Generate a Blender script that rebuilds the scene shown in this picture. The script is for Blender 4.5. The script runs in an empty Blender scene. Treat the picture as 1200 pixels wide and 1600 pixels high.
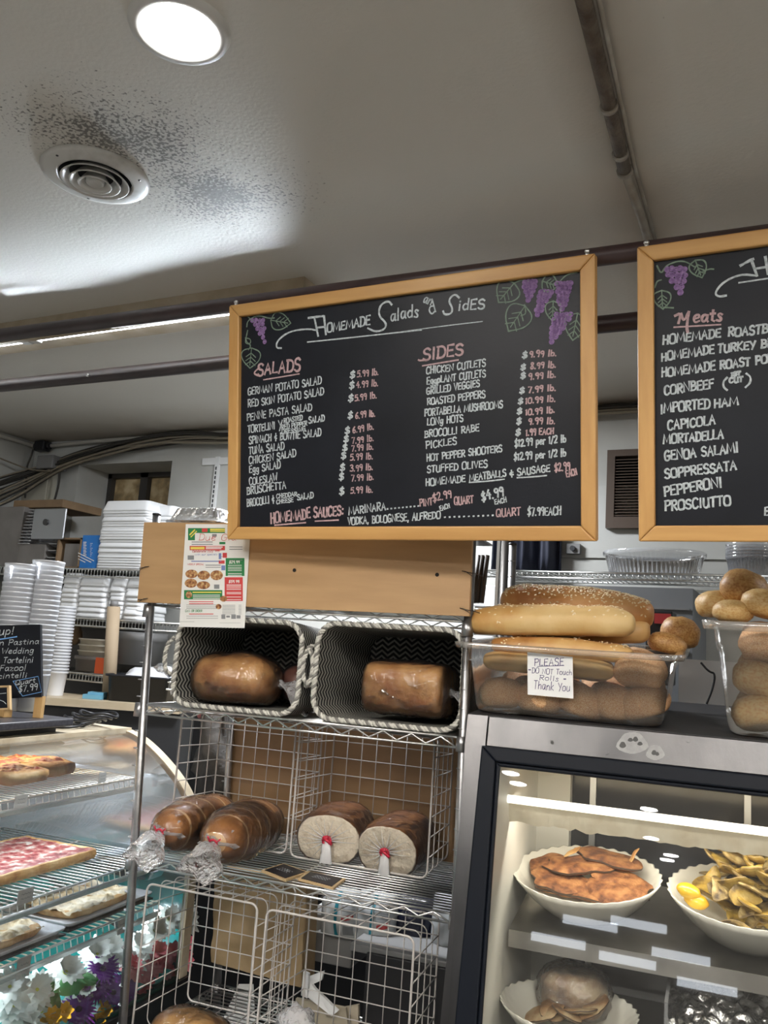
import bpy, math, random
from mathutils import Vector, Matrix, noise
random.seed(7)
V = Vector
PI = math.pi
sc = bpy.context.scene
COL = sc.collection

# ------------------------------------------------------------------ camera, light, exposure
FPX = 1340.0                                   # focal length in pixels of the 1200x1600 frame
CAM = V((0, 0, 1.45))
PITCH, ROLL, YAW = math.radians(9.32), math.radians(4.0), math.radians(26.7)
f0 = V((-math.sin(YAW), math.cos(YAW), 0)); r0 = V((math.cos(YAW), math.sin(YAW), 0)); u0 = V((0, 0, 1))
FW = f0*math.cos(PITCH)+u0*math.sin(PITCH); up_ = u0*math.cos(PITCH)-f0*math.sin(PITCH)
RT = r0*math.cos(ROLL)+up_*math.sin(ROLL); UP = up_*math.cos(ROLL)-r0*math.sin(ROLL)
cam_d = bpy.data.cameras.new('camera'); cam = bpy.data.objects.new('camera', cam_d); COL.objects.link(cam)
cam_d.sensor_fit = 'AUTO'; cam_d.sensor_width = 36.0; cam_d.lens = FPX/1600*36.0; cam_d.clip_start = 0.02
cam.matrix_world = Matrix(((RT.x, UP.x, -FW.x, CAM.x), (RT.y, UP.y, -FW.y, CAM.y), (RT.z, UP.z, -FW.z, CAM.z), (0, 0, 0, 1)))
sc.camera = cam
vs = sc.view_settings
vs.view_transform = 'Standard'; vs.look = 'None'; vs.gamma = 1.0; vs.use_curve_mapping = False
vs.exposure = 0.0
try:
    sc.cycles.max_bounces = 10; sc.cycles.transparent_max_bounces = 24; sc.cycles.glossy_bounces = 5
    sc.cycles.use_denoising = True; sc.cycles.sample_clamp_indirect = 6.0
    sc.cycles.caustics_reflective = False; sc.cycles.caustics_refractive = False
except Exception:
    pass
world = bpy.data.worlds.new('world'); sc.world = world; world.use_nodes = True
world.node_tree.nodes['Background'].inputs[0].default_value = (0.80, 0.88, 1.0, 1)
world.node_tree.nodes['Background'].inputs[1].default_value = 0.25

K_DOWN, K_FILL, K_PATCH, K_CASE, K_PIZZA, K_BACK = 80.0, 47.0, 0.46, 3.8, 3.8, 72.0
def area_lamp(name, loc, direction, sx, sy, power, color=(1, 1, 1), spread=180, label='', cat='lamp', xdir=None, parent=None):
    d = bpy.data.lights.new(name, 'AREA'); d.shape = 'RECTANGLE'; d.size = sx; d.size_y = sy; d.energy = power; d.color = color
    d.spread = math.radians(spread)
    o = bpy.data.objects.new(name, d); COL.objects.link(o)
    z = -V(direction).normalized()
    x = V(xdir) if xdir is not None else V((1, 0, 0))
    x = (x - z*x.dot(z)).normalized(); y = z.cross(x)
    o.matrix_world = Matrix(((x.x, y.x, z.x, loc[0]), (x.y, y.y, z.y, loc[1]), (x.z, y.z, z.z, loc[2]), (0, 0, 0, 1)))
    return o
ROOM = (-4.5, 3.2, -6.6, 3.85, 2.64)           # x0 x1 y0 y1 ceiling
# fluorescent tubes behind the pipe throw a cold grazing light on the ceiling (lamps of the fixture there)
# unseen kitchen fill lamps added: behind the big board and beyond the right edge
area_lamp('kitchen_fill_lamp', (-1.8, 2.92, 2.60), (0, 0.0, -1), 0.6, 0.25, K_BACK, (0.93, 0.96, 1.0))
area_lamp('kitchen_fill_lamp', (1.5, 3.0, 2.60), (0, 0.0, -1), 1.0, 0.25, K_BACK*0.2, (0.93, 0.96, 1.0))

# ------------------------------------------------------------------ frames of reference
RA = math.radians(5.5)
RO = V((-1.835, 2.086, 0)); RU = V((math.cos(RA), math.sin(RA), 0)); RV = V((-math.sin(RA), math.cos(RA), 0))
def W(u, v, z): return RO+RU*u+RV*v+V((0, 0, z))            # along the rack, into the rack, up
def ray(x, y): return FW+RT*((x-600)/FPX)-UP*((y-800)/FPX)
def hit(x, y, p0, n):
    d = ray(x, y); return CAM+d*((V(p0)-CAM).dot(n)/d.dot(n))
def PZ(x, y, z): return hit(x, y, (0, 0, z), V((0, 0, 1)))
def PY(x, y, Y): return hit(x, y, (0, Y, 0), V((0, 1, 0)))
def PR(x, y, v=0.0): return hit(x, y, RO+RV*v, RV)
def PU(x, y, u): return hit(x, y, RO+RU*u, RU)
def uvz(p): q = p-RO; return (q.dot(RU), q.dot(RV), p.z)
def lerp(a, b, t): return a+(b-a)*t

# ------------------------------------------------------------------ materials
MATS = {}
def mat(name, col, rough=0.5, metal=0.0, noise_s=None, col2=None, detail=4, lo=0.35, hi=0.65, bump=None, stretch=None,
        emit=None, coat=0.0, spec=None, trans=None, alpha_film=None, coords='Object'):
    if name in MATS: return MATS[name]
    m = bpy.data.materials.new(name); m.use_nodes = True; nt = m.node_tree; N = nt.nodes; L = nt.links
    b = N['Principled BSDF']
    b.inputs['Base Color'].default_value = (*col, 1); b.inputs['Roughness'].default_value = rough; b.inputs['Metallic'].default_value = metal
    if coat: b.inputs['Coat Weight'].default_value = coat
    if spec is not None: b.inputs['Specular IOR Level'].default_value = spec
    tc = None
    def coord():
        nonlocal tc
        if tc is None:
            t = N.new('ShaderNodeTexCoord'); mp = N.new('ShaderNodeMapping'); L.new(t.outputs[coords], mp.inputs[0])
            if stretch: mp.inputs['Scale'].default_value = stretch
            tc = mp.outputs[0]
        return tc
    if noise_s:
        n = N.new('ShaderNodeTexNoise'); n.inputs['Scale'].default_value = noise_s; n.inputs['Detail'].default_value = detail
        L.new(coord(), n.inputs['Vector'])
        r = N.new('ShaderNodeValToRGB'); r.color_ramp.elements[0].position = lo; r.color_ramp.elements[1].position = hi
        cols = col2 if isinstance(col2, list) else [col, col2]
        r.color_ramp.elements[0].color = (*cols[0], 1); r.color_ramp.elements[1].color = (*cols[-1], 1)
        for i, c in enumerate(cols[1:-1]):
            e = r.color_ramp.elements.new(lo+(hi-lo)*(i+1)/(len(cols)-1)); e.color = (*c, 1)
        L.new(n.outputs[0], r.inputs[0]); L.new(r.outputs[0], b.inputs['Base Color'])
    if bump:
        n2 = N.new('ShaderNodeTexNoise'); n2.inputs['Scale'].default_value = bump[0]; n2.inputs['Detail'].default_value = 5
        L.new(coord(), n2.inputs['Vector']); bp = N.new('ShaderNodeBump'); bp.inputs['Strength'].default_value = bump[1]
        bp.inputs['Distance'].default_value = bump[2] if len(bump) > 2 else 0.01
        L.new(n2.outputs[0], bp.inputs['Height']); L.new(bp.outputs[0], b.inputs['Normal'])
    if emit:
        b.inputs['Emission Color'].default_value = (*emit[0], 1); b.inputs['Emission Strength'].default_value = emit[1]
    MATS[name] = m
    return m
def film(name, tint=(1, 1, 1), clear=0.8, rough=0.12, body=(0.8, 0.8, 0.8), bump=None, gloss=1.0, ior=1.45, base=0.02):
    """thin clear sheet: see-through mixed with a little milky body, plus a fresnel reflection"""
    if name in MATS: return MATS[name]
    m = bpy.data.materials.new(name); m.use_nodes = True; nt = m.node_tree; N = nt.nodes; L = nt.links
    N.remove(N['Principled BSDF']); out = N['Material Output']
    t = N.new('ShaderNodeBsdfTransparent'); t.inputs[0].default_value = (*tint, 1)
    d = N.new('ShaderNodeBsdfDiffuse'); d.inputs[0].default_value = (*body, 1)
    mx = N.new('ShaderNodeMixShader'); mx.inputs[0].default_value = 1-clear
    L.new(t.outputs[0], mx.inputs[1]); L.new(d.outputs[0], mx.inputs[2])
    g = N.new('ShaderNodeBsdfGlossy'); g.inputs['Roughness'].default_value = rough; g.inputs[0].default_value = (gloss, gloss, gloss, 1)
    fr = N.new('ShaderNodeFresnel'); fr.inputs[0].default_value = ior
    ad = N.new('ShaderNodeMath'); ad.operation = 'ADD'; ad.inputs[1].default_value = base; ad.use_clamp = True; L.new(fr.outputs[0], ad.inputs[0])
    m2 = N.new('ShaderNodeMixShader'); L.new(ad.outputs[0], m2.inputs[0]); L.new(mx.outputs[0], m2.inputs[1]); L.new(g.outputs[0], m2.inputs[2])
    if bump:
        tc = N.new('ShaderNodeTexCoord'); n2 = N.new('ShaderNodeTexNoise'); n2.inputs['Scale'].default_value = bump[0]; n2.inputs['Detail'].default_value = 3
        L.new(tc.outputs['Object'], n2.inputs['Vector']); bp = N.new('ShaderNodeBump'); bp.inputs['Strength'].default_value = bump[1]; bp.inputs['Distance'].default_value = bump[2] if len(bump) > 2 else 0.02
        L.new(n2.outputs[0], bp.inputs['Height']); L.new(bp.outputs[0], g.inputs['Normal']); L.new(bp.outputs[0], fr.inputs['Normal'])
    L.new(m2.outputs[0], out.inputs[0])
    MATS[name] = m
    return m
def wood(name, c1, c2, axis='X', scale=6.0, rough=0.45):
    if name in MATS: return MATS[name]
    st = {'X': (0.08, 1, 1), 'Y': (1, 0.08, 1), 'Z': (1, 1, 0.06)}[axis]
    return mat(name, c1, rough, noise_s=scale*6, col2=c2, stretch=st, detail=6, lo=0.3, hi=0.7, bump=(scale*14, 0.05))

PAINT = mat('white_wall_paint', (0.56, 0.57, 0.55), 0.75, noise_s=1.6, col2=(0.44, 0.44, 0.41), bump=(40, 0.08))
STEEL = mat('brushed_steel', (0.15, 0.147, 0.15), 0.30, 1.0, noise_s=4, col2=(0.085, 0.085, 0.088), stretch=(1.4, 1, .6), bump=(70, 0.03))
CHROME = mat('chrome_wire', (0.74, 0.75, 0.74), 0.28, 1.0)
POSTM = mat('worn_chrome_post', (0.45, 0.45, 0.46), 0.36, 1.0, noise_s=30, col2=(0.33, 0.33, 0.34))
DARKM = mat('black_plastic', (0.012, 0.013, 0.016), 0.42)
BLACKRUB = mat('black_gasket', (0.005, 0.007, 0.012), 0.45, spec=0.15)
WHITEWIRE = mat('white_coated_wire', (0.52, 0.49, 0.47), 0.4)
PINE = wood('honey_pine_frame', (0.56, 0.32, 0.11), (0.44, 0.23, 0.07), 'X', 5)
PINEV = wood('honey_pine_frame_upright', (0.56, 0.32, 0.11), (0.44, 0.23, 0.07), 'Z', 5)
PLY = wood('pale_plywood', (0.46, 0.29, 0.14), (0.36, 0.215, 0.10), 'X', 4, 0.5)
SLATE = mat('black_chalkboard', (0.0075, 0.0085, 0.0125), 0.40, noise_s=5, col2=(0.011, 0.0125, 0.018), bump=(120, 0.03), spec=0.25)
CHALKW = mat('white_chalk', (0.56, 0.61, 0.64), 0.9, noise_s=160, col2=(0.34, 0.38, 0.40))
CHALKP = mat('pink_chalk', (0.52, 0.36, 0.37), 0.9, noise_s=160, col2=(0.36, 0.25, 0.26))
CHALKV = mat('violet_chalk', (0.16, 0.085, 0.22), 0.9, noise_s=160, col2=(0.30, 0.19, 0.38))
CHALKG = mat('green_chalk', (0.20, 0.27, 0.21), 0.9, noise_s=120, col2=(0.13, 0.18, 0.14))
CHALKB = mat('blue_chalk', (0.16, 0.36, 0.72), 0.9)
PIPEM = mat('dark_brown_pipe', (0.028, 0.014, 0.015), 0.38, noise_s=14, col2=(0.045, 0.026, 0.026))
GREYPLAS = mat('grey_metal_box', (0.20, 0.20, 0.20), 0.5)
CARD = mat('brown_cardboard', (0.24, 0.16, 0.09), 0.8, noise_s=9, col2=(0.19, 0.125, 0.07))
GREYCARD = mat('grey_cardboard', (0.20, 0.19, 0.18), 0.8, noise_s=7, col2=(0.16, 0.15, 0.14))
FOAM = mat('white_foam', (0.80, 0.82, 0.84), 0.55)
PAPERW = mat('white_paper', (0.74, 0.75, 0.75), 0.7)
FOIL = mat('crinkled_foil', (0.80, 0.81, 0.83), 0.25, 1.0, bump=(60, 0.7, 0.01))
CRUST = mat('bread_crust', (0.36, 0.165, 0.05), 0.55, noise_s=14, col2=[(0.24, 0.085, 0.022), (0.36, 0.165, 0.05), (0.46, 0.245, 0.085)], bump=(60, 0.25))
CRUSTD = mat('dark_bread_crust', (0.20, 0.07, 0.018), 0.38, noise_s=16, col2=[(0.13, 0.04, 0.012), (0.23, 0.085, 0.022), (0.31, 0.13, 0.04)], bump=(50, 0.15))
CRUSTG = mat('golden_bread_crust', (0.50, 0.27, 0.09), 0.45, noise_s=9, col2=[(0.36, 0.16, 0.045), (0.50, 0.27, 0.09), (0.58, 0.36, 0.14)], bump=(70, 0.12))
CRUSTP = mat('pale_bread_crust', (0.58, 0.38, 0.15), 0.5, noise_s=8, col2=[(0.50, 0.27, 0.08), (0.58, 0.38, 0.15), (0.62, 0.44, 0.20)], bump=(70, 0.12))
CRUSTS = mat('sesame_bread_crust', (0.48, 0.21, 0.06), 0.45, noise_s=10, col2=[(0.40, 0.16, 0.045), (0.52, 0.25, 0.08), (0.60, 0.34, 0.14)], bump=(60, 0.15))
CRUSTM = mat('meal_dusted_crust', (0.58, 0.32, 0.16), 0.7, noise_s=22, col2=[(0.56, 0.25, 0.11), (0.72, 0.42, 0.20), (0.80, 0.58, 0.36)], bump=(110, 0.4))
CRUMB = mat('pale_bread_crumb', (0.62, 0.50, 0.35), 0.8, noise_s=60, col2=(0.80, 0.70, 0.55), bump=(90, 0.5), lo=0.25, hi=0.5)
SEED = mat('sesame_seed', (0.80, 0.66, 0.42), 0.5)
BAGFILM = film('clear_bread_bag', clear=0.985, rough=0.10, body=(0.75, 0.72, 0.75), bump=(26, 1.0, 0.016), ior=1.40, base=0.016)
BAGFACE = film('taut_clear_bag', clear=0.97, rough=0.10, body=(0.85, 0.85, 0.86), bump=(30, 0.5, .006), ior=1.35, base=0.012)
BAGMILK = film('crumpled_clear_bag', clear=0.68, rough=0.12, body=(0.92, 0.90, 0.92), bump=(60, 1.0), ior=1.4, base=0.03)
GLASS = film('case_glass', tint=(0.97, 0.98, 0.97), clear=0.97, rough=0.012, body=(0.6, 0.6, 0.58), ior=1.45, base=0.012)
TUBP = film('scuffed_clear_tub', tint=(0.985, 0.98, 0.965), clear=0.915, rough=0.18, body=(0.60, 0.56, 0.50), ior=1.30, base=0.006, bump=(18, 0.15))
TUBRIM = film('clear_tub_rim', tint=(0.96, 0.96, 0.94), clear=0.72, rough=0.12, body=(0.60, 0.57, 0.53), ior=1.5, base=0.05)
CUPP = film('frosted_deli_cup', tint=(0.95, 0.97, 1.0), clear=0.45, rough=0.2, body=(0.82, 0.86, 0.93), ior=1.45, base=0.03)
BAGPLEAT = film('white_gathered_bag', clear=0.45, rough=0.15, body=(0.9, 0.9, 0.92), ior=1.4, base=0.03)
DOMEP = film('clear_tray_plastic', tint=(0.93, 0.94, 0.96), clear=0.72, rough=0.06, body=(0.62, 0.64, 0.68), ior=1.6, base=0.06)
CERAM = mat('cream_ceramic', (0.78, 0.76, 0.68), 0.25, coat=0.3)
TIE = mat('red_twist_tie', (0.50, 0.02, 0.05), 0.4)

# ------------------------------------------------------------------ mesh builder
class MB:
    def __init__(s, xf=None): s.v = []; s.f = []; s.m = []; s.uv = {}; s.xf = xf; s.sm = set()
    def add(s, verts, faces, m=0, smooth=False, uvs=None):
        o = len(s.v)
        for p in verts:
            p = V(p)
            s.v.append((s.xf @ p if isinstance(s.xf, Matrix) else s.xf(*p)) if s.xf is not None else p)
        for i, fc in enumerate(faces):
            k = len(s.f); s.f.append([a+o for a in fc]); s.m.append(m)
            if smooth: s.sm.add(k)
            if uvs: s.uv[k] = [uvs[a] for a in fc]
        return s
    def box(s, x0, x1, y0, y1, z0, z1, m=0):
        vs_ = [(x, y, z) for z in (z0, z1) for y in (y0, y1) for x in (x0, x1)]
        return s.add(vs_, [(0, 2, 3, 1), (4, 5, 7, 6), (0, 1, 5, 4), (2, 6, 7, 3), (0, 4, 6, 2), (1, 3, 7, 5)], m)
    def hexa(s, pts, m=0):                                     # 4 bottom + 4 top points, same winding
        return s.add(pts, [(3, 2, 1, 0), (4, 5, 6, 7), (0, 1, 5, 4), (1, 2, 6, 5), (2, 3, 7, 6), (3, 0, 4, 7)], m)
    def prism(s, poly, d, m=0):                                # polygon of 3-D points extruded by vector d
        n = len(poly); d = V(d); a = [V(p) for p in poly]; b = [p+d for p in a]
        return s.add(a+b, [tuple(range(n-1, -1, -1)), tuple(range(n, 2*n))]+[(i, (i+1) % n, n+(i+1) % n, n+i) for i in range(n)], m)
    def loft(s, rings, m=0, smooth=True, cap=True, closed=True, uvs=None):
        n = len(rings[0]); vs_ = [p for r in rings for p in r]; fs = []
        for j in range(len(rings)-1):
            for i in range(n if closed else n-1):
                fs.append((j*n+i, j*n+(i+1) % n, (j+1)*n+(i+1) % n, (j+1)*n+i))
        s.add(vs_, fs, m, smooth, uvs)
        if cap:
            o = len(s.v)-len(vs_); k = len(rings)-1
            s.f.append([o+i for i in range(n-1, -1, -1)]); s.m.append(m)
            s.f.append([o+k*n+i for i in range(n)]); s.m.append(m)
        return s
    def tube(s, path, r, n=8, m=0, closed=False, cap=True):
        path = [V(p) for p in path]; rings = []; prev = None
        N_ = len(path)
        for i, p in enumerate(path):
            if closed: t = path[(i+1) % N_]-path[i-1]
            else: t = path[min(i+1, N_-1)]-path[max(i-1, 0)]
            t.normalize()
            if prev is None:
                a = V((0, 0, 1)) if abs(t.z) < 0.9 else V((1, 0, 0)); a = (a-t*a.dot(t)).normalized()
            else:
                a = prev-t*prev.dot(t)
                a = a.normalized() if a.length > 1e-6 else V((1, 0, 0))
            prev = a; b = t.cross(a); rr = r[i] if isinstance(r, (list, tuple)) else r
            rings.append([p+a*(rr*math.cos(2*PI*k/n))+b*(rr*math.sin(2*PI*k/n)) for k in range(n)])
        if closed: rings.append(rings[0])
        return s.loft(rings, m, True, cap and not closed)
    def cyl(s, p, q, r, n=16, m=0, r2=None): return s.tube([p, q], [r, r if r2 is None else r2], n, m)
    def lathe(s, prof, c=(0, 0, 0), n=32, m=0, mod=None, cap=False):   # prof: (radius, z); mod(a, i) scales radius / lifts z
        c = V(c); rings = []
        for i, (r, z) in enumerate(prof):
            ring = []
            for k in range(n):
                a = 2*PI*k/n; rr, zz = (r, z) if mod is None else mod(a, i, r, z)
                ring.append(c+V((rr*math.cos(a), rr*math.sin(a), zz)))
            rings.append(ring)
        return s.loft(rings, m, True, cap)
    def grid(s, fn, nu, nv, m=0, smooth=True, uvs=False):
        vs_ = [fn(i/nu, j/nv) for j in range(nv+1) for i in range(nu+1)]
        fs = [(j*(nu+1)+i, j*(nu+1)+i+1, (j+1)*(nu+1)+i+1, (j+1)*(nu+1)+i) for j in range(nv) for i in range(nu)]
        uu = [(i/nu, j/nv) for j in range(nv+1) for i in range(nu+1)] if uvs else None
        return s.add(vs_, fs, m, smooth, uu)
    def build(s, name, mats, parent=None, base=None):
        me = bpy.data.meshes.new(name)
        if parent is not None: b = WL[parent.name]
        elif base is not None: b = V(base)
        else:
            xs = [p.x for p in s.v]; ys = [p.y for p in s.v]; zs = [p.z for p in s.v]
            b = V(((min(xs)+max(xs))/2, (min(ys)+max(ys))/2, min(zs)))
        me.from_pydata([p-b for p in s.v], [], s.f)
        if not isinstance(mats, (list, tuple)): mats = [mats]
        for mm in mats: me.materials.append(mm)
        me.polygons.foreach_set('material_index', s.m)
        me.polygons.foreach_set('use_smooth', [k in s.sm for k in range(len(s.f))])
        if s.uv:
            ul = me.uv_layers.new(name='UVMap')
            for p in me.polygons:
                if p.index in s.uv:
                    for li, c in zip(p.loop_indices, s.uv[p.index]): ul.data[li].uv = c
        me.update()
        o = bpy.data.objects.new(name, me); COL.objects.link(o)
        if parent is not None: o.parent = parent; WL[o.name] = b
        else: o.location = b; WL[o.name] = b
        return o
WL = {}
def tag(o, label, cat, group=None, kind=None):
    o['label'] = label; o['category'] = cat
    if group: o['group'] = group
    if kind: o['kind'] = kind
    return o
def thing(name, label, cat, loc=(0, 0, 0), group=None):
    o = bpy.data.objects.new(name, None); COL.objects.link(o); o.empty_display_size = 0.05
    o.location = V(loc); WL[o.name] = V(loc)
    return tag(o, label, cat, group)
def struct(name, mb, m, base=None):
    o = mb.build(name, m, None, base); o['kind'] = 'structure'; return o
def dup(root, loc, rotz=None, label=None, group=None, rot=None, scale=None):
    r = root.copy(); COL.objects.link(r); r.location = V(loc); WL[r.name] = V(loc)
    if rotz is not None: r.rotation_euler = (0, 0, rotz)
    if rot is not None: r.rotation_euler = rot
    if scale is not None: r.scale = scale
    if label: r['label'] = label
    if group: r['group'] = group
    for ch in list(root.children):
        c = ch.copy(); COL.objects.link(c); c.parent = r
        for g in ch.children:
            d = g.copy(); COL.objects.link(d); d.parent = c
    return r
def bevel(o, w, seg=2):
    b = o.modifiers.new('bevel', 'BEVEL'); b.width = w; b.segments = seg; b.limit_method = 'ANGLE'; b.angle_limit = 0.7
    return o
def chaikin(p, k=1):
    for _ in range(k):
        q = [p[0]]
        for a, b in zip(p, p[1:]): q += [a*0.75+b*0.25, a*0.25+b*0.75]
        q.append(p[-1]); p = q
    return p
def arcpts(c, r, a0, a1, n): return [(c[0]+r*math.cos(lerp(a0, a1, i/n)), c[1]+r*math.sin(lerp(a0, a1, i/n))) for i in range(n+1)]
def nz(p, s, amp): return noise.noise(V(p)*s)*amp

# loaf of bread: along local X, flat-ish underside
def loaf_rings(L, rw, rh, nseg=26, nr=22, ep=2.6, flat=0.55, na=0.006, seed=0.0, bend=0.0, taper=0.0, groove=None, pw=2.2):
    rings = []
    for i in range(nseg+1):
        t = -math.cos(PI*i/nseg); x = t*L/2
        s_ = max(0.0, 1-abs(t)**ep)**(1/ep)
        s_ = max(s_, 0.02)*(1+taper*t)
        if groove: s_ *= groove(x)
        ring = []
        for k in range(nr):
            a = 2*PI*k/nr; ca, sa = math.cos(a), math.sin(a)
            q = (abs(ca)**pw+abs(sa)**pw)**(-1/pw)
            y, z = rw*s_*ca*q, rh*s_*sa*q
            if z < -rh*flat: z = -rh*flat+(z+rh*flat)*0.15
            p = V((x, y+bend*(1-t*t), z)); nn = nz(p+V((seed, seed, 0)), 14, na)+nz(p+V((0, seed, seed)), 40, na*0.4)
            p += V((0, ca, sa))*nn*s_
            ring.append(p)
        rings.append(ring)
    return rings
def frame(loc, ax, up=(0, 0, 1)):                          # matrix whose X axis is ax
    x = V(ax).normalized(); z = (V(up)-x*V(up).dot(x)).normalized(); y = z.cross(x); l = V(loc)
    return Matrix(((x.x, y.x, z.x, l.x), (x.y, y.y, z.y, l.y), (x.z, y.z, z.z, l.z), (0, 0, 0, 1)))
def blob(mb, c, rx, ry, rz, n=20, m=0, na=0.05, seed=0, pw=2.0, rot=None, flat=None):
    rings = []
    for i in range(n//2+1):
        ph = -PI/2+PI*i/(n//2); ring = []
        for k in range(n):
            a = 2*PI*k/n; d = V((math.cos(ph)*math.cos(a), math.cos(ph)*math.sin(a), math.sin(ph)))
            q = (abs(d.x)**pw+abs(d.y)**pw+abs(d.z)**pw)**(-1/pw) if pw != 2 else 1
            s_ = q*(1+nz(d+V((seed*3.1, seed*1.7, seed)), 2.2, na)+nz(d+V((seed, 0, 0)), 6, na*0.35))
            p = V((d.x*rx*s_, d.y*ry*s_, d.z*rz*s_))
            if flat is not None and p.z < -rz*flat: p.z = -rz*flat+(p.z+rz*flat)*0.1
            if rot is not None: p = rot @ p
            ring.append(V(c)+p)
        rings.append(ring)
    return mb.loft(rings, m)
def rotm(ax, ay, az): return Matrix.Rotation(az, 3, 'Z') @ Matrix.Rotation(ay, 3, 'Y') @ Matrix.Rotation(ax, 3, 'X')
# ------------------------------------------------------------------ the room
X0, X1, Y0, Y1, ZC = ROOM
def ceiling_material():
    m = bpy.data.materials.new('stained_ceiling_paint'); m.use_nodes = True; nt = m.node_tree; N = nt.nodes; L = nt.links
    b = N['Principled BSDF']; b.inputs['Roughness'].default_value = 0.6
    tc = N.new('ShaderNodeTexCoord')
    n1 = N.new('ShaderNodeTexNoise'); n1.inputs['Scale'].default_value = 1.3; n1.inputs['Detail'].default_value = 4; L.new(tc.outputs['Object'], n1.inputs[0])
    r1 = N.new('ShaderNodeValToRGB'); r1.color_ramp.elements[0].color = (0.63, 0.61, 0.565, 1); r1.color_ramp.elements[1].color = (0.71, 0.70, 0.655, 1); L.new(n1.outputs[0], r1.inputs[0])
    # soot specks blown around the air diffuser
    def dist(cx, cy, sx, sy, ang):
        mp = N.new('ShaderNodeMapping'); mp.vector_type = 'TEXTURE'; mp.inputs['Location'].default_value = (cx, cy, 0); mp.inputs['Rotation'].default_value = (0, 0, ang); mp.inputs['Scale'].default_value = (sx, sy, 1000)
        L.new(tc.outputs['Object'], mp.inputs[0]); g = N.new('ShaderNodeVectorMath'); g.operation = 'LENGTH'; L.new(mp.outputs[0], g.inputs[0]); return g.outputs['Value']
    def math_(op, a, bb, clamp=False):
        x = N.new('ShaderNodeMath'); x.operation = op; x.use_clamp = clamp
        for i, q in enumerate((a, bb)):
            if isinstance(q, (int, float)): x.inputs[i].default_value = q
            else: L.new(q, x.inputs[i])
        return x.outputs[0]
    sp = N.new('ShaderNodeTexNoise'); sp.inputs['Scale'].default_value = 120; sp.inputs['Detail'].default_value = 3; L.new(tc.outputs['Object'], sp.inputs[0])
    big = N.new('ShaderNodeTexNoise'); big.inputs['Scale'].default_value = 5; L.new(tc.outputs['Object'], big.inputs[0])
    d1 = dist(SOOT[0].x, SOOT[0].y, 0.42, 0.30, SOOT[1]); d2 = dist(SOOT[2].x, SOOT[2].y, 0.40, 0.30, 0.2)
    m1 = math_('SUBTRACT', 1.0, d1, True); m2 = math_('SUBTRACT', 1.0, d2, True)
    mask = math_('MAXIMUM', m1, m2)
    mask = math_('MULTIPLY', mask, math_('ADD', 0.35, math_('MULTIPLY', big.outputs[0], 1.1)))
    thr = math_('SUBTRACT', math_('ADD', math_('MULTIPLY', mask, 0.46), sp.outputs[0]), 0.735)
    spk = math_('MULTIPLY', thr, 7.0, True)
    soft = math_('MULTIPLY', math_('POWER', mask, 2.0), 0.42, True)
    mix = N.new('ShaderNodeMixRGB'); L.new(math_('MAXIMUM', math_('MULTIPLY', spk, 0.85), soft), mix.inputs[0]); L.new(r1.outputs[0], mix.inputs[1]); mix.inputs[2].default_value = (0.07, 0.066, 0.062, 1)
    # brown grease along the back wall and the conduit
    sx = N.new('ShaderNodeSeparateXYZ'); L.new(tc.outputs['Object'], sx.inputs[0])
    wl = math_('MULTIPLY', math_('SUBTRACT', sx.outputs[1], Y1-0.55), 1.7, True)
    cd = math_('ABSOLUTE', math_('ADD', math_('SUBTRACT', sx.outputs[0], COND[0].x), math_('MULTIPLY', math_('SUBTRACT', sx.outputs[1], COND[0].y), -COND[1])), 0)
    cs = math_('MULTIPLY', math_('SUBTRACT', 0.13, cd), 4.5, True)
    st = math_('MULTIPLY', math_('MAXIMUM', math_('MULTIPLY', wl, 0.8), cs), math_('ADD', big.outputs[0], 0.35), True)
    mx2 = N.new('ShaderNodeMixRGB'); L.new(st, mx2.inputs[0]); L.new(mix.outputs[0], mx2.inputs[1]); mx2.inputs[2].default_value = (0.30, 0.235, 0.16, 1)
    L.new(mx2.outputs[0], b.inputs['Base Color'])
    n3 = N.new('ShaderNodeTexNoise'); n3.inputs['Scale'].default_value = 95; n3.inputs['Detail'].default_value = 4; L.new(tc.outputs['Object'], n3.inputs[0])
    bp = N.new('ShaderNodeBump'); bp.inputs['Strength'].default_value = 0.10; bp.inputs['Distance'].default_value = 0.01; L.new(n3.outputs[0], bp.inputs['Height']); L.new(bp.outputs[0], b.inputs['Normal'])
    return m
VENT = PZ(150, 273, ZC); LAMP = PZ(281, 44, ZC)
cA = PZ(912, -20, ZC); cB = PZ(977, 256, ZC); cC = PZ(1018, 385, ZC)
COND = (cA, (cC.x-cA.x)/(cC.y-cA.y))
SOOT = (PZ(190, 215, ZC), 0.5, PZ(330, 300, ZC))
CEILM = ceiling_material()
struct('ceiling', MB().box(X0-0.2, X1+0.2, Y0-0.2, Y1+0.5, ZC, ZC+0.12), CEILM, (0, 0, 0))
FLOORM = mat('worn_grey_tile_floor', (0.20, 0.19, 0.18), 0.4, noise_s=3, col2=(0.14, 0.135, 0.13))
struct('floor', MB().box(X0-0.2, X1+0.2, Y0-0.2, Y1+0.5, -0.12, 0), FLOORM)
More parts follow.
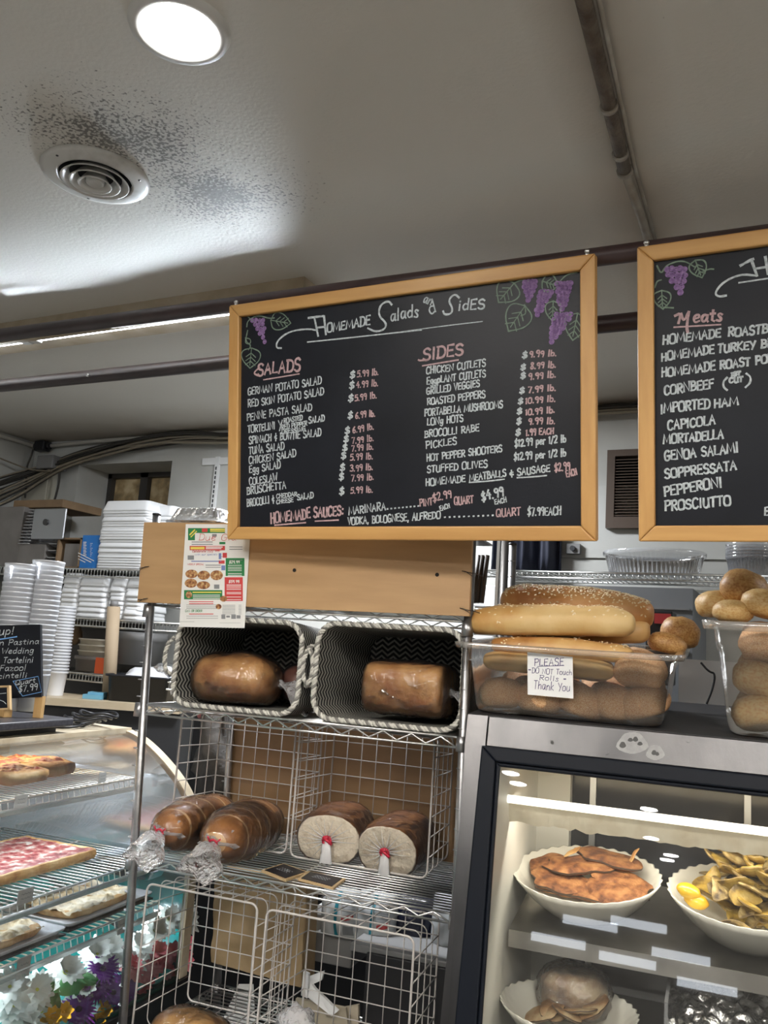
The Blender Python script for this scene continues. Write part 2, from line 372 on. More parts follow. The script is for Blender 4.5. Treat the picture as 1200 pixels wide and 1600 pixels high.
# back wall with a window opening
wx0, wx1 = PY(121, 745, Y1).x, PY(269, 722, Y1).x
wz1 = PY(269, 720, Y1).z; wz0 = wz1-0.62
mb = MB()
mb.box(X0-0.2, wx0, Y1, Y1+0.35, 0, ZC); mb.box(wx1, X1+0.2, Y1, Y1+0.35, 0, ZC)
mb.box(wx0, wx1, Y1, Y1+0.35, 0, wz0); mb.box(wx0, wx1, Y1, Y1+0.35, wz1, ZC)
struct('wall_back', mb, PAINT)
struct('wall_left', MB().box(X0-0.2, X0, Y0-0.2, Y1, 0, ZC), PAINT)
struct('wall_right', MB().box(X1, X1+0.2, Y0-0.2, Y1, 0, ZC), PAINT)
# shop front behind the camera: a wall with a row of bright transom lights
fw = MB(); gl = []
tx = [(-0.95, 1.78), (-0.62, 2.02), (-0.20, 1.72), (-0.10, 2.10), (0.35, 1.86), (0.62, 1.62)]
fw.box(X0-0.2, X1+0.2, Y0-0.2, Y0, 0, ZC)
FRONTM = mat('shop_front_wall', (0.22, 0.20, 0.18), 0.8)
struct('wall_front', fw, FRONTM)
DAY = mat('daylit_pane', (0.9, 0.95, 1), 0.4, emit=((0.86, 0.92, 1.0), 9.0))
wn = thing('window_2', 'row of bright transom panes in the shop front', 'window', (0, Y0, 1.6)); wn['kind'] = 'structure'
for i, (x, z) in enumerate(tx): MB().box(x-0.30, x+0.30, Y0+0.005, Y0+0.03, z-0.05, z+0.04).build('pane', DAY, wn)
# dirty window in the back wall
RUST = mat('rust_stained_glass', (0.25, 0.19, 0.10), 0.55, noise_s=7, col2=[(0.03, 0.02, 0.010), (0.20, 0.14, 0.065), (0.46, 0.38, 0.24)], detail=7, lo=0.40, hi=0.62, emit=((0.45, 0.33, 0.17), 0.10))  # faint emission in the pane stands in for daylight from outside
FRAMEM = mat('old_dark_window_frame', (0.055, 0.05, 0.045), 0.6)
wd = thing('window_1', 'small grimy brown window recessed in the back wall', 'window', ((wx0+wx1)/2, Y1+0.3, wz0)); wd['kind'] = 'structure'
g = MB(); g.box(wx0, wx1, Y1+0.30, Y1+0.33, wz0, wz1); g.build('pane', RUST, wd)
xm = PY(226, 770, Y1+0.28).x
fr = MB(); fr.box(xm-0.03, xm+0.03, Y1+0.26, Y1+0.30, wz0, wz1); fr.box(wx0, wx0+0.03, Y1+0.26, Y1+0.30, wz0, wz1); fr.box(wx0, wx1, Y1+0.26, Y1+0.30, wz1-0.03, wz1); fr.box(wx1-0.02, wx1, Y1+0.26, Y1+0.30, wz0, wz1)
fr.build('window_frame', FRAMEM, wd)

# ------------------------------------------------------------------ ceiling fittings
LENS = mat('lit_lamp_lens', (1, 1, 1), 0.4, emit=((1.0, 0.99, 0.96), K_DOWN))
TRIMW = mat('white_lamp_trim', (0.62, 0.62, 0.60), 0.45)
def downlight(p, label, r=0.075, group=None):
    t = thing('recessed_downlight', label, 'ceiling lamp', (p[0], p[1], ZC-0.012), group)
    mb = MB(); mb.lathe([(r, ZC-0.006), (r+0.006, ZC-0.012), (r+0.022, ZC-0.010), (r+0.026, ZC)], (p[0], p[1], 0), 40); mb.build('trim_ring', TRIMW, t)
    mb = MB(); mb.lathe([(0.0005, ZC-0.010), (r*0.6, ZC-0.010), (r*0.98, ZC-0.008)], (p[0], p[1], 0), 40); mb.build('lens', LENS, t)
downlight(LAMP, 'lit round recessed downlight in the ceiling above the soot-marked air vent')
for q in [(-1.26, -2.95), (-1.30, -3.2), (-1.26, -3.5), (-0.14, -3.71), (-0.16, -3.95), (-0.07, -4.77), (0.15, -5.38), (0.13, -5.62)]:
    downlight(q, 'round downlight in the shop ceiling behind the viewer, seen only mirrored in the case glass', group='downlights mirrored in the case glass')
FILLP = mat('lit_fill_panel', (1, 1, 1), 0.5, emit=((1.0, 0.94, 0.86), K_FILL))  # unseen lit panels added behind the camera as the main light
for q in [(-1.2, 0.05), (0.5, 0.05), (2.1, 0.05), (-1.2, -1.6), (0.5, -1.6), (2.1, -1.6)]:
    t = thing('fill_panel', 'unseen square fill panel added over the shop floor behind the viewer', 'ceiling lamp', (q[0], q[1], ZC-0.03), 'added fill panels behind the viewer')
    MB().box(q[0]-0.31, q[0]+0.31, q[1]-0.31, q[1]+0.31, ZC-0.03, ZC).build('frame', TRIMW, t)
    MB().box(q[0]-0.28, q[0]+0.28, q[1]-0.28, q[1]+0.28, ZC-0.034, ZC-0.0305).build('diffuser', FILLP, t)
# round air diffuser
VENTM = mat('stained_white_metal', (0.58, 0.58, 0.56), 0.4, noise_s=9, col2=(0.26, 0.25, 0.23), lo=0.55, hi=0.8)
t = thing('air_diffuser', 'round concentric-ring air vent in the ceiling, ringed with black soot', 'air vent', (VENT.x, VENT.y, ZC-0.04))
c = (VENT.x, VENT.y, 0)
MB().lathe([(0.138, ZC), (0.139, ZC-0.006), (0.128, ZC-0.010), (0.100, ZC-0.016), (0.094, ZC-0.016), (0.094, ZC)], c, 56).build('flange', VENTM, t)
for r, z in ((0.088, 0.022), (0.066, 0.026), (0.044, 0.030)):
    MB().lathe([(r-0.018, ZC-0.004), (r-0.006, ZC-z+0.006), (r, ZC-z), (r-0.003, ZC-z-0.001), (r-0.012, ZC-z+0.006), (r-0.021, ZC-0.004)], c, 48).build('ring', VENTM, t)
MB().lathe([(0.0005, ZC-0.024), (0.016, ZC-0.025), (0.020, ZC-0.028), (0.024, ZC-0.024), (0.022, ZC-0.004)], c, 32).build('center_cone', VENTM, t)
MB().lathe([(0.0005, ZC-0.002), (0.093, ZC-0.002)], c, 40).build('dark_throat', mat('vent_throat', (0.006, 0.006, 0.008), 0.9), t)
for a in (0.4, 2.5, 4.6):
    MB().lathe([(0.0004, ZC-0.013), (0.004, ZC-0.0125), (0.0045, ZC-0.009)], (VENT.x+0.118*math.cos(a), VENT.y+0.118*math.sin(a), 0), 10).build('screw', DARKM, t)
# conduit across the ceiling
t = thing('ceiling_conduit', 'grimy conduit on the ceiling, dark half then pale half, above the gap between the boards', 'pipe', (cB.x, cB.y, ZC-0.04))
d = V((0, 0, -0.022))
GRIME = mat('grimy_dark_conduit', (0.075, 0.055, 0.04), 0.55, noise_s=22, col2=(0.15, 0.12, 0.09), bump=(60, 0.6))
PALEC = mat('pale_painted_conduit', (0.36, 0.34, 0.30), 0.5, noise_s=14, col2=(0.25, 0.22, 0.18))
MB().tube([cA+d-(cB-cA).normalized()*0.6, cA+d, lerp(cA, cB, 0.5)+d, cB+d], 0.0155, 12).build('dark_pipe', GRIME, t)
MB().tube([cB+d, lerp(cB, cC, 0.5)+d+V((0.004, 0, 0)), cC+d, cC+d+(cC-cB).normalized()*1.2], 0.011, 12).build('pale_pipe', PALEC, t)
MB().tube([cA+d+V((0.024, 0, 0.006)), cB+d+V((0.022, 0, 0.008)), cC+d+V((0.018, 0, 0.008))], 0.005, 8).build('side_wire', PALEC, t)
for k, fr_ in enumerate((0.55, 0.86, 0.99)):
    q = lerp(cA, cB, fr_)+d; ax = (cB-cA).normalized()
    MB().cyl(q-ax*0.006, q+ax*0.006, 0.019, 12).build('pipe_clip', PALEC, t)
# two dark pipes carry the boards
pz = 2.427
def pipe(Y, r, lab, clips, pa, pb):
    A_, B_ = PY(*pa, Y), PY(*pb, Y); z0_, xo_, sl_ = A_.z, A_.x, (B_.z-A_.z)/(B_.x-A_.x)
    t = thing('hanging_pipe', lab, 'pipe', (-0.5, Y, pz-r))
    zz = lambda x: z0_+sl_*(x-xo_)
    MB().cyl((X0+0.05, Y, zz(X0+.05)), (X1-0.05, Y, zz(X1-.05)), r, 20).build('pipe_tube', PIPEM, t)
    for x in clips: MB().cyl((x, Y-r-0.002, pz+r*0.3), (x, Y-r-0.010, pz+r*0.3), 0.006, 10).build('screw', CHROME, t)
    for x in (X0+0.4, 1.6): MB().cyl((x, Y, zz(x)+r), (x, Y, ZC), 0.012, 10).build('hanger_rod', PIPEM, t)
PIPE_Y = 1.945
pipe(PIPE_Y, 0.023, 'front dark brown pipe that the two menu boards hang from', (), (30, 520), (968, 397))
pipe(2.375, 0.026, 'rear dark brown pipe seen behind and between the menu boards', (PY(140, 580, 2.35).x,), (0, 603), (970, 504))
# fluorescent fixture behind the front pipe
fx1 = PZ(476, 432, ZC).x; fy0 = PZ(475, 432, ZC).y
FIXM = mat('grimy_beige_metal', (0.52, 0.46, 0.36), 0.6, noise_s=8, col2=(0.40, 0.33, 0.23))
t = thing('fluorescent_fixture', 'long beige ceiling light with two lit tubes left of the big menu board', 'ceiling lamp', (fx1-1.2, fy0+0.1, ZC-0.12))
mb = MB(); mb.box(X0+0.03, fx1, fy0, fy0+0.02, ZC-0.085, ZC); mb.box(X0+0.03, fx1, fy0+0.02, fy0+0.22, ZC-0.03, ZC); mb.box(fx1-0.02, fx1, fy0+0.02, fy0+0.22, ZC-0.085, ZC-0.03)
mb.build('housing', FIXM, t)
TUBEM = mat('lit_fluorescent_tube', (1, 1, 1), 0.5, emit=((0.88, 0.93, 1.0), 14.0))
TY = fy0+0.085
ga, gb = PY(37, 533, TY), PY(62, 528, TY); tz = gb.z
e2 = PY(395, 489, TY)
MB().cyl((X0+0.15, TY, tz), (ga.x, TY, tz), 0.013, 14).build('tube', TUBEM, t)
MB().cyl((gb.x, TY, tz), (e2.x, TY, tz), 0.013, 14).build('tube', TUBEM, t)
for x in (ga.x+0.02, gb.x-0.02, e2.x+0.02): MB().box(x-0.02, x+0.02, TY-0.015, TY+0.015, tz-0.016, ZC-0.03).build('socket', TRIMW, t)
# the fixture's own light: through the slot under the lip, grazing the ceiling in front
def tube_lamp(x0, x1):
    for sl, k in ((0.40, .55), (0.28, 1.0), (0.18, .95)):
        area_lamp('fluorescent_lamp', ((x0+x1)/2, fy0+0.06, ZC-0.112), (0.5, -1, sl), x1-x0, 0.012, K_PATCH*k*(x1-x0), (0.80, 0.90, 1.0), spread=18)
tube_lamp(X0-0.5, ga.x-0.10); tube_lamp(gb.x+0.06, fx1-.15)
# ------------------------------------------------------------------ chalk handwriting: a stroke alphabet
# each glyph: width; strokes "x,y x,y ..." separated by |, leading ~ = rounded
G = {
'A': (.62, '0,0 .30,1 .58,0|.12,.38 .48,.40'), 'B': (.58, '.06,0 .08,1|~.02,1 .5,.98 .5,.56 .1,.52|~.1,.52 .62,.48 .55,.02 0,0'),
'C': (.58, '~.55,.86 .38,1.04 .02,.86 .02,.1 .32,-.06 .56,.14'), 'D': (.6, '.06,0 .08,1|~-.02,1 .5,1 .66,.5 .5,.02 0,0'),
'E': (.52, '.5,1 .05,.98 .03,.02 .5,.02|.05,.52 .42,.54'), 'F': (.5, '.5,1 .05,.98 .03,0|.05,.52 .42,.54'),
'G': (.62, '~.55,.88 .36,1.04 .02,.85 .02,.08 .34,-.06 .58,.1 .56,.44|.32,.44 .6,.44'), 'H': (.6, '.05,1 .03,0|.55,1 .53,0|.04,.5 .54,.54'),
'I': (.22, '.1,1 .09,0'), 'J': (.46, '~.4,1 .4,.1 .2,-.06 .02,.16'), 'K': (.58, '.05,1 .03,0|.52,1 .05,.48 .54,0'), 'L': (.48, '.06,1 .03,.02 .46,.03'),
'M': (.88, '.0,0 .12,1 .43,.15 .74,1 .86,0'), 'N': (.68, '.03,0 .05,1 .62,.0 .65,1'), 'O': (.64, '~.32,1.02 0,.96 -.02,.02 .32,-.04 .64,.04 .62,.98 .3,1.02'),
'P': (.54, '.05,0 .07,1|~0,.98 .56,1.02 .56,.5 .07,.46'), 'Q': (.66, '~.32,1.02 0,.96 -.02,.02 .32,-.04 .64,.04 .62,.98 .3,1.02|.36,.26 .66,-.06'),
'R': (.58, '.05,0 .07,1|~0,.98 .54,1.02 .54,.54 .07,.5|.2,.5 .56,0'), 'S': (.54, '~.5,.86 .32,1.06 .02,.9 .06,.56 .5,.46 .52,.06 .22,-.06 .0,.12'),
'T': (.54, '0,.98 .54,1.0|.28,1 .25,0'), 'U': (.6, '~.05,1 .02,.1 .28,-.1 .55,.1 .55,1|.55,.4 .57,0'), 'V': (.58, '0,1 .28,0 .56,1'), 'W': (.8, '0,1 .2,0 .4,.7 .6,0 .8,1'),
'X': (.56, '0,1 .54,0|.54,1 0,0'), 'Y': (.56, '0,1 .28,.5|.56,1 .22,-.02'), 'Z': (.54, '0,1 .52,1 0,0 .54,0'),
'0': (.52, '~.26,1 0,.9 0,.08 .26,0 .52,.08 .52,.92 .24,1'), '1': (.26, '.02,.8 .14,1 .13,0'), '2': (.52, '~.02,.8 .16,1.04 .5,.96 .46,.56 0,.02 .04,.02 .52,.04'),
'3': (.5, '~.02,.92 .3,1.06 .54,.8 .2,.54 .2,.54 .56,.44 .46,-.04 .0,.06'), '4': (.54, '.36,1 0,.4 .54,.42|.4,.66 .38,0'), '5': (.52, '.5,1 .1,.98 .06,.58|~.06,.58 .5,.66 .54,.04 .02,.02'),
'6': (.5, '~.4,1 .0,.6 .0,.04 .3,-.04 .52,.2 .36,.52 .04,.34'), '7': (.5, '.02,.98 .5,.98 .2,0'), '8': (.5, '~.44,.9 .2,1.06 .02,.8 .46,.36 .4,-.02 .1,-.02 .02,.26 .46,.72 .42,.94'),
'9': (.5, '~.46,.9 .2,1.04 .0,.76 .2,.5 .48,.66 .48,.9 .46,.4 .38,0'), '$': (.5, '~.46,.84 .26,.98 .02,.82 .1,.55 .46,.45 .48,.12 .2,.02 .0,.16|.3,1.12 .2,-.14'),
'.': (.2, '.06,.0 .1,.05'), ',': (.2, '.1,.06 .03,-.18'), ':': (.2, '.08,.12 .1,.18|.1,.6 .12,.66'), '!': (.2, '.1,1 .08,.3|.07,.0 .1,.05'), '-': (.36, '.04,.48 .32,.5'), "'": (.16, '.1,1 .06,.76'),
'(': (.3, '~.26,1.15 .02,.8 .02,.2 .26,-.2'), ')': (.3, '~.02,1.15 .26,.8 .26,.2 .02,-.2'), '/': (.4, '.36,1.05 .02,-.05'), '&': (.5, '.26,1.02 .26,-.04|~.44,.66 .06,.66 .06,.3 .46,.3'),
'*': (.3, '.06,.4 .24,.6|.24,.4 .06,.6'), '#': (.5, '.2,1 .1,0|.42,1 .32,0|.02,.66 .5,.68|0,.32 .48,.34'),
'a': (.5, '~.44,.52 .2,.66 .0,.4 .1,-.02 .34,.06 .44,.5|.45,.6 .44,.1 .52,.0'), 'b': (.5, '.06,1 .05,0|~.06,.4 .3,.62 .52,.4 .44,-.04 .06,.04'), 'c': (.42, '~.42,.5 .2,.66 .0,.34 .16,-.04 .42,.1'),
'd': (.52, '~.44,.5 .2,.62 .0,.34 .14,-.04 .44,.1|.48,1.05 .46,.02'), 'e': (.46, '~.04,.3 .44,.36 .4,.62 .12,.6 .0,.26 .16,-.04 .46,.1'), 'f': (.4, '~.42,.92 .26,1.08 .16,.8 .14,0|.0,.56 .34,.58'),
'g': (.5, '~.44,.52 .2,.66 .0,.38 .12,.02 .36,.08 .44,.5|~.46,.6 .46,-.2 .26,-.42 .04,-.24'), 'h': (.5, '.06,1.02 .04,0|~.05,.4 .3,.66 .46,.5 .46,0'), 'i': (.2, '.09,.6 .08,0|.1,.84 .11,.9'),
'k': (.48, '.06,1.02 .04,0|.42,.6 .06,.28 .46,0'), 'l': (.2, '.09,1.05 .08,0'), 'm': (.76, '.04,.6 .04,0|~.04,.4 .24,.68 .38,.5 .38,0|~.38,.4 .56,.68 .72,.5 .72,0'), 'n': (.5, '.05,.6 .04,0|~.05,.38 .28,.68 .46,.48 .46,0'),
'o': (.48, '~.24,.62 .0,.56 .0,.02 .24,-.02 .48,.04 .46,.58 .22,.62'), 'p': (.5, '.06,.6 .03,-.4|~.06,.44 .3,.68 .52,.36 .36,-.02 .06,.06'), 'q': (.5, '~.44,.5 .2,.64 .0,.36 .14,-.02 .44,.1|.46,.6 .46,-.4'),
'r': (.38, '.05,.6 .04,0|~.05,.36 .2,.66 .38,.56'), 's': (.4, '~.38,.54 .2,.68 .04,.52 .36,.2 .3,-.04 .0,.06'), 't': (.36, '.18,.92 .17,.08 .34,.02|.0,.62 .36,.64'), 'u': (.5, '~.04,.6 .03,.06 .22,-.08 .44,.14 .45,.6|.45,.3 .47,0'),
'v': (.46, '0,.6 .22,0 .46,.6'), 'w': (.68, '0,.6 .16,0 .34,.5 .5,0 .68,.6'), 'x': (.46, '0,.6 .44,0|.44,.6 0,0'), 'y': (.48, '.02,.6 .24,.08|.46,.6 .1,-.4'), 'z': (.44, '.02,.6 .42,.6 .0,.0 .44,.02'), ' ': (.36, ''),
}
def strokes_of(ch):
    w, s_ = G.get(ch, G[' ']); out = []
    for st in s_.split('|'):
        if not st: continue
        rnd = st[0] == '~'; st = st.lstrip('~')
        pts = [V((float(a.split(',')[0]), float(a.split(',')[1]), 0)) for a in st.split()]
        if rnd and len(pts) > 2: pts = chaikin(pts, 2)
        out.append(pts)
    return w, out
WK = 1.0
class Plane:                                              # a real flat surface: point, normal, in-plane axes
    def __init__(s, p0, x, y): s.p0 = V(p0); s.x = V(x).normalized(); s.y = (V(y)-s.x*V(y).dot(s.x)).normalized(); s.n = s.x.cross(s.y)
    def px(s, x, y): q = hit(x, y, s.p0, s.n)-s.p0; return V((q.dot(s.x), q.dot(s.y), 0))
    def at(s, a, b, h=0.0): return s.p0+s.x*a+s.y*b+s.n*h
    def ribbon(s, mb, pts, w, h=0.0012, m=0):
        w = w*WK
        if len(pts) < 2: return
        L_, R_ = [], []
        for i, p in enumerate(pts):
            t = pts[min(i+1, len(pts)-1)]-pts[max(i-1, 0)]
            t = t.normalized() if t.length > 1e-9 else V((1, 0, 0)); nn = V((-t.y, t.x, 0))*(w/2)*(0.85+0.3*noise.noise(p*90))
            if i == 0: p = p-t*w*0.3
            if i == len(pts)-1: p = p+t*w*0.3
            L_.append(s.at(p.x+nn.x, p.y+nn.y, h)); R_.append(s.at(p.x-nn.x, p.y-nn.y, h))
        n = len(pts); mb.add(L_+R_, [(n+i, n+i+1, i+1, i) for i in range(n-1)], m)
    def text(s, mb, txt, a, b, cap, w, m=0, slant=0.06, jit=0.05):   # a, b: in-plane baseline ends; cap height
        d = b-a; ln = d.length; d.normalize(); up = V((-d.y, d.x, 0))
        tot = sum(G.get(c, G[' '])[0]+0.16 for c in txt)-0.16
        k = ln/tot; x = 0.0
        for c in txt:
            wd_, sts = strokes_of(c); jy = random.uniform(-jit, jit); jr = random.uniform(-jit, jit); js = 1+random.uniform(-jit, jit)*1.4
            for st in sts:
                s.ribbon(mb, [a+d*((x+p.x+(p.y*js)*slant)*k)+up*((p.y*js+jy+p.x*jr)*cap) for p in st], w, m=m)
            x += wd_+0.16

# ------------------------------------------------------------------ menu boards
BY0, BZ0, BY1, BZ1 = 2.0, 1.742, 1.90, 2.412
bup = V((0, BY1-BY0, BZ1-BZ0)); BH = bup.length; bup.normalize()
FWID = 0.036
def board(x0, x1, lab):
    P = Plane((x0, BY0, BZ0), (1, 0, 0), bup); w = x1-x0
    t = thing('menu_board', lab, 'menu board', (x0+w/2, BY0, BZ0))
    def slab(mb, a0, a1, b0, b1, h0, h1, m=0): mb.hexa([P.at(a0, b0, h0), P.at(a1, b0, h0), P.at(a1, b1, h0), P.at(a0, b1, h0), P.at(a0, b0, h1), P.at(a1, b0, h1), P.at(a1, b1, h1), P.at(a0, b1, h1)], m)
    mb = MB(); slab(mb, FWID-0.006, w-FWID+0.006, FWID-0.006, BH-FWID+0.006, -0.012, 0.0); mb.build('slate_panel', SLATE, t)
    def mit(mb, p): mb.hexa([P.at(*p[i], -0.014) for i in range(4)]+[P.at(*p[i], 0.014) for i in range(4)])
    F = FWID
    for nm, pts, mm in (('frame_rail', [(0, 0), (w, 0), (w-F, F), (F, F)], PINE), ('frame_rail', [(F, BH-F), (w-F, BH-F), (w, BH), (0, BH)], PINE),
                        ('frame_stile', [(0, 0), (F, F), (F, BH-F), (0, BH)], PINEV), ('frame_stile', [(w-F, F), (w, 0), (w, BH), (w-F, BH-F)], PINEV)):
        mb = MB(); mit(mb, pts); bevel(mb.build(nm, mm, t), 0.004)
    for a in (0.02, w-0.02):
        q = P.at(a, BH+0.004, 0); mb = MB(); mb.cyl(q+V((0, -0.004, -0.012)), q+V((0, -0.006, 0.003)), 0.005, 10); blob(mb, q+V((0, -0.007, 0.004)), 0.007, 0.005, 0.005, 10, na=0); mb.build('hanging_screw', CHROME, t)
    P.p0 = P.p0+P.n*0.0  # writing lies on the slate face
    return t, P, w
WK = 1.12
tb1, P1, w1 = board(-1.497, -0.443, 'big chalkboard menu of homemade salads and sides in a honey pine frame')
tb2, P2, w2 = board(-0.347, 0.70, 'chalkboard menu of meats cut off at the right, in a honey pine frame')
def zin(ox, oy, s): return lambda q: (ox+q[0]/s, oy+q[1]/s)
ZA, ZB, ZD = zin(360, 390, 3.4783), zin(630, 390, 3.4783), zin(920, 350, 2.911)
def writer(P, mb):
    def T(z, txt, a, b, cap, w=0.0037, m=0, **k):
        pa, pb = P.px(*z(a)), P.px(*z(b)); c = cap/({ZA: 3.4783, ZB: 3.4783, ZD: 2.911}[z])
        h = (P.px(z(a)[0], z(a)[1]-c)-pa).length
        P.text(mb, txt, pa, pb, h, w, m, **k)
    def S(z, pts, w=0.004, m=0, sm=2):
        q = [P.px(*z(p)) for p in pts]
        P.ribbon(mb, chaikin(q, sm) if sm and len(q) > 2 else q, w, m=m)
    return T, S
mb = MB(); T, S = writer(P1, mb)
# heading
S(ZA, [(425, 372), (470, 366), (505, 362)], .006); S(ZA, [(458, 372), (478, 470)], .006); S(ZA, [(510, 362), (520, 462)], .006); S(ZA, [(470, 425), (515, 420)], .006)
S(ZA, [(475, 440), (420, 430), (320, 445), (255, 495), (250, 535), (278, 536)], .005)
T(ZA, 'OMEMADE', (528, 448), (760, 408), 46, .005)
S(ZA, [(878, 300), (860, 278), (815, 300), (805, 360), (850, 400), (840, 435), (790, 448), (748, 428)], .0055)
T(ZA, 'alads', (872, 388), (1022, 362), 62, .0048)
T(ZB, 'an', (108, 286), (150, 302), 48, .004); T(ZB, 'd', (148, 358), (182, 340), 74, .004)
S(ZB, [(305, 262), (280, 240), (245, 275), (270, 320), (262, 350), (225, 355), (218, 335)], .0055)
T(ZB, 'idES', (300, 332), (442, 318), 52, .0048)
S(ZA, [(420, 503), (600, 485), (1040, 437)], .0036); S(ZB, [(0, 446), (200, 418), (432, 391)], .0026)
L_ = [('GERMAN POTATO SALAD', (97, 792), (495, 730)), ('RED SKIN POTATO SALAD', (97, 857), (508, 790)), ('PENNE PASTA SALAD', (92, 930), (443, 875)), ('TORTELINI', (97, 998), (243, 975)),
      ('SPINACH & BOWTIE SALAD', (103, 1055), (493, 1012)), ('TUNA SALAD', (103, 1112), (293, 1085)), ('CHICKEN SALAD', (103, 1165), (357, 1125)), ('Egg SALAD', (105, 1215), (273, 1187)),
      ('COLESLAW', (105, 1280), (256, 1254)), ('BRUSCHETTA', (92, 1333), (303, 1296)), ('BROCOLLI &', (92, 1397), (240, 1375))]
for tx_, a, b in L_: T(ZA, tx_, a, b, 38)
S(ZA, [(262, 930), (272, 955), (284, 925), (268, 985)], .0035, sm=0)
T(ZA, 'ROASTED', (292, 942), (392, 926), 25, .0033); T(ZA, 'RED PEPPER', (280, 978), (418, 956), 25, .0033); T(ZA, 'DRESSING', (280, 1003), (408, 985), 22, .003); T(ZA, 'SALAD', (428, 945), (512, 932), 32, .0038)
T(ZA, 'CHEDDAR', (252, 1352), (362, 1338), 22, .003); T(ZA, 'CHEESE', (252, 1382), (343, 1370), 22, .003); T(ZA, 'SALAD', (366, 1362), (452, 1350), 30, .0035)
T(ZA, 'MARINARA', (645, 1440), (845, 1415), 40); T(ZA, 'VODKA, BOLOGNESE, AL', (640, 1495), (1028, 1469), 38)
for i in range(9): S(ZA, [(852+i*21, 1410-i*2), (857+i*21, 1409-i*2)], .004, sm=0)
L_ = [('CHICKEN CUTLETS', (127, 677), (448, 633)), ('EggpLANT CUTLETS', (130, 733), (448, 690)), ('GRILLED VEGGIES', (128, 788), (416, 745)), ('ROASTED PEPPERS', (132, 845), (446, 803)),
      ('PORTABELLA MUSHROOMS', (118, 905), (541, 858)), ('LONg HOTS', (132, 955), (326, 933)), ('BROCOLLI RABE', (118, 1022), (413, 986)), ('PICKLES', (125, 1082), (291, 1058)),
      ('HOT PEPPER SHOOTERS', (130, 1150), (538, 1098)), ('STUFFED OLIVES', (132, 1212), (458, 1182)), ('HOMEMADE', (125, 1285), (338, 1262)), ('MEATBALLS', (362, 1258), (560, 1232)), ('&', (580, 1238), (602, 1234)), ('SAUSAGE', (622, 1226), (798, 1206))]
for tx_, a, b in L_: T(ZB, tx_, a, b, 36)
S(ZB, [(360, 1266), (410, 1262), (470, 1258), (550, 1248)], .0035); S(ZB, [(620, 1240), (700, 1236), (780, 1228)], .0035)
T(ZB, 'FREDO', (92, 1467), (203, 1460), 36)
for i in range(11): S(ZB, [(225+i*26, 1455-i*1), (230+i*26, 1454-i)], .004, sm=0)
T(ZB, '$4.99', (430, 1366), (548, 1336), 46, .0048); T(ZB, 'EACH', (500, 1386), (563, 1370), 26, .003); T(ZB, 'EACH', (203, 1420), (255, 1402), 24, .003); T(ZB, '$7.99EACH', (678, 1446), (858, 1440), 42)
T(ZB, '$12.99 per 1/2 lb', (608, 1072), (884, 1046), 38); T(ZB, '$12.99 per 1/2 lb', (604, 1146), (884, 1122), 38)
PRL = [((652, 697), (690, 694), (806, 680), '5.99 lb.'), ((648, 757), (685, 753), (804, 740), '4.99 lb.'), ((643, 825), (678, 824), (796, 805), '5.99 lb.'), ((640, 917), (682, 918), (788, 905), '6.99 lb.'), ((624, 1002), (668, 998), (780, 975), '6.99 lb.'),
       ((618, 1045), (662, 1056), (780, 1037), '7.99 lb.'), ((611, 1092), (660, 1098), (778, 1085), '7.99 lb.'), ((604, 1136), (652, 1146), (775, 1138), '5.99 lb.'), ((598, 1202), (652, 1206), (775, 1196), '3.99 lb.'), ((592, 1252), (658, 1258), (780, 1250), '7.99 lb.'), ((594, 1330), (655, 1325), (775, 1318), '5.99 lb.')]
for d_, a, b, tx_ in PRL: T(ZA, '$', d_, (d_[0]+24, d_[1]-2), 34, .0048)
PRR = [((648, 590), (686, 586), (833, 578), '9.99 lb.'), ((640, 654), (692, 650), (830, 640), '8.99 lb.'), ((640, 702), (682, 708), (830, 692), '9.99 lb.'), ((634, 780), (680, 780), (830, 765), '7.99 lb.'), ((626, 840), (665, 838), (828, 825), '10.99 lb.'),
       ((620, 895), (666, 900), (824, 885), '10.99 lb.'), ((618, 950), (680, 950), (826, 945), '9.99 lb.'), ((613, 1010), (668, 1012), (818, 1000), '1.99 EACH')]
for d_, a, b, tx_ in PRR: T(ZB, '$', d_, (d_[0]+24, d_[1]-2), 30, .0045)
mb.build('white_chalk_lettering', CHALKW, tb1)['label'] = 'white chalk handwriting'
mb = MB(); T, S = writer(P1, mb)
for d_, a, b, tx_ in PRL: T(ZA, tx_, a, b, 32, .0036)
for d_, a, b, tx_ in PRR: T(ZB, tx_, a, b, 32, .0038)
T(ZA, 'SALADS', (150, 684), (380, 655), 62, .0065); S(ZA, [(160, 640), (125, 672), (150, 684)], .005); S(ZA, [(182, 708), (280, 692), (375, 676)], .004)
T(ZB, 'SIDES', (110, 600), (325, 572), 58, .006); S(ZB, [(130, 600), (90, 604), (84, 600)], .005); S(ZB, [(106, 632), (300, 600)], .004, sm=0)
T(ZA, 'HOMEMADE', (222, 1488), (436, 1460), 52, .0055); T(ZA, 'SAUCES:', (455, 1455), (615, 1443), 50, .0055); S(ZA, [(242, 1498), (410, 1484)], .004, sm=0); S(ZA, [(462, 1476), (588, 1470)], .004, sm=0)
T(ZB, 'PINT', (92, 1396), (160, 1386), 38); T(ZB, '$2.99', (165, 1370), (264, 1346), 40); T(ZB, 'QUART', (280, 1386), (382, 1376), 40); T(ZB, 'QUART', (508, 1452), (638, 1442), 40)
T(ZB, '$2.99', (826, 1208), (908, 1196), 40); T(ZB, 'EACH', (890, 1238), (946, 1222), 34)
mb.build('pink_chalk_lettering', CHALKP, tb1)['label'] = 'pale pink chalk prices and headings'
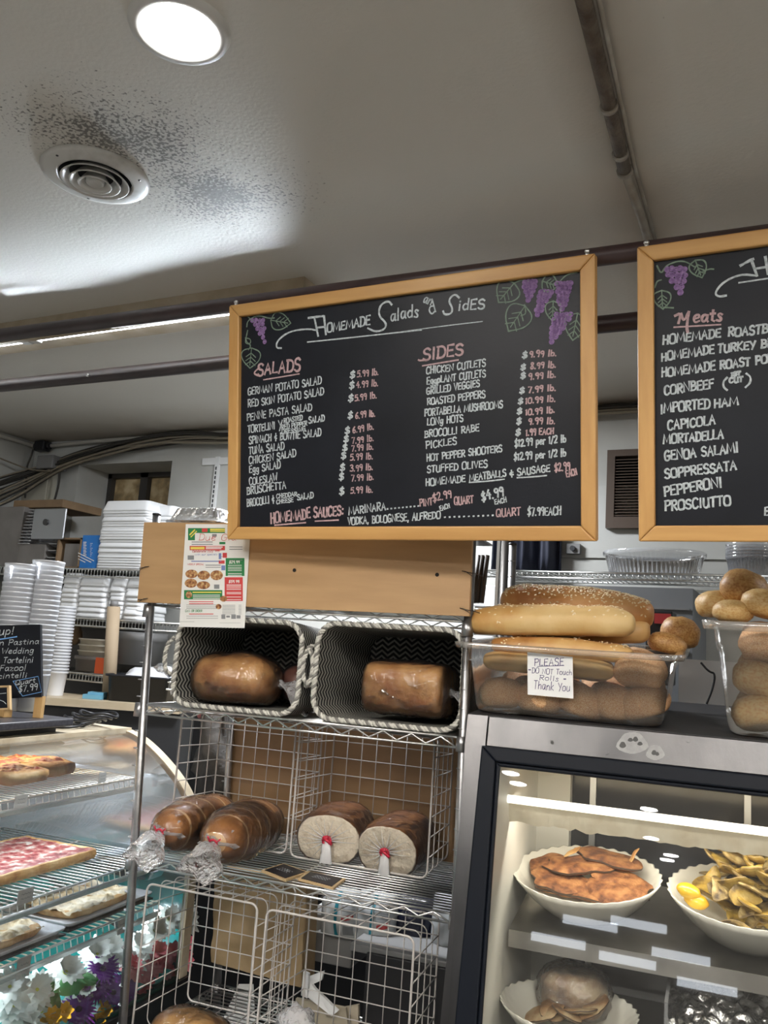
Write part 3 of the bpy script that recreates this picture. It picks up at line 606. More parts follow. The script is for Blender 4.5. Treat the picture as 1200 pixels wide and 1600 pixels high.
def grapes(P, mbv, z, c, n, r, k):
    for cx_, cy_ in c:
        ctr = P.px(*z((cx_, cy_)))
        pts = [ctr+V((r*k*math.cos(a), r*k*math.sin(a), 0)) for a in [2*PI*i/10 for i in range(11)]]
        P.ribbon(mbv, pts, 0.004, 0.0013)
        P.ribbon(mbv, [ctr+V((-r*.5, 0, 0)), ctr+V((r*.5, 0, 0))], r*1.1, 0.0010)
def bunch(x0, y0, w, h, lean, n=22):
    out = []
    rows = max(3, int(h/19))
    for j in range(rows):
        t = j/(rows-1); ww = w*(1-0.75*t**1.4); k = max(1, int(ww/19))
        for i in range(k): out.append((x0+lean*t+(i-(k-1)/2)*19+random.uniform(-3, 3), y0+h*t+random.uniform(-3, 3)))
    return out
def leaf(S, z, c, L, ang, wd=0.55):
    def p(a, b): return (c[0]+L*(a*math.cos(ang)-b*math.sin(ang)), c[1]+L*(a*math.sin(ang)+b*math.cos(ang)))
    S(z, [p(-.5, 0), p(-.35, wd*.8), p(.1, wd*.75), p(.5, 0)], .0034); S(z, [p(-.5, 0), p(-.35, -wd*.8), p(.1, -wd*.75), p(.5, 0)], .0034)
    S(z, [p(-.5, 0), p(.35, .02)], .003, sm=0)
    for q in (-.25, -.05, .15): S(z, [p(q, 0), p(q+.2, .25*wd*1.6)], .0026, sm=0); S(z, [p(q, 0), p(q+.2, -.25*wd*1.6)], .0026, sm=0)
mv = MB(); mg = MB(); T, S = writer(P1, mg)
grapes(P1, mv, ZA, bunch(150, 385, 80, 115, 35), 0, 0.0052, 1)
for b in ((690, 175, 90, 100, -8), (775, 230, 90, 125, -45), (875, 185, 100, 135, -10), (870, 355, 110, 145, -62)): grapes(P1, mv, ZB, bunch(*b), 0, 0.0052, 1)
S(ZA, [(90, 420), (95, 385), (150, 355), (210, 375), (240, 372)], .0036); S(ZA, [(90, 360), (130, 395)], .003, sm=0); S(ZA, [(95, 440), (82, 500), (115, 520), (100, 545)], .0036); S(ZA, [(82, 480), (112, 486), (110, 515), (82, 510), (84, 484)], .003)
leaf(S, ZA, (275, 392), 110, 0.15); leaf(S, ZA, (112, 590), 110, 1.65, .6)
leaf(S, ZB, (562, 235), 135, 2.25, .62); leaf(S, ZB, (618, 375), 165, 2.15, .55); leaf(S, ZB, (800, 185), 90, 0.3, .7); leaf(S, ZB, (815, 335), 110, 1.6, .5); leaf(S, ZB, (935, 420), 150, 1.75, .5)
S(ZB, [(600, 185), (640, 165), (680, 170)], .0034); S(ZB, [(850, 175), (890, 135), (945, 125)], .0034); S(ZB, [(660, 300), (670, 350), (640, 360)], .003)
mv.build('grape_drawing', CHALKV, tb1)['label'] = 'violet chalk grapes'; mg.build('leaf_drawing', CHALKG, tb1)['label'] = 'green chalk vine leaves'
# second board
mb = MB(); T, S = writer(P2, mb)
S(ZD, [(690, 190), (735, 165), (748, 160)], .006); S(ZD, [(740, 165), (765, 236)], .006, sm=0); S(ZD, [(803, 150), (815, 228)], .006, sm=0); S(ZD, [(752, 205), (815, 195)], .005, sm=0)
S(ZD, [(765, 236), (690, 228), (610, 265), (572, 315), (590, 332), (625, 326)], .005); S(ZD, [(683, 268), (815, 248), (1000, 222)], .0036)
T(ZD, 'OMEMADE MEATS', (830, 222), (1300, 160), 44, .005)
L_ = [('HOMEMADE', (338, 547), (600, 514), 38), ('ROASTBEEF', (635, 512), (900, 486), 38), ('HOMEMADE', (332, 623), (570, 588), 36), ('TURKEY BREAST', (588, 586), (960, 545), 36), ('HOMEMADE', (333, 695), (575, 663), 38), ('ROAST PORK', (598, 660), (870, 625), 36),
      ('CORNBEEF', (345, 777), (568, 745), 40), ('(', (610, 748), (632, 745), 44), (')', (712, 735), (738, 732), 44), ('CUT', (640, 724), (700, 716), 22), ('1ST', (648, 692), (690, 686), 16), ('IMPORTED', (328, 862), (550, 836), 40), ('HAM', (572, 836), (680, 822), 36), ('CAPICOLA', (360, 936), (575, 910), 40), ('MORTADELLA', (340, 1000), (612, 976), 38),
      ('GENOA', (346, 1076), (488, 1060), 42), ('SALAMI', (515, 1058), (680, 1036), 42), ('SOPPRESSATA', (348, 1158), (672, 1116), 40), ('PEPPERONI', (345, 1236), (606, 1196), 42), ('PROSCIUTTO', (348, 1305), (645, 1276), 42), ('EXTRA', (800, 1325), (960, 1315), 36)]
for tx_, a, b, c in L_: T(ZD, tx_, a, b, c, .0046)
mb.build('white_chalk_lettering', CHALKW, tb2)['label'] = 'white chalk handwriting'
mb = MB(); T, S = writer(P2, mb)
S(ZD, [(392, 418), (420, 405), (408, 452)], .006); S(ZD, [(420, 408), (432, 446), (455, 400)], .006); S(ZD, [(455, 400), (445, 470), (450, 492)], .006); T(ZD, 'eats', (475, 446), (605, 438), 52, .0055); S(ZD, [(388, 470), (600, 458)], .004, sm=0)
mb.build('pink_chalk_lettering', CHALKP, tb2)['label'] = 'pale pink chalk heading'
mv = MB(); mg = MB(); T, S = writer(P2, mg)
grapes(P2, mv, ZD, bunch(395, 205, 110, 110, 22), 0, 0.0052, 1)
leaf(S, ZD, (500, 205), 85, 1.2, .6); leaf(S, ZD, (335, 345), 85, 1.5, .6); S(ZD, [(310, 190), (330, 230), (350, 190), (400, 170), (440, 170), (480, 195)], .0036); S(ZD, [(300, 290), (310, 260), (330, 255)], .0036); S(ZD, [(520, 215), (550, 205), (568, 206)], .0034); S(ZD, [(340, 380), (385, 382)], .0034, sm=0)
mv.build('grape_drawing', CHALKV, tb2)['label'] = 'violet chalk grapes'; mg.build('leaf_drawing', CHALKG, tb2)['label'] = 'green chalk vine leaves'
WK = 1.0
# ------------------------------------------------------------------ wire rack with bread
RD, RWD = 0.52, 1.018                                     # depth, width
def lean(z): return 0.066*(1.245-z) if z < 1.245 else -0.03*(z-1.245)
rack = thing('wire_rack', 'chrome wire shelving rack of bread baskets between the pizza case and the cold case', 'shelving rack', W(RWD/2, RD/2, 0))
for nm, u, v in (('post', 0, 0), ('post', RWD, 0), ('post', 0, RD), ('post', RWD, RD)):
    k = 1.0 if u == 0 else 0.2
    mb = MB(); mb.cyl(W(u+lean(0.02)*k, v, 0.02), W(u+lean(1.83)*k, v, 1.83), 0.0125, 16)
    for z in [0.1+0.0508*i for i in range(34)]:
        c = W(u+lean(z)*k, v, z); mb.cyl(c-V((0, 0, .0012)), c+V((0, 0, .0012)), 0.0129, 16)
    p = mb.build(nm, POSTM, rack)
    c = W(u+lean(1.83)*k, v, 1.83); mb = MB(); mb.cyl(c, c+V((0, 0, 0.006)), 0.0135, 16); mb.build('post_cap', DARKM, p)
    for z in (1.545, 1.245, 0.808, 0.30):
        mb = MB(); c = W(u+lean(z)*k, v, z-0.014); mb.cyl(c-V((0, 0, .022)), c+V((0, 0, .018)), 0.0165, 16, 0, 0.015); mb.build('shelf_collar', POSTM, p)
    c = W(u+lean(0.02)*k, v, 0); mb = MB(); mb.cyl(c, c+V((0, 0, .025)), 0.02, 14); mb.build('foot', DARKM, p)
def shelf(zt, drop, wires=True, slope=0.0):
    k0 = lean(zt); u0_, u1_ = k0+0.018, RWD+k0*0.2-0.018
    mb = MB()
    for v in (0, RD):
        mb.cyl(W(u0_-.02, v, zt), W(u1_+.02, v, zt), 0.0034, 8); mb.cyl(W(u0_-.02, v, zt-drop), W(u1_+.02, v, zt-drop), 0.0034, 8)
        n = 12; pts = []
        for i in range(n*2+1):
            pts.append(W(lerp(u0_, u1_, i/(2*n)), v, zt-0.003 if i % 2 else zt-drop+0.003))
        mb.tube(pts, 0.0026, 6)
    for u in (u0_-.015, u1_+.015):
        mb.cyl(W(u, 0, zt), W(u, RD, zt), 0.0034, 8); mb.cyl(W(u, 0, zt-drop), W(u, RD, zt-drop), 0.0034, 8)
        pts = [W(u, RD*i/12, zt-0.003 if i % 2 else zt-drop+0.003) for i in range(13)]; mb.tube(pts, 0.0026, 6)
    s_ = mb.build('shelf', CHROME, rack); s_['label'] = 'chrome wire shelf with zigzag edge'
    mb = MB()
    for i in range(1, 21): mb.cyl(W(u0_-.015, RD*i/21, zt+.001), W(u1_+.015, RD*i/21, zt+.001), 0.0023, 6)
    for u in (lerp(u0_, u1_, .25), lerp(u0_, u1_, .5), lerp(u0_, u1_, .75)): mb.cyl(W(u, 0, zt-.003), W(u, RD, zt-.003), 0.0034, 6)
    mb.build('deck_wires', CHROME, s_)
for zt, dr in ((1.572, 0.024), (1.245, 0.027), (0.808, 0.023), (0.30, 0.023)): shelf(zt, dr)
ZS2, ZS3, ZS4 = 1.2495, 0.8125, 0.3045
# wooden sign board tied to the front of the rack
pb = MB(lambda a, b, c: W(a, b, c)); pb.hexa([(-.031, -.030, 1.553), (1.027, -.030, 1.562), (1.027, -.016, 1.562), (-.031, -.016, 1.553), (-.040, -.030, 1.803), (1.024, -.030, 1.81), (1.024, -.016, 1.81), (-.040, -.016, 1.803)])
t = thing('wooden_board', 'bare pale wooden board wired to the top of the bread rack', 'wooden board', W(.5, -.023, 1.555))
pb.build('plank', PLY, t)
HOLE = mat('dark_hole', (0.01, 0.008, 0.006), 0.9)
for q in [(460, 891), (683, 898)]:
    c = PR(*q, -.0305); mb = MB(); mb.cyl(c, c-RV*0.001, 0.0055, 12); mb.build('screw_hole', HOLE, t)
WIREB = mat('dark_tie_wire', (0.04, 0.03, 0.025), 0.5)
for q, dx in (((233, 885), -1), ((231, 935), -1), ((722, 892), 1), ((719, 950), 1)):
    c = PR(*q, -.032); mb = MB(); mb.tube([c, c+RU*0.018*dx-RV*.004+V((0, 0, -.004)), c+RU*0.036*dx+V((0, 0, -.006)), c+RU*.05*dx+RV*.03+V((0, 0, -.01))], 0.0011, 6)
    mb.tube([c, c+RU*0.012*dx-RV*.006+V((0, 0, -.002)), c+RU*0.03*dx-RV*.006+V((0, 0, -.014))], 0.0009, 6); mb.build('tie_wire', WIREB, t)
# back panel behind the upper grid baskets
t = thing('plywood_panel', 'tan plywood sheet standing behind the wire grid baskets', 'plywood sheet', W(.48, RD+.02, .82))
MB(lambda a, b, c: W(a, b, c)).box(0.018, 0.985, RD+0.018, RD+0.03, 0.80, 1.232).build('sheet', wood('tan_back_plywood', (0.40, 0.25, 0.13), (0.33, 0.20, 0.10), 'X', 3), t)

# printed flyer taped to the board
FLP = Plane(W(0.10, -0.0335, 1.5), RU, (0, 0, 1))
t = thing('paper_flyer', 'printed food flyer taped to the wooden board under the menu corner', 'flyer', PR(330, 900, -.034))
WHITEP = mat('flyer_paper', (0.72, 0.72, 0.70), 0.7)
RED = mat('flyer_red_ink', (0.55, 0.05, 0.05), 0.7); GREEN = mat('flyer_green_ink', (0.02, 0.19, 0.06), 0.7); GREYI = mat('flyer_grey_ink', (0.22, 0.23, 0.24), 0.7); YEL = mat('flyer_yellow_ink', (0.70, 0.58, 0.10), 0.7)
BLUEI = mat('flyer_blue_ink', (0.16, 0.22, 0.45), 0.7); FOODI = mat('flyer_food_print', (0.3, 0.15, 0.06), 0.7, noise_s=120, col2=[(0.10, 0.03, 0.015), (0.36, 0.16, 0.06), (0.62, 0.47, 0.22)], detail=3, lo=.3, hi=.7)
def zf(x, y): return (280+x/9.696, 820+y/9.696)
def fq(mb, x0, y0, x1, y1, m, h=0.0006): mb.add([FLP.at(*FLP.px(*zf(a, b)).to_tuple()[:2], h) for a, b in ((x0, y1), (x1, y1), (x1, y0), (x0, y0))], [(0, 1, 2, 3)], m)
crn = [(100, -10), (1085, -10), (990, 1565), (0, 1545)]
def sheetpt(a, b):
    x = lerp(lerp(crn[0][0], crn[1][0], a), lerp(crn[3][0], crn[2][0], a), b); y = lerp(lerp(crn[0][1], crn[1][1], a), lerp(crn[3][1], crn[2][1], a), b)
    q = FLP.px(*zf(x, y)); return FLP.at(q.x, q.y, 0.0)
mb = MB()
mb.grid(lambda a, b: sheetpt(a, 1-b), 8, 12)
mb.build('paper_sheet', WHITEP, t)
FM = [GREEN, RED, GREYI, YEL, BLUEI, FOODI, WHITEP]
mb = MB()
fq(mb, 135, 50, 695, 125, 0); fq(mb, 135, 125, 240, 235, 0); fq(mb, 470, 60, 695, 85, 3, .0008); fq(mb, 470, 92, 695, 108, 3, .0008); fq(mb, 345, 55, 430, 110, 1, .0008)
FLP.ribbon(mb, [FLP.px(*zf(165, 150)), FLP.px(*zf(235, 80))], .006, .0009, 3); FLP.ribbon(mb, [FLP.px(*zf(180, 185)), FLP.px(*zf(265, 100))], .004, .0009, 3)
fq(mb, 160, 320, 695, 385, 1); fq(mb, 175, 335, 385, 372, 3, .0008); fq(mb, 405, 330, 660, 345, 6, .0008); fq(mb, 405, 355, 640, 368, 6, .0008)
fq(mb, 185, 545, 640, 560, 4); fq(mb, 130, 465, 225, 530, 2); fq(mb, 600, 430, 640, 520, 4); fq(mb, 660, 425, 725, 500, 1); fq(mb, 600, 540, 690, 590, 1); fq(mb, 640, 615, 700, 690, 4)
fq(mb, 705, 505, 990, 775, 0); fq(mb, 690, 795, 965, 1155, 1)
for y in (610, 640, 665, 690, 735, 760): fq(mb, 740, y, 950, y+9, 6, .0008)
for y in (905, 925, 950, 975, 1020, 1040, 1090, 1130): fq(mb, 720, y, 940, y+9, 6, .0008)
fq(mb, 75, 990, 655, 1130, 0); fq(mb, 205, 1015, 640, 1032, 3, .0008)
for y in (1060, 1085, 1110): fq(mb, 210, y, 620, y+10, 6, .0008)
for y in (405, 440, 605): fq(mb, 760, y-75, 960, y-63, 2)
for y in (1210, 1240, 1265, 1380, 1412): fq(mb, 110, y, 590, y+7, 2)
for y in (1160, 1190, 1345): fq(mb, 150, y, 520, y+12, 1)
for y in range(1215, 1350, 22): fq(mb, 655, y, 850, y+7, 2); fq(mb, 900, y, 945, y+7, 2)
fq(mb, 640, 1360, 700, 1425, 2); fq(mb, 790, 1360, 860, 1425, 2); fq(mb, 715, 1375, 770, 1405, 2); fq(mb, 870, 1370, 930, 1420, 2); fq(mb, 10, 1466, 230, 1470, 2); fq(mb, 610, 1484, 930, 1488, 2); fq(mb, 530, 905, 610, 970, 2)
for y in (255, 290): fq(mb, 190, y, 510, y+13, 2)
fq(mb, 610, 260, 700, 295, 0); fq(mb, 620, 480, 700, 486, 2); fq(mb, 400, 605, 630, 618, 2); fq(mb, 400, 640, 630, 650, 2); fq(mb, 500, 140, 570, 180, 2)
mb.build('printed_blocks', FM, t)
mb = MB()
for cx_, cy_, rx_, ry_ in ((190, 745, 95, 65), (375, 765, 95, 70), (570, 765, 95, 75), (180, 885, 95, 70), (370, 915, 100, 60), (150, 1060, 48, 52), (675, 1120, 55, 45), (600, 1240, 45, 40)):
    pts = [FLP.px(*zf(cx_+rx_*math.cos(a), cy_-ry_*math.sin(a))) for a in [2*PI*i/20 for i in range(20)]]
    mb.add([FLP.at(p.x, p.y, 0.001) for p in pts], [tuple(range(20))], 0)
mb.build('food_pictures', FOODI, t)
mb = MB()
def FT(txt, a, b, cap, w, m): 
    pa, pb = FLP.px(*zf(*a)), FLP.px(*zf(*b)); h = (FLP.px(*zf(a[0], a[1]-cap))-pa).length; FLP.p0 += FLP.n*0.0004; FLP.text(mb, txt, pa, pb, h, w, m, jit=.01); FLP.p0 -= FLP.n*0.0004
FT('Due Gia', (300, 235), (860, 240), 95, .0016, 1); FT('Celebrate July 4th', (200, 418), (615, 412), 30, .0013, 1); FT('CALL OR ORDER', (95, 1320), (350, 1320), 32, .0013, 0); FT('WEEKLY SPECIAL', (130, 612), (375, 612), 24, .0011, 1); FT('$29.99', (760, 585), (915, 585), 38, .0022, 6); FT('$59.99', (755, 880), (910, 880), 38, .0022, 6)
FT('with our specials', (240, 465), (580, 460), 26, .001, 4)
mb.build('printed_lettering', FM, t)

# ------------------------------------------------------------------ rope baskets lying on their sides
def chevron():
    m = bpy.data.materials.new('black_and_white_chevron_weave'); m.use_nodes = True; nt = m.node_tree; N = nt.nodes; L = nt.links; b = N['Principled BSDF']; b.inputs['Roughness'].default_value = 0.85
    uv = N.new('ShaderNodeUVMap'); sx = N.new('ShaderNodeSeparateXYZ'); L.new(uv.outputs[0], sx.inputs[0])
    def mth(op, a, c=None, d=None):
        x = N.new('ShaderNodeMath'); x.operation = op
        for i, q in enumerate((a, c, d)):
            if q is None: continue
            if isinstance(q, (int, float)): x.inputs[i].default_value = q
            else: L.new(q, x.inputs[i])
        return x.outputs[0]
    pp = mth('PINGPONG', mth('MULTIPLY', sx.outputs[0], 1.0), 0.5)
    fr_ = mth('FRACT', mth('ADD', sx.outputs[1], mth('MULTIPLY', pp, 1.8)))
    st = mth('GREATER_THAN', fr_, 0.56)
    no = N.new('ShaderNodeTexNoise'); no.inputs['Scale'].default_value = 190; tc = N.new('ShaderNodeTexCoord'); L.new(tc.outputs['Object'], no.inputs[0])
    mx = N.new('ShaderNodeMixRGB'); L.new(st, mx.inputs[0]); mx.inputs[1].default_value = (0.012, 0.012, 0.013, 1); mx.inputs[2].default_value = (0.42, 0.41, 0.36, 1)
    m3 = N.new('ShaderNodeMixRGB'); m3.blend_type = 'MULTIPLY'; m3.inputs[0].default_value = 0.55; L.new(mx.outputs[0], m3.inputs[1]); L.new(no.outputs[0], m3.inputs[2])
    L.new(m3.outputs[0], b.inputs['Base Color'])
    bp = N.new('ShaderNodeBump'); bp.inputs['Strength'].default_value = 0.6; bp.inputs['Distance'].default_value = 0.004; L.new(st, bp.inputs['Height']); L.new(bp.outputs[0], b.inputs['Normal'])
    return m
CHEV = chevron()
ROPE = mat('pale_grey_rope', (0.56, 0.55, 0.50), 0.85, bump=(150, 0.5))
ROPED = mat('dark_grey_rope', (0.20, 0.195, 0.18), 0.85)
def rrect(w, h, r, n=7):
    pts = []
    for cx_, cy_, a in ((w/2-r, h/2-r, 0), (-w/2+r, h/2-r, PI/2), (-w/2+r, -h/2+r, PI), (w/2-r, -h/2+r, 1.5*PI)):
        for i in range(n): pts.append((cx_+r*math.cos(a+PI/2*i/(n-1)), cy_+r*math.sin(a+PI/2*i/(n-1))))
    out = []
    for i, p in enumerate(pts):                            # even out long edges
        q = pts[(i+1) % len(pts)]; k = max(1, int(math.hypot(q[0]-p[0], q[1]-p[1])/0.03))
        for j in range(k): out.append((lerp(p[0], q[0], j/k), lerp(p[1], q[1], j/k)))
    return out
def twisted(mb, path, r, m=(0, 1), closed=True, pitch=0.03):
    # three-strand braid along a path
    path = [V(p) for p in path]; 
    if closed: path = path+[path[0]]
    cum = [0]
    for a, b in zip(path, path[1:]): cum.append(cum[-1]+(b-a).length)
    n = int(cum[-1]/0.006); rings = [[], [], []]; j = 0
    for i in range(n+1):
        d = cum[-1]*i/n
        while j < len(path)-2 and cum[j+1] < d: j += 1
        t = (d-cum[j])/max(1e-9, cum[j+1]-cum[j]); c = lerp(path[j], path[j+1], t); tg = (path[j+1]-path[j]).normalized()
        a = V((0, 0, 1)) if abs(tg.z) < .8 else V(RV); a = (a-tg*a.dot(tg)).normalized(); b = tg.cross(a)
        for s_ in range(3):
            ph = 2*PI*d/pitch+s_*2*PI/3; rings[s_].append(c+a*(r*.55*math.cos(ph))+b*(r*.55*math.sin(ph)))
    for s_ in range(3): mb.tube(rings[s_], r*0.52, 7, m[0] if s_ < 2 else m[1])
def rope_basket(uc, w, h, z0, v0, depth, lab, hand):
    t = thing('rope_basket', lab, 'basket', W(uc, v0+depth/2, z0), 'chevron rope baskets')
    def ring(k, dv, off=0.0): 
        ww, hh = w*(1-.10*k)-2*off, h*(1-.10*k)-2*off
        return [W(uc+a, v0+dv, z0+h/2-0.02*0*k-h*0.05*k*0+b-(h-hh)/2*0+ (0 if b > 0 else 0)) for a, b in rrect(ww, hh, 0.055*(1-.1*k))]
    n = len(ring(0, 0)); NV = 10; mb = MB()
    cn = min(len(ring(k/NV, 0)) for k in range(NV+1))
    def ring_n(k, dv, off=0.0):
        ww, hh = w*(1-.10*k)-2*off, h*(1-.06*k)-2*off; base = rrect(w, h, 0.06); sx_, sz_ = ww/w, hh/h
        return [W(uc+a*sx_, v0+dv, z0+hh/2+off+b*sz_) for a, b in base]
    m_ = len(ring_n(0, 0))
    per = [0]
    bp = rrect(w, h, .06)
    for i in range(m_): per.append(per[-1]+math.hypot(bp[(i+1) % m_][0]-bp[i][0], bp[(i+1) % m_][1]-bp[i][1]))
    def wall(off, dmax):
        vs_, uvs = [], []
        for j in range(NV+1):
            k = j/NV; r = ring_n(k, dmax*k, off); r = r+[r[0]]
            for i, p in enumerate(r): vs_.append(p); uvs.append((per[i]/0.040, dmax*k/0.017))
        fs = [(j*(m_+1)+i, j*(m_+1)+i+1, (j+1)*(m_+1)+i+1, (j+1)*(m_+1)+i) for j in range(NV) for i in range(m_)]
        mb.add(vs_, fs, 0, True, uvs)
        return vs_[NV*(m_+1):-1]
    a_ = wall(0.0, depth); b_ = wall(0.011, depth-0.012)
    for lp in (a_, b_):
        uv = [((p-RO).dot(RU)/0.040, p.z/0.017) for p in lp]; mb.add(lp, [tuple(range(len(lp)))], 0, False, uv)
    mb.build('woven_body', CHEV, t)
    mb = MB(); twisted(mb, ring_n(0, -0.004, 0.005), 0.0085); mb.build('braided_rim', [ROPE, ROPED], t)
    for sgn in hand:
        x = uc+sgn*w/2
        pts = [W(x, v0+.03, z0+h*.72), W(x+sgn*.02, v0+.00, z0+h*.74), W(x+sgn*.034, v0-.004, z0+h*.62), W(x+sgn*.036, v0-.004, z0+h*.45), W(x+sgn*.022, v0, z0+h*.33), W(x, v0+.03, z0+h*.34)]
        mb = MB(); twisted(mb, chaikin(pts, 2), 0.0075, closed=False); mb.build('rope_handle', [ROPE, ROPED], t)
rope_basket(0.315, 0.43, 0.272, ZS2+.002, 0.012, 0.36, 'left chevron rope basket on the rack, holding a loaf in a crinkled bag', (-1, 1))
rope_basket(0.792, 0.445, 0.278, ZS2+.002, 0.012, 0.36, 'right chevron rope basket on the rack, beside the clear tub of rolls', (-1,))

# loaves
def wrapped(name, lab, loc, ax, rings, crust, group=None, ends=True, slack=1.035, seed=1, ruff=(1,), ruffm=None, tie=True, up=(0, 0, 1), mats2=None, tailL=0.07, cat='bread loaf', zscale=1.0):
    M = frame(loc, ax, up)
    t = thing(name, lab, cat, loc, group)
    mb = MB(M); mb.loft(rings); mb.build('loaf', crust, t)
    lx = max(r[0].x for r in rings)
    mb = MB(M); rr = []
    for i, r in enumerate(rings):
        c = sum((p for p in r), V())/len(r); 
        rr.append([c+(p-c)*slack+V((0, p.y, p.z)).normalized()*(0.004+nz(p+V((seed, 0, 0)), 25, .006)) for p in r])
    mb.loft(rr); mb.build('plastic_bag', BAGFILM, t)
    for s_ in ruff:
        c0 = rings[-1] if s_ > 0 else rings[0]; cc = sum((p for p in c0), V())/len(c0)
        mb = MB(M); rr = []
        for j, (dx, rad) in enumerate(((-0.012, .034), (0.004, .012), (0.012, .009), (0.030, .028), (0.05, .043), (tailL, .05))):
            rr.append([cc+V((s_*dx, rad*(1+.35*math.sin(k*5+j))*math.cos(2*PI*k/24), rad*.8*(1+.4*math.sin(k*7+j*2))*math.sin(2*PI*k/24)-max(0, dx)*.55)) for k in range(24)])
        mb.loft(rr, cap=False); g = mb.build('gathered_bag_end', BAGMILK, t)
        if tie:
            mb = MB(M); ring = [cc+V((s_*.009, .0115*math.cos(a), .0115*math.sin(a))) for a in [2*PI*k/12 for k in range(12)]]; mb.tube(ring, .003, 6, closed=True)
            mb.tube([cc+V((s_*.009, .01, .006)), cc+V((s_*.02, .02, .016))], .0022, 6); mb.tube([cc+V((s_*.009, -.01, .006)), cc+V((s_*.02, -.012, .018))], .0022, 6); mb.build('twist_tie', TIE, g)
    return t
def slashed(step, dep=.045, w=.006): return lambda x: 1-dep*max(0, 1-abs(((x/step+.5) % 1)-.5)*step/w)
# big round loaf in the left rope basket
wrapped('bread_loaf', 'round brown loaf in a crinkled clear bag, in the left rope basket', PR(372, 1062, .12), RU+RV*.1, loaf_rings(.285, .11, .082, ep=2.6, na=.008, seed=2, flat=.75), CRUST, 'loaves in the rope baskets', ruff=(1,), tie=False, slack=1.03, seed=3, tailL=.10)
wrapped('bread_loaf', 'dark brown loaf at the back of the left rope basket', W(.44, .25, ZS2+.085), RV+RU*.2, loaf_rings(.20, .065, .062, seed=8, flat=.8), mat('rye_crust', (0.09, 0.03, 0.02), .5, noise_s=12, col2=(0.14, 0.05, 0.03)), 'loaves in the rope baskets', ruff=(), slack=1.02)
wrapped('bread_loaf', 'pan-shaped light brown loaf in clear bag, in the right rope basket', PR(642, 1076, .13), RU-RV*.02, loaf_rings(.245, .10, .074, ep=7, pw=3.6, na=.004, seed=5, flat=.95), CRUST, 'loaves in the rope baskets', ruff=(1,), tie=False, slack=1.015, seed=9, tailL=.05)
# two long loaves lying end-on below
def stripes(): 
    m = bpy.data.materials.new('slashed_brown_crust'); m.use_nodes = True; nt = m.node_tree; N = nt.nodes; L = nt.links; b = N['Principled BSDF']; b.inputs['Roughness'].default_value = .42
    uv = N.new('ShaderNodeUVMap'); sx = N.new('ShaderNodeSeparateXYZ'); L.new(uv.outputs[0], sx.inputs[0])
    n = N.new('ShaderNodeTexNoise'); n.inputs['Scale'].default_value = 16; n.inputs['Detail'].default_value = 5; tc = N.new('ShaderNodeTexCoord'); L.new(tc.outputs['Object'], n.inputs[0])
    r = N.new('ShaderNodeValToRGB'); r.color_ramp.elements[0].position = .3; r.color_ramp.elements[1].position = .7; r.color_ramp.elements[0].color = (.17, .055, .014, 1); r.color_ramp.elements[1].color = (.36, .15, .04, 1); L.new(n.outputs[0], r.inputs[0])
    def mth(op, a, c):
        x = N.new('ShaderNodeMath'); x.operation = op
        for i, q in enumerate((a, c)):
            if isinstance(q, (int, float)): x.inputs[i].default_value = q
            else: L.new(q, x.inputs[i])
        return x.outputs[0]
    wv = mth('ADD', sx.outputs[0], mth('MULTIPLY', n.outputs[0], .10))
    fr_ = mth('PINGPONG', wv, .5); st = mth('LESS_THAN', fr_, .045); st2 = mth('MULTIPLY', st, .8)
    mx = N.new('ShaderNodeMixRGB'); L.new(st2, mx.inputs[0]); L.new(r.outputs[0], mx.inputs[1]); mx.inputs[2].default_value = (.62, .40, .20, 1); L.new(mx.outputs[0], b.inputs['Base Color'])
    return m
SLASH = stripes()
def long_loaf(lab, near, far, rw, rh, seed, name='bread_loaf'):
    d = far-near; L_ = d.length; c = (near+far)/2; M = frame(c, -d)
    t = thing(name, lab, 'bread loaf', c, 'long bagged loaves on the middle shelf')
    rings = loaf_rings(L_, rw, rh, nseg=34, ep=2.5, na=.004, seed=seed, flat=.8, groove=slashed(.072, .03))
    mb = MB(M); uvs = [(p.x/.072, i/22) for r in rings for i, p in enumerate(r)]; mb.loft(rings, uvs=uvs); mb.build('loaf', SLASH, t)
    mb = MB(M); mb.loft([[V((p.x*1.02, p.y, p.z))+V((0, p.y, p.z)).normalized()*(.005+nz(p+V((seed, 0, 0)), 22, .005)) for p in r] for r in rings]); mb.build('plastic_bag', BAGFILM, t)
    cc = V((L_/2*1.01, 0, 0)); mb = MB(M); rr = []
    for j, (dx, rad, dz) in enumerate(((-0.03, .055, 0), (-.012, .034, .0), (0.004, .012, 0), (0.012, .010, 0), (0.030, .03, -.012), (0.055, .05, -.03), (.085, .058, -.045))):
        rr.append([cc+V((dx, rad*(1+.3*math.sin(k*5+j))*math.cos(2*PI*k/24), rad*.7*(1+.4*math.sin(k*7+j*2))*math.sin(2*PI*k/24)+dz)) for k in range(24)])
    mb.loft(rr, cap=False); g = mb.build('gathered_bag_end', BAGMILK, t)
    mb = MB(M); mb.tube([cc+V((.009, .0125*math.cos(a), .0125*math.sin(a))) for a in [2*PI*k/12 for k in range(12)]], .0032, 6, closed=True)
    mb.tube([cc+V((.009, .01, .006)), cc+V((.02, .026, .018))], .0024, 6); mb.tube([cc+V((.009, -.01, .006)), cc+V((.02, -.012, .022))], .0024, 6); mb.build('twist_tie', TIE, g)
long_loaf('brown slashed loaf in clear bag, left one of the pair by the rack post', W(.10, .035, ZS3+.064), W(.085, .43, ZS3+.064), .083, .075, 3)
long_loaf('brown slashed loaf in clear bag, right one of the pair by the rack post', W(.305, .0, ZS3+.068), W(.25, .43, ZS3+.068), .088, .08, 7)
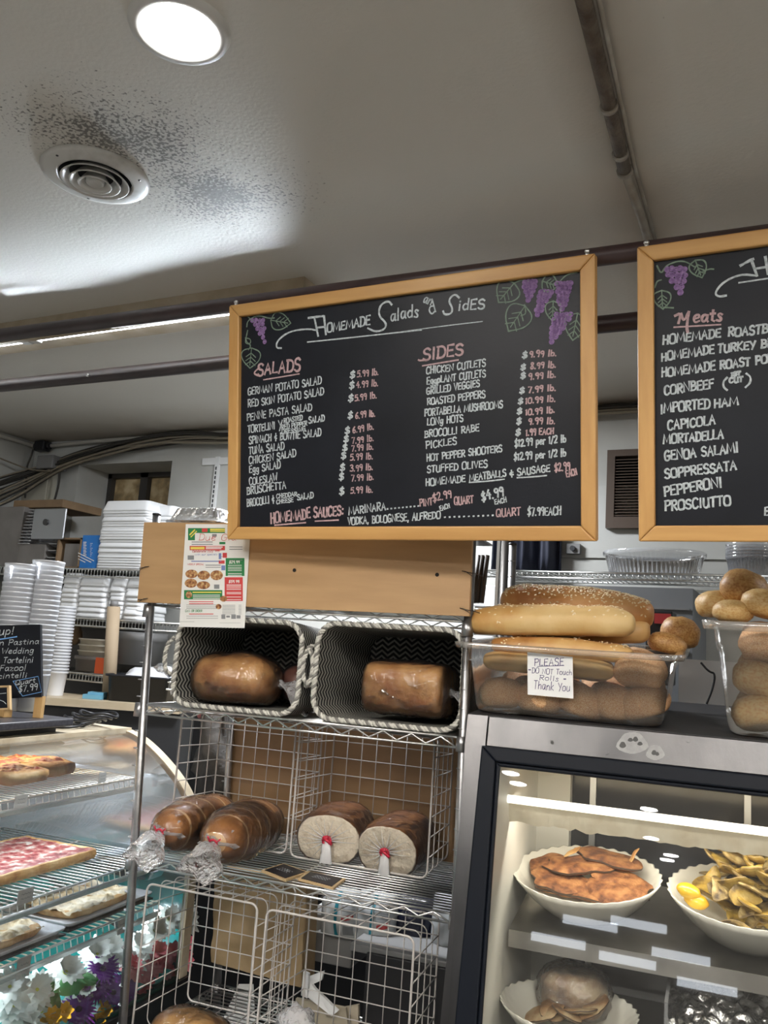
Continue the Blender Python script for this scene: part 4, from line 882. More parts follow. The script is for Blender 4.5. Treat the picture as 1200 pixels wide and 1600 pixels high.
# two cut loaves showing their pale crumb
def cut_loaf(lab, fc, back, rw, rh, seed):
    d = (back-fc); L_ = d.length; c = (fc+back)/2; M = frame(c, -d)
    t = thing('cut_bread_loaf', lab, 'bread loaf', c, 'cut loaves in the right grid basket')
    rings = loaf_rings(L_*1.28, rw, rh, nseg=30, ep=2.8, na=.004, seed=seed, flat=.8, pw=2.3); rings = [[V((p.x+L_*.14, p.y, p.z)) for p in r] for r in rings if r[0].x+L_*.14 < L_*.5]; dx_ = L_/2-rings[-1][0].x; rings.append([V((p.x+dx_, p.y, p.z)) for p in rings[-1]])
    mb = MB(M); mb.loft(rings, cap=False); mb.add(rings[0], [tuple(range(len(rings[0])-1, -1, -1))]); mb.build('crust', CRUSTD, t)
    last = rings[-1]; cen = sum(last, V())/len(last); mb = MB(M); rr = [[cen+(p-cen)*k+V((.003 if k < 1 else 0, 0, 0)) for p in last] for k in (1, .96, .5, .02)]
    mb.loft(rr); mb.build('cut_face', CRUMB, t)
    mb = MB(M); mb.loft([[V((p.x, p.y, p.z))+V((0, p.y, p.z)).normalized()*(.004+nz(p+V((seed, 0, 0)), 22, .004)) for p in r] for r in rings], cap=False)
    bg = mb.build('plastic_bag', BAGFILM, t); mb = MB(M); rr = [[cen+(p-cen)*k+V((.006+.002*math.sin(i*3), 0, 0)) for i, p in enumerate(last)] for k in (1.04, .8, .5, .2, .1)]; mb.loft(rr, cap=False); mb.build('taut_bag_face', BAGFACE, bg)
    mb = MB(M)
    for k in range(13):                                    # pleats gathered into the tie
        a = 2*PI*k/18; p = cen+V((.008, rw*.85*math.cos(a), rh*.8*math.sin(a))); q = cen+V((.014, .008*math.cos(a), .008*math.sin(a))); mb.tube([p, lerp(p, q, .5)+V((.004, 0, 0)), q], [.0003, .0009, .0024], 5)
    rr = []
    for j, (dx, rad, dz) in enumerate(((.012, .01, 0), (.02, .012, -.012), (.026, .016, -.04), (.022, .019, -.065))):
        rr.append([cen+V((dx+.3*rad*math.sin(2*PI*k/16), rad*(1+.25*math.sin(k*5+j))*math.cos(2*PI*k/16), dz+.004*math.sin(k*3))) for k in range(16)])
    mb.loft(rr, cap=False); g = mb.build('gathered_bag_end', BAGPLEAT, t)
    mb = MB(M); mb.tube([cen+V((.016, .012*math.cos(a), .012*math.sin(a))) for a in [2*PI*k/12 for k in range(12)]], .0042, 6, closed=True); mb.tube([cen+V((.018, -.012, .01)), cen+V((.022, .018, -.008))], .005, 6); mb.tube([cen+V((.018, -.014, .0)), cen+V((.022, .006, .012))], .004, 6); mb.build('twist_tie', TIE, g)
z3 = ZS3+.010
cut_loaf('cut round loaf with pale crumb and red tie, left of the two', PR(513, 1312, .255), W(.518, .50, z3+.080), .104, .077, 3)
cut_loaf('cut round loaf with pale crumb and red tie, right of the two', PR(604, 1331, .265), W(.742, .51, z3+.080), .099, .077, 11)
# white wire grid baskets lying on their sides, open to the front
def grid_basket(u0_, u1_, v0, v1, z0, z1, lab):
    t = thing('wire_grid_basket', lab, 'wire basket', W((u0_+u1_)/2, (v0+v1)/2, z0), 'white wire grid baskets')
    r = .0018; tp = 0.012                                  # taper to the back
    def cor(k): d = tp*k; return (u0_+d, u1_-d, z0+d*.3, z1-d, lerp(v0, v1, k))
    def loop(k, rr):
        a, b, c, d, v = cor(k); w, h = b-a, d-c; mb_.tube([W((a+b)/2+x, v, (c+d)/2+y) for x, y in rrect(w, h, .022)], rr, 7, closed=True)
    mb_ = MB(); loop(0, .0034); mb_.build('front_rim', WHITEWIRE, t)
    mb_ = MB()
    for k in (.25, .5, .75): loop(k, r)
    n = 8
    for i in range(n+1):
        f = i/n; a, b, c, d, v = cor(0); a1, b1, c1, d1, v1_ = cor(1)
        if 0 < i < n:
            mb_.tube([W(lerp(a, b, f), v, d), W(lerp(a1, b1, f), v1_, d1)], r, 6); mb_.tube([W(lerp(a, b, f), v, c), W(lerp(a1, b1, f), v1_, c1)], r, 6)
    for i in range(1, 7):
        f = i/7; a, b, c, d, v = cor(0); a1, b1, c1, d1, v1_ = cor(1)
        mb_.tube([W(a, v, lerp(c, d, f)), W(a1, v1_, lerp(c1, d1, f))], r, 6); mb_.tube([W(b, v, lerp(c, d, f)), W(b1, v1_, lerp(c1, d1, f))], r, 6)
    mb_.build('side_wires', WHITEWIRE, t)
    mb_ = MB(); a, b, c, d, v = cor(1); loop(1, .003)
    for i in range(1, n): mb_.tube([W(lerp(a, b, i/n), v, c), W(lerp(a, b, i/n), v, d)], r, 6)
    for i in range(1, 7): mb_.tube([W(a, v, lerp(c, d, i/7)), W(b, v, lerp(c, d, i/7))], r, 6)
    mb_.build('back_grid', WHITEWIRE, t)
grid_basket(-.022, .402, .27, .50, ZS3+.004, ZS3+.40, 'white wire grid basket behind the two long brown loaves')
grid_basket(.424, .866, .255, .50, ZS3+.004, ZS3+.40, 'white wire grid basket holding the two cut loaves')
grid_basket(.055, .43, .06, .33, ZS4+.004, .722, 'white wire grid basket low on the rack in front of the brown paper bag')
grid_basket(.46, .90, .06, .33, ZS4+.004, .715, 'white wire grid basket low on the rack beside the cold case')
# chalk price tags lying on the shelf
TAGW = wood('tag_wood', (0.55, 0.40, 0.22), (0.48, 0.33, 0.17), 'X', 6)
for pts, lab in (([(408, 1363), (443, 1352), (482, 1366), (446, 1378)], 'small wood-framed chalk tag on the shelf, left of the two'), ([(465, 1376), (482, 1364), (540, 1376), (521, 1391)], 'small wood-framed chalk tag on the shelf below the cut loaves')):
    q = [PZ(x, y, ZS3+.002) for x, y in pts]; c = sum(q, V())/4
    t = thing('chalk_tag', lab, 'price tag', c, 'chalk tags on the bread shelf')
    mb = MB(); mb.prism([p for p in q], (0, 0, .006)); mb.build('frame', TAGW, t)
    mb = MB(); mb.prism([c+(p-c)*.86+V((0, 0, .0055)) for p in q], (0, 0, .0015)); mb.build('chalk_face', SLATE, t)
    ex = (q[2]-q[0]).normalized(); P_ = Plane(c+V((0, 0, .0072)), q[3]-q[0], (q[1]-q[0]))
    mb = MB()
    for k in (-1, 0, 1): P_.ribbon(mb, [V((-.028+.004*i, .010*k+.003*math.sin(i*2.3), 0)) for i in range(14)], .002)
    mb.build('chalk_scribble', CHALKW, t)
# bottom of the rack: bagged bread in the lower left basket
wrapped('bread_loaf', 'golden loaf in a clear bag at the very bottom in the low left basket', W(.215, .13, PR(290, 1580, .13).z-.052), RU-RV*.1, loaf_rings(.25, .08, .052, seed=4, flat=.8), CRUSTG, ruff=(1,), tie=False, tailL=.11, slack=1.05)
# ------------------------------------------------------------------ refrigerated display case on the right
SLP = 0.2
GP = Plane(W(1.5, -.06, 1.31), RU, RV*SLP+V((0, 0, 1)))
CR = 2.35                                                 # right end, along the rack axis
def gp(x, y): q = GP.px(x, y); return q.x, q.y
aT, bT = gp(731, 1117); bT2 = gp(1131, 1152)[1]; bT = (bT+bT2)/2
aGo, bGo = gp(753, 1164.6); bGo = (bGo+gp(1200, 1213)[1])/2
aGi, bGi = gp(775, 1187); bGi = (bGi+gp(1200, 1242)[1])/2
aTb = gp(700, 1600)[0]; aGob = gp(711, 1600)[0]; aGib = gp(745, 1600)[0]; bB = gp(745, 1600)[1]
aR = CR-1.5; bLow = -1.0
def ext(a0, b0, a1, b1, b): return a0+(a1-a0)*(b-b0)/(b1-b0)
aTl = ext(aT, bT, aTb, bB, bLow); aGol = ext(aGo, bGo, aGob, bB, bLow); aGil = ext(aGi, bGi, aGib, bB, bLow)
def topz(v): return 1.312+.065*(v+.06)
case = thing('refrigerated_display_case', 'stainless steel glass-fronted cold case with bowls of cooked food, lower right', 'display case', W(1.7, .3, 0))
def gslab(mb, pts, h0, h1, m=0): mb.hexa([GP.at(a, b, h0) for a, b in pts]+[GP.at(a, b, h1) for a, b in pts], m)
mb = MB(); aS = gp(763, 1119)[0]
gslab(mb, [(aS+.0015, bGo), (aR, bGo), (aR, bT), (aS+.0015, bT)], -.02, 0.0); o = mb.build('top_rail', STEEL, case); bevel(o, .002)
mb = MB(); gslab(mb, [(aTl, bLow), (aGol, bLow), (aGo, bGo), (aT, bGo)], -.02, 0.0); gslab(mb, [(aT, bGo), (aS-.001, bGo), (aS-.001, bT), (aT, bT)], -.02, 0.0); mb.build('left_stile', STEEL, case)
mb = MB()
gslab(mb, [(aGi, bGi), (aR, bGi), (aR, bGo), (aGo, bGo)], -.012, .006); gslab(mb, [(aGol, bLow), (aGil, bLow), (aGi, bGi), (aGo, bGo)], -.012, .006)
k = .010; gslab(mb, [(aGi+k, bGi-k), (aR, bGi-k), (aR, bGi), (aGi, bGi)], -.016, -.002); gslab(mb, [(aGil, bLow), (aGil+k, bLow), (aGi+k, bGi-k), (aGi, bGi)], -.016, -.002)
bevel(mb.build('black_gasket_frame', BLACKRUB, case), .004)
mb = MB(); pts = [(aGil, bLow), (aR, bLow), (aR, bGi), (aGi, bGi)]; mb.add([GP.at(a, b, -.010) for a, b in pts], [(0, 1, 2, 3)]); mb.build('glass_pane', GLASS, case)
uL = 1.5+aT; uLl = 1.5+aTl
BV = .70
mb = MB(); mb.hexa([W(uL, -.055, 1.27), W(CR, -.055, 1.27), W(CR, BV, 1.27), W(uL, BV, 1.27), W(uL, -.055, topz(-.055)), W(CR, -.055, topz(-.055)), W(CR, BV, topz(BV)), W(uL, BV, topz(BV))]); mb.build('black_top', mat('black_rubber_mat', (.02, .02, .022), .55, bump=(120, .1)), case)
mb = MB(); vl = -.06-SLP*(1.31-.05); mb.hexa([W(uL, vl+.04, .05), W(uL+.02, vl+.04, .05), W(uL+.02, BV, .05), W(uL, BV, .05), W(uL, -.04, 1.27), W(uL+.02, -.04, 1.27), W(uL+.02, BV, 1.27), W(uL, BV, 1.27)]); mb.build('side_panel', STEEL, case)
LINER = mat('cream_case_liner', (.74, .73, .67), .45)
uI = 1.5+aGi+.006
mb = MB(); mb.hexa([W(uL+.025, -.22, .30), W(uI, -.22, .30), W(uI-.004, .56, .30), W(uL+.025, .56, .30), W(uL+.025, -.035, 1.25), W(uI, -.035, 1.25), W(uI-.004, .56, 1.25), W(uL+.025, .56, 1.25)]); mb.build('inner_side_wall', LINER, case)
mb = MB(lambda a, b, c: W(a, b, c)); mb.box(uL+.03, CR, -.03, .60, 1.235, 1.262); mb.build('inner_ceiling', LINER, case)
mb = MB(lambda a, b, c: W(a, b, c)); mb.box(uI-.01, uI+.095, .50, .56, .30, 1.235); mb.build('corner_post', LINER, case)
BACKG = mat('dark_sliding_door_glass', (.03, .03, .032), .12, spec=.6); ALU = mat('aluminium_profile', (.55, .55, .54), .35, 1.0)
mb = MB(lambda a, b, c: W(a, b, c)); mb.box(uI+.095, CR, .545, .56, .30, 1.235); mb.build('rear_sliding_door', BACKG, case)
mb = MB(lambda a, b, c: W(a, b, c))
for u in (uI+.15, 1.72): mb.box(u, u+.018, .53, .545, .30, 1.235)
mb.box(uI+.095, CR, .53, .545, 1.16, 1.19); mb.build('rear_door_profile', ALU, case)
mb = MB(lambda a, b, c: W(a, b, c)); mb.box(uI, CR, -.20, .56, .28, .30); mb.box(uI+.12, CR, -.16, .50, .52, .53); mb.build('inner_floor', mat('dull_steel_shelf', (.45, .44, .42), .35, 1.0), case)
# lit light bar with a cream board under it
ub = [uvz(PR(800, 1244, .06)), uvz(PR(1200, 1304, .06))]
zl = (ub[0][2]+ub[1][2])/2; ul = ub[0][0]-.02
LITB = mat('lit_case_tube', (1, 1, 1), .4, emit=((1.0, .93, .80), 1.5))
mb = MB(); mb.cyl(W(ul, .055, zl), W(CR-.02, .055, zl), .0105, 14); lb = mb.build('light_tube', LITB, case)
mb = MB(); N_ = 90; top_, bot_ = [], []
for i in range(N_+1):
    u = lerp(ul-.01, CR, i/N_); top_.append(W(u, .066, zl+.004)); bot_.append(W(u, .085, zl-.062-.008*noise.noise(V((u*22, 0, 3)))-.005*noise.noise(V((u*70, 5, 3)))))
mb.add(top_+bot_, [(i, i+1, N_+2+i, N_+1+i) for i in range(N_)]); mb.add([p+RV*.004 for p in top_]+[p+RV*.004 for p in bot_], [(i+1, i, N_+1+i, N_+2+i) for i in range(N_)])
mb.build('cream_light_board', mat('peeling_cream_board', (.70, .64, .50), .5, noise_s=20, col2=(.58, .50, .36)), case)
# shelf with the bowls
ZSH = .772
SHS = .17                                               # the shelf slopes down to the front
mb = MB(lambda a, b, c: W(a, b, c)); mb.xf = lambda a, b, c: W(a, b, c+SHS*(b-.09)); mb.box(uI+.01, CR, .09, .50, ZSH-.006, ZSH); mb.box(uI+.01, CR, .085, .095, ZSH-.042, ZSH)
mb.build('steel_shelf', mat('worn_steel_shelf', (.50, .49, .46), .30, 1.0, noise_s=9, col2=(.38, .37, .35)), case)
for pts in ([(1035, 1522), (1041, 1522)],): 
    u_ = uvz(PR(1040, 1530, .05))[0]; mb = MB(lambda a, b, c: W(a, b, c)); mb.box(u_, u_+.008, .0, .40, .53, .70); mb.build('divider_plate', DOMEP, case)
# lamps of the case
area_lamp('case_tube_lamp', W(1.72, .13, zl+.005), (RV*.12+V((0, 0, -1))), 1.1, .03, K_CASE, (1.0, .92, .78), xdir=RU)
# dents / smudge of scraped-off stickers on the top rail
SMUDGE = mat('sticker_residue', (.26, .26, .265), .6, noise_s=60, col2=(.34, .34, .34)); DENT = mat('dark_dent', (.05, .05, .05), .6)
mb = MB()
for cx_, cy_, rx_, ry_, mm in ((988, 1161, 24, 17, 0), (1024, 1176, 14, 12, 0), (973, 1164, 5, 5, 1), (985, 1156, 4, 3, 1), (993, 1155, 4, 4, 1), (1000, 1162, 4, 3, 1), (1022, 1176, 4, 4, 1), (1027, 1178, 3, 3, 1), (863, 1160, 2.5, 3, 1)):
    q = [GP.px(cx_+rx_*math.cos(a)*(1+.15*math.sin(3*a)), cy_+ry_*math.sin(a)) for a in [-2*PI*i/18 for i in range(18)]]
    mb.add([GP.at(p.x, p.y, .0006+.0004*mm) for p in q], [tuple(range(18))], mm)
mb.build('sticker_marks', [SMUDGE, DENT], case)
mb = MB()
for q in ((1075, 1157), (948, 1176)):
    c = GP.px(*q); mb.cyl(GP.at(c.x, c.y, 0), GP.at(c.x, c.y, .003), .005, 12)
mb.build('rail_screw', STEEL, case)

# scalloped bowls
B3C = W(1.30, .10, .53)
BUP = V((0, 0, 1))-RV*SHS
def bowl(c, R, H, lab, tilt=0.0, group='cream scalloped bowls in the cold case', n=34):
    t = thing('scalloped_bowl', lab, 'bowl', c, group)
    NS = 96
    M = frame(c, RU*math.cos(tilt)+V((0, 0, math.sin(tilt))), BUP if c is not B3C else (0, 0, 1))
    def mod(a, i, r, z):
        k = max(0.0, (z/H-.35)/.65); s_ = math.cos(a*n)
        return r*(1+.011*k*k*s_), z+ (.0016*k**3*s_)
    out = [(.0005, .0), (R*.40, 0), (R*.46, .003), (R*.62, H*.22), (R*.80, H*.52), (R*.93, H*.82), (R, H), (R*.975, H*1.0), (R*.90, H*.80), (R*.77, H*.52), (R*.60, H*.25), (R*.42, H*.09), (.0005, H*.07)]
    mb = MB(M); mb.lathe(out, (0, 0, 0), 180 if n > 20 else NS, 0, mod); mb.build('bowl_body', CERAM, t)
    return t, M
B1C = W(1.320, .265, ZSH+SHS*.172-.004); B2C = W(1.727, .265, ZSH+SHS*.172-.004)
bowl(B1C, .196, .108, 'cream scalloped bowl of breaded cutlets on the steel shelf', .04)
bowl(B2C, .200, .115, 'cream scalloped bowl heaped with grilled vegetables, at the right edge', .02)
bowl(B3C, .17, .085, 'cream scalloped bowl low in the cold case under the steel shelf', 0)
# breaded cutlets
CUTL = mat('fried_breading', (.46, .22, .08), .7, noise_s=34, col2=[(.10, .032, .011), (.25, .095, .030), (.38, .175, .062)], bump=(130, .8, .006), detail=7)
EGGP = mat('dark_eggplant_skin', (.06, .035, .02), .6)
def slab_food(name, lab, cat, group, c, rx, ry, th, rot, mats_, seed, curl=.0, lump=.25, edge=None):
    """an irregular flat slice: wavy outline, curled, real thickness"""
    R_ = rotm(*rot); n, m_ = 30, 7
    def P_(k, i, s_):
        a = 2*PI*i/n; r = 1+lump*noise.noise(V((math.cos(a)*1.3+seed, math.sin(a)*1.3, seed*2)))+.06*noise.noise(V((math.cos(a)*5, math.sin(a)*5, seed)))
        x, y = rx*r*k*math.cos(a), ry*r*k*math.sin(a); e = math.sqrt(max(0, 1-k**4))
        z = s_*th*.5*(.25+.75*e)+curl*(x*x/rx-.3*y*y/ry)+.004*noise.noise(V((x*30, y*30, seed)))
        return V(c)+R_ @ V((x, y, z))
    mb = MB(); ks = [0.02, .3, .55, .75, .9, 1.0]
    rings = [[P_(k, i, 1) for i in range(n)] for k in ks]+[[P_(k, i, -1) for i in range(n)] for k in reversed(ks)]
    mb.loft(rings[:6], 0, cap=False); mb.loft([rings[5], rings[6]], 1 if edge else 0, cap=False); mb.loft(rings[6:], 0, cap=False)
    return tag(mb.build(name, mats_, None, c), lab, cat, group)
gC = 'breaded cutlets in the cream bowl'
for i, (du, dv, dz, rx, ry, rot, lab) in enumerate([
    (-.065, -.045, .075, .088, .06, (.28, .05, .2), 'browned breaded cutlet at the front left of the cutlet bowl'), (.055, -.06, .073, .075, .045, (.35, .12, -.45), 'small breaded cutlet at the front rim of the cutlet bowl'),
    (.085, -.005, .085, .085, .05, (.30, .18, -.35), 'breaded cutlet at the right of the cutlet bowl'), (-.02, .02, .100, .095, .055, (.2, -.05, .15), 'breaded cutlet on top in the middle of the cutlet bowl'),
    (.045, .06, .112, .085, .05, (.12, .10, -.2), 'breaded cutlet topmost at the back of the cutlet bowl'), (-.115, .03, .085, .055, .045, (.3, -.3, .5), 'dark crumbly breaded cutlet at the left side of the cutlet bowl'), (.0, -.02, .05, .12, .09, (0, 0, 0), 'breaded cutlet lying lowest in the cutlet bowl')]):
    slab_food('breaded_cutlet', lab, 'cutlet', gC, B1C+RU*du+RV*dv+V((0, 0, dz+.012+SHS*dv)), rx, ry, .02, (rot[0], rot[1], rot[2]+RA), [CUTL, EGGP], 3+i*1.7, lump=.5, edge=True)
for i, (du, dv, dz, r_) in enumerate([(.11, .055, .125, (.2, -1.0, .3)), (-.05, .045, .122, (.2, -.4, 1.0))]):
    slab_food('breading_flake', ('pale breading strip sticking up' if i == 0 else 'pale breading strip lying') + ' on the cutlets in the bowl', 'food scrap', gC, B1C+RU*du+RV*dv+V((0, 0, dz+.012+SHS*dv)), .03, .008, .005, r_, [CRUSTG], 30+i, lump=.3)
# grilled vegetables
VEGA = mat('grilled_yellow_squash', (.50, .34, .07), .45, noise_s=24, col2=[(.075, .042, .010), (.34, .22, .035), (.46, .33, .09)], bump=(60, .4), detail=6)
VEGB = mat('grilled_eggplant_flesh', (.46, .33, .13), .5, noise_s=30, col2=[(.05, .028, .012), (.26, .18, .06), (.48, .38, .18)], bump=(70, .5), detail=6)
VEGR = mat('charred_vegetable_rind', (.14, .09, .035), .5, noise_s=30, col2=(.30, .20, .06)); VEGY = mat('bright_yellow_squash', (.62, .33, .012), .3, noise_s=14, col2=(.70, .43, .03), coat=.3)
gV = 'grilled vegetable slices heaped in the bowl'
random.seed(21)
lv = 'grilled vegetable slice in the heaped bowl at the right edge'
for i in range(64):
    a = random.uniform(0, 2*PI); k = i/63; r = math.sqrt(random.random())*.166*(1-.55*k)*(.74 if k < .4 else 1)
    z = .048+.160*k*(1-.35*(r/.16))+.012+.45*max(0, r-.10)
    rx, ry = random.uniform(.036, .058), random.uniform(.024, .038)
    slab_food('grilled_vegetable_slice', lv, 'vegetable slice', gV, B2C+V((r*math.cos(a), r*math.sin(a), z+SHS*.85*r*math.sin(a))), rx, ry, random.uniform(.008, .014), (random.uniform(-.2, .8)*math.sin(-a)+.25, random.uniform(-.5, .5), random.uniform(0, PI)), [random.choice([VEGA, VEGB, VEGA]), VEGR], i*2.3, curl=random.uniform(-.4, .5), lump=.4, edge=True)
for i, (px_, py_) in enumerate([(1076, 1392), (1088, 1408)]):
    mb = MB(); c = PR(px_, py_, .165); blob(mb, c, .030, .022, .016, 20, 0, .10, i+4, rot=rotm(.5, .2, .1)); tag(mb.build('yellow_squash_piece', VEGY, None, c), ['bright yellow squash piece at the left rim of the heaped bowl, upper', 'bright yellow squash piece at the left rim of the heaped bowl, lower'][i], 'vegetable slice', gV)
# things under the steel shelf
BREADW = mat('brown_wrapped_bread', (.26, .15, .07), .5, noise_s=18, col2=[(.12, .06, .03), (.28, .16, .075), (.45, .34, .2)])
c = W(1.30, .20, .615); t = thing('wrapped_bread', 'brown bread in cloudy clear wrap under the steel shelf, left', 'bread loaf', c)
mb = MB(); blob(mb, c, .085, .07, .055, 22, 0, .08, 3, pw=3); mb.build('bread', BREADW, t); mb = MB(); blob(mb, c, .094, .078, .063, 26, 0, .12, 5, pw=3); mb.build('cloudy_wrap', film('cloudy_bread_wrap', clear=.86, rough=.15, body=(.6, .55, .5), bump=(40, .8), ior=1.4, base=.03), t)
c = W(1.68, .22, .615); t = thing('foil_covered_tray', 'tray under rumpled foil low in the cold case, right', 'tray', c - V((0, 0, .08)))
mb = MB(); mb.grid(lambda a, b: c+RU*(a-.5)*.28+RV*(b-.5)*.26+V((0, 0, .035*noise.noise(V((a*6, b*6, 1)))+.02*noise.noise(V((a*16, b*16, 4)))+.035-.12*max(0, abs(a-.5)-.38)-.12*max(0, abs(b-.5)-.38))), 50, 46); mb.build('rumpled_foil', FOIL, t)
mb = MB(lambda a, b, cc: W(1.68+a, .22+b, .53+cc)); mb.box(-.13, .13, -.12, .12, .003, .085); mb.build('tray_body', CERAM, t)
for i in range(5):
    slab_food('sliced_meat', 'dark slice in the low cream bowl under the steel shelf', 'food slice', 'dark slices in the low bowl', B3C+RU*(-.06+.03*i)+RV*(.02*math.sin(i*2))+V((0, 0, .055+.008*i)), .05, .035, .012, (.3, .2*i-.4, i*1.1), [BREADW, EGGP], i+50, edge=True)

# ------------------------------------------------------------------ clear tubs of rolls on top of the case
TV = (RV+V((0, 0, .065))).normalized(); TN = RU.cross(TV).normalized()
def tub(u0_, u1_, v0, L_, Hh, draft, lab, rim=.03):
    org = W((u0_+u1_)/2, v0, topz(v0)+.003)
    def X(a, b, c): return org+RU*a+TV*b+TN*c
    w = u1_-u0_
    t = thing('clear_food_tub', lab, 'food tub', org, 'clear tubs of rolls on the cold case')
    def ring(k, off=0.0, r=.035):
        ww = w+2*draft*k+2*off; ll = L_+2*draft*k+2*off
        return [X(p[0], L_/2+p[1], 0) for p in rrect(ww, ll, r)], ww, ll
    base = rrect(w, L_, .035)
    def rg(k, off=0.0, dz=0.0):
        sx_, sy_ = (w+2*draft*k+2*off)/w, (L_+2*draft*k+2*off)/L_
        return [X(p[0]*sx_, L_/2+p[1]*sy_, Hh*k+dz) for p in base]
    mb = MB(); mb.loft([rg(0, -.025), rg(0, -.012, .0), rg(0.03, -.003), rg(.1), rg(.72), rg(.74, .006), rg(.93, .006)], cap=False)
    r0 = rg(0, -.025); mb.add(r0, [tuple(range(len(r0)-1, -1, -1))])
    mb.build('tub_wall', TUBP, t)
    mb = MB(); mb.loft([rg(.92, .007), rg(.92, rim), rg(1.0, rim+.002), rg(1.0, .006), rg(.985, .004)], cap=False); mb.build('tub_rim', TUBRIM, t)
    return t, X
t1, XA = tub(1.052, 1.518, -.028, .46, .178, .022, 'wide clear tub of bread with a handwritten note, on the cold case')
t2, XB = tub(1.668, 2.10, -.028, .46, .265, .030, 'tall clear tub of pale rolls at the right edge of the photo')
# handwritten note
NP = Plane(XA(0, -.032, .08), RU, TN)
def npq(x, y): q = NP.px(690+x/4.444, 840+y/4.444); return q
mb = MB(); q = [npq(*p) for p in ((598, 1090), (915, 1118), (910, 828), (596, 795))]
nt_ = thing('handwritten_note', 'white paper note taped to the front of the wide clear tub', 'note', NP.at(q[0].x, q[0].y))
mb.hexa([NP.at(p.x, p.y, 0) for p in q]+[NP.at(p.x, p.y, .0006) for p in q]); mb.build('paper', PAPERW, nt_)
INK = mat('blue_black_ink', (.06, .05, .16), .6); mb = MB(); NP.p0 += NP.n*.0004
def NT(txt, a, b, cap, w=.0016): pa, pb = npq(*a), npq(*b); NP.text(mb, txt, pa, pb, (npq(a[0], a[1]-cap)-pa).length, w, 0)
NT('PLEASE', (645, 888), (848, 890), 48, .0021); NT('DO NOT Touch', (628, 940), (903, 955), 36); NT('Rolls', (680, 988), (812, 996), 34); NT('Thank You', (640, 1050), (890, 1070), 56, .0018)
NP.ribbon(mb, [npq(665, 895), npq(850, 888)], .0016); 
for p in ((612, 918), (856, 982)): NP.ribbon(mb, [npq(p[0]-6, p[1]), npq(p[0]+6, p[1])], .0035)
mb.build('handwriting', INK, nt_)
# rolls: one mesh per crust, copied
random.seed(5)
rollm = {}
def roll(p, lab, crust, group, rx=.052, ry=.044, rz=.035, rot=(0, 0, 0)):
    key = (crust.name, random.randint(0, 2))
    if key not in rollm:
        mb = MB(); blob(mb, (0, 0, 0), 1, 1, 1, 26, 0, .07, 3+len(rollm)*1.9, pw=2.3, flat=.8); o = mb.build('bread_roll', crust, None, (0, 0, 0)); rollm[key] = o.data; o.location = p
    else:
        o = bpy.data.objects.new('bread_roll', rollm[key]); COL.objects.link(o); o.location = p
    o.scale = (rx, ry, rz); o.rotation_euler = (rot[0], rot[1], rot[2]+RA); tag(o, lab, 'bread roll', group)
    return o
gA = 'rolls inside the wide clear tub'
la = 'dusted bread roll inside the wide clear tub with the note'
for a, b, c in [(-.175, .055, .045), (-.07, .05, .042), (.035, .052, .042), (.12, .06, .045), (.185, .055, .05), (.175, .05, .125), (.10, .17, .045), (-.01, .16, .045), (-.12, .17, .045), (.185, .17, .055), (.18, .16, .13), (.18, .28, .05), (.17, .28, .125), (.06, .28, .05), (-.06, .29, .05), (-.17, .29, .05), (.17, .39, .06), (.05, .39, .06), (-.08, .39, .06), (-.17, .40, .13), (.15, .39, .13)]:
    roll(XA(a, b, c), la, CRUSTM, gA, .062, .054, .042, (random.uniform(-.3, .3), random.uniform(-.3, .3), random.uniform(0, 3)))
roll(PR(1063, 988, .26), 'shiny brown roll on the back right corner of the wide clear tub', CRUSTG, 'loose rolls on the wide tub', .052, .05, .042, (.3, .2, .4))
roll(PR(1042, 1006, .20), 'brown roll half hidden at the right rim of the wide clear tub', CRUSTG, 'loose rolls on the wide tub', .05, .04, .03, (0, .2, .1))
def stick(lab, p, q, rw, rh, crust, seeds=0, seed=1, bend=0.0, group='long loaves in and on the wide clear tub', name='bread_loaf', flat=.7):
    c = (p+q)/2; L_ = (q-p).length; M = frame(c, q-p)
    t = thing(name, lab, 'bread loaf', c, group)
    mb = MB(M); mb.loft(loaf_rings(L_, rw, rh, nseg=34, ep=3.2, na=.005, seed=seed, flat=flat, bend=bend)); mb.build('loaf', crust, t)
    if seeds:
        mb = MB(M); rnd = random.Random(seed)
        for _ in range(seeds):
            x = rnd.uniform(-.47, .47)*L_; a = rnd.gauss(PI/2, .62); tt = 2*x/L_; s_ = max(.02, 1-abs(tt)**3.2)**(1/3.2)
            y, z = rw*s_*math.cos(a), rh*s_*math.sin(a)
            if z < -rh*.3: continue
            n_ = V((0, math.cos(a)/rw, math.sin(a)/rh)).normalized(); pp = V((x, y+bend*(1-tt*tt), z))+n_*(.0022+nz(V((x, y, z))+V((seed, seed, 0)), 14, .005))
            d = V((rnd.uniform(-1, 1), rnd.uniform(-1, 1), rnd.uniform(-1, 1))); d = (d-n_*d.dot(n_)).normalized(); e = n_.cross(d); s1, s2 = .0047, .0025
            mb.add([pp+d*s1, pp+e*s2, pp-d*s1*.8, pp-e*s2, pp+n_*.0014], [(0, 1, 4), (1, 2, 4), (2, 3, 4), (3, 0, 4)])
        o = mb.build('sesame_seeds', SEED, t); o['kind'] = 'stuff'
    return t
stick('pale golden seeded loaf lying across the front of the wide clear tub', PR(730, 972, .03), PR(993, 974, .03), .058, .046, CRUSTP, 220, 3)
stick('sesame covered brown loaf, topmost on the wide clear tub', PR(783, 938, .17), PR(1022, 962, .17), .066, .056, CRUSTS, 1400, 5)
stick('golden loaf behind the pale seeded loaf, under the sesame one', PR(800, 985, .155), PR(1016, 985, .155), .055, .05, CRUSTG, 60, 8)
stick('golden loaf level with the rim of the wide clear tub', XA(-.205, .06, .172), XA(.16, .06, .168), .055, .030, CRUSTG, 90, 11)
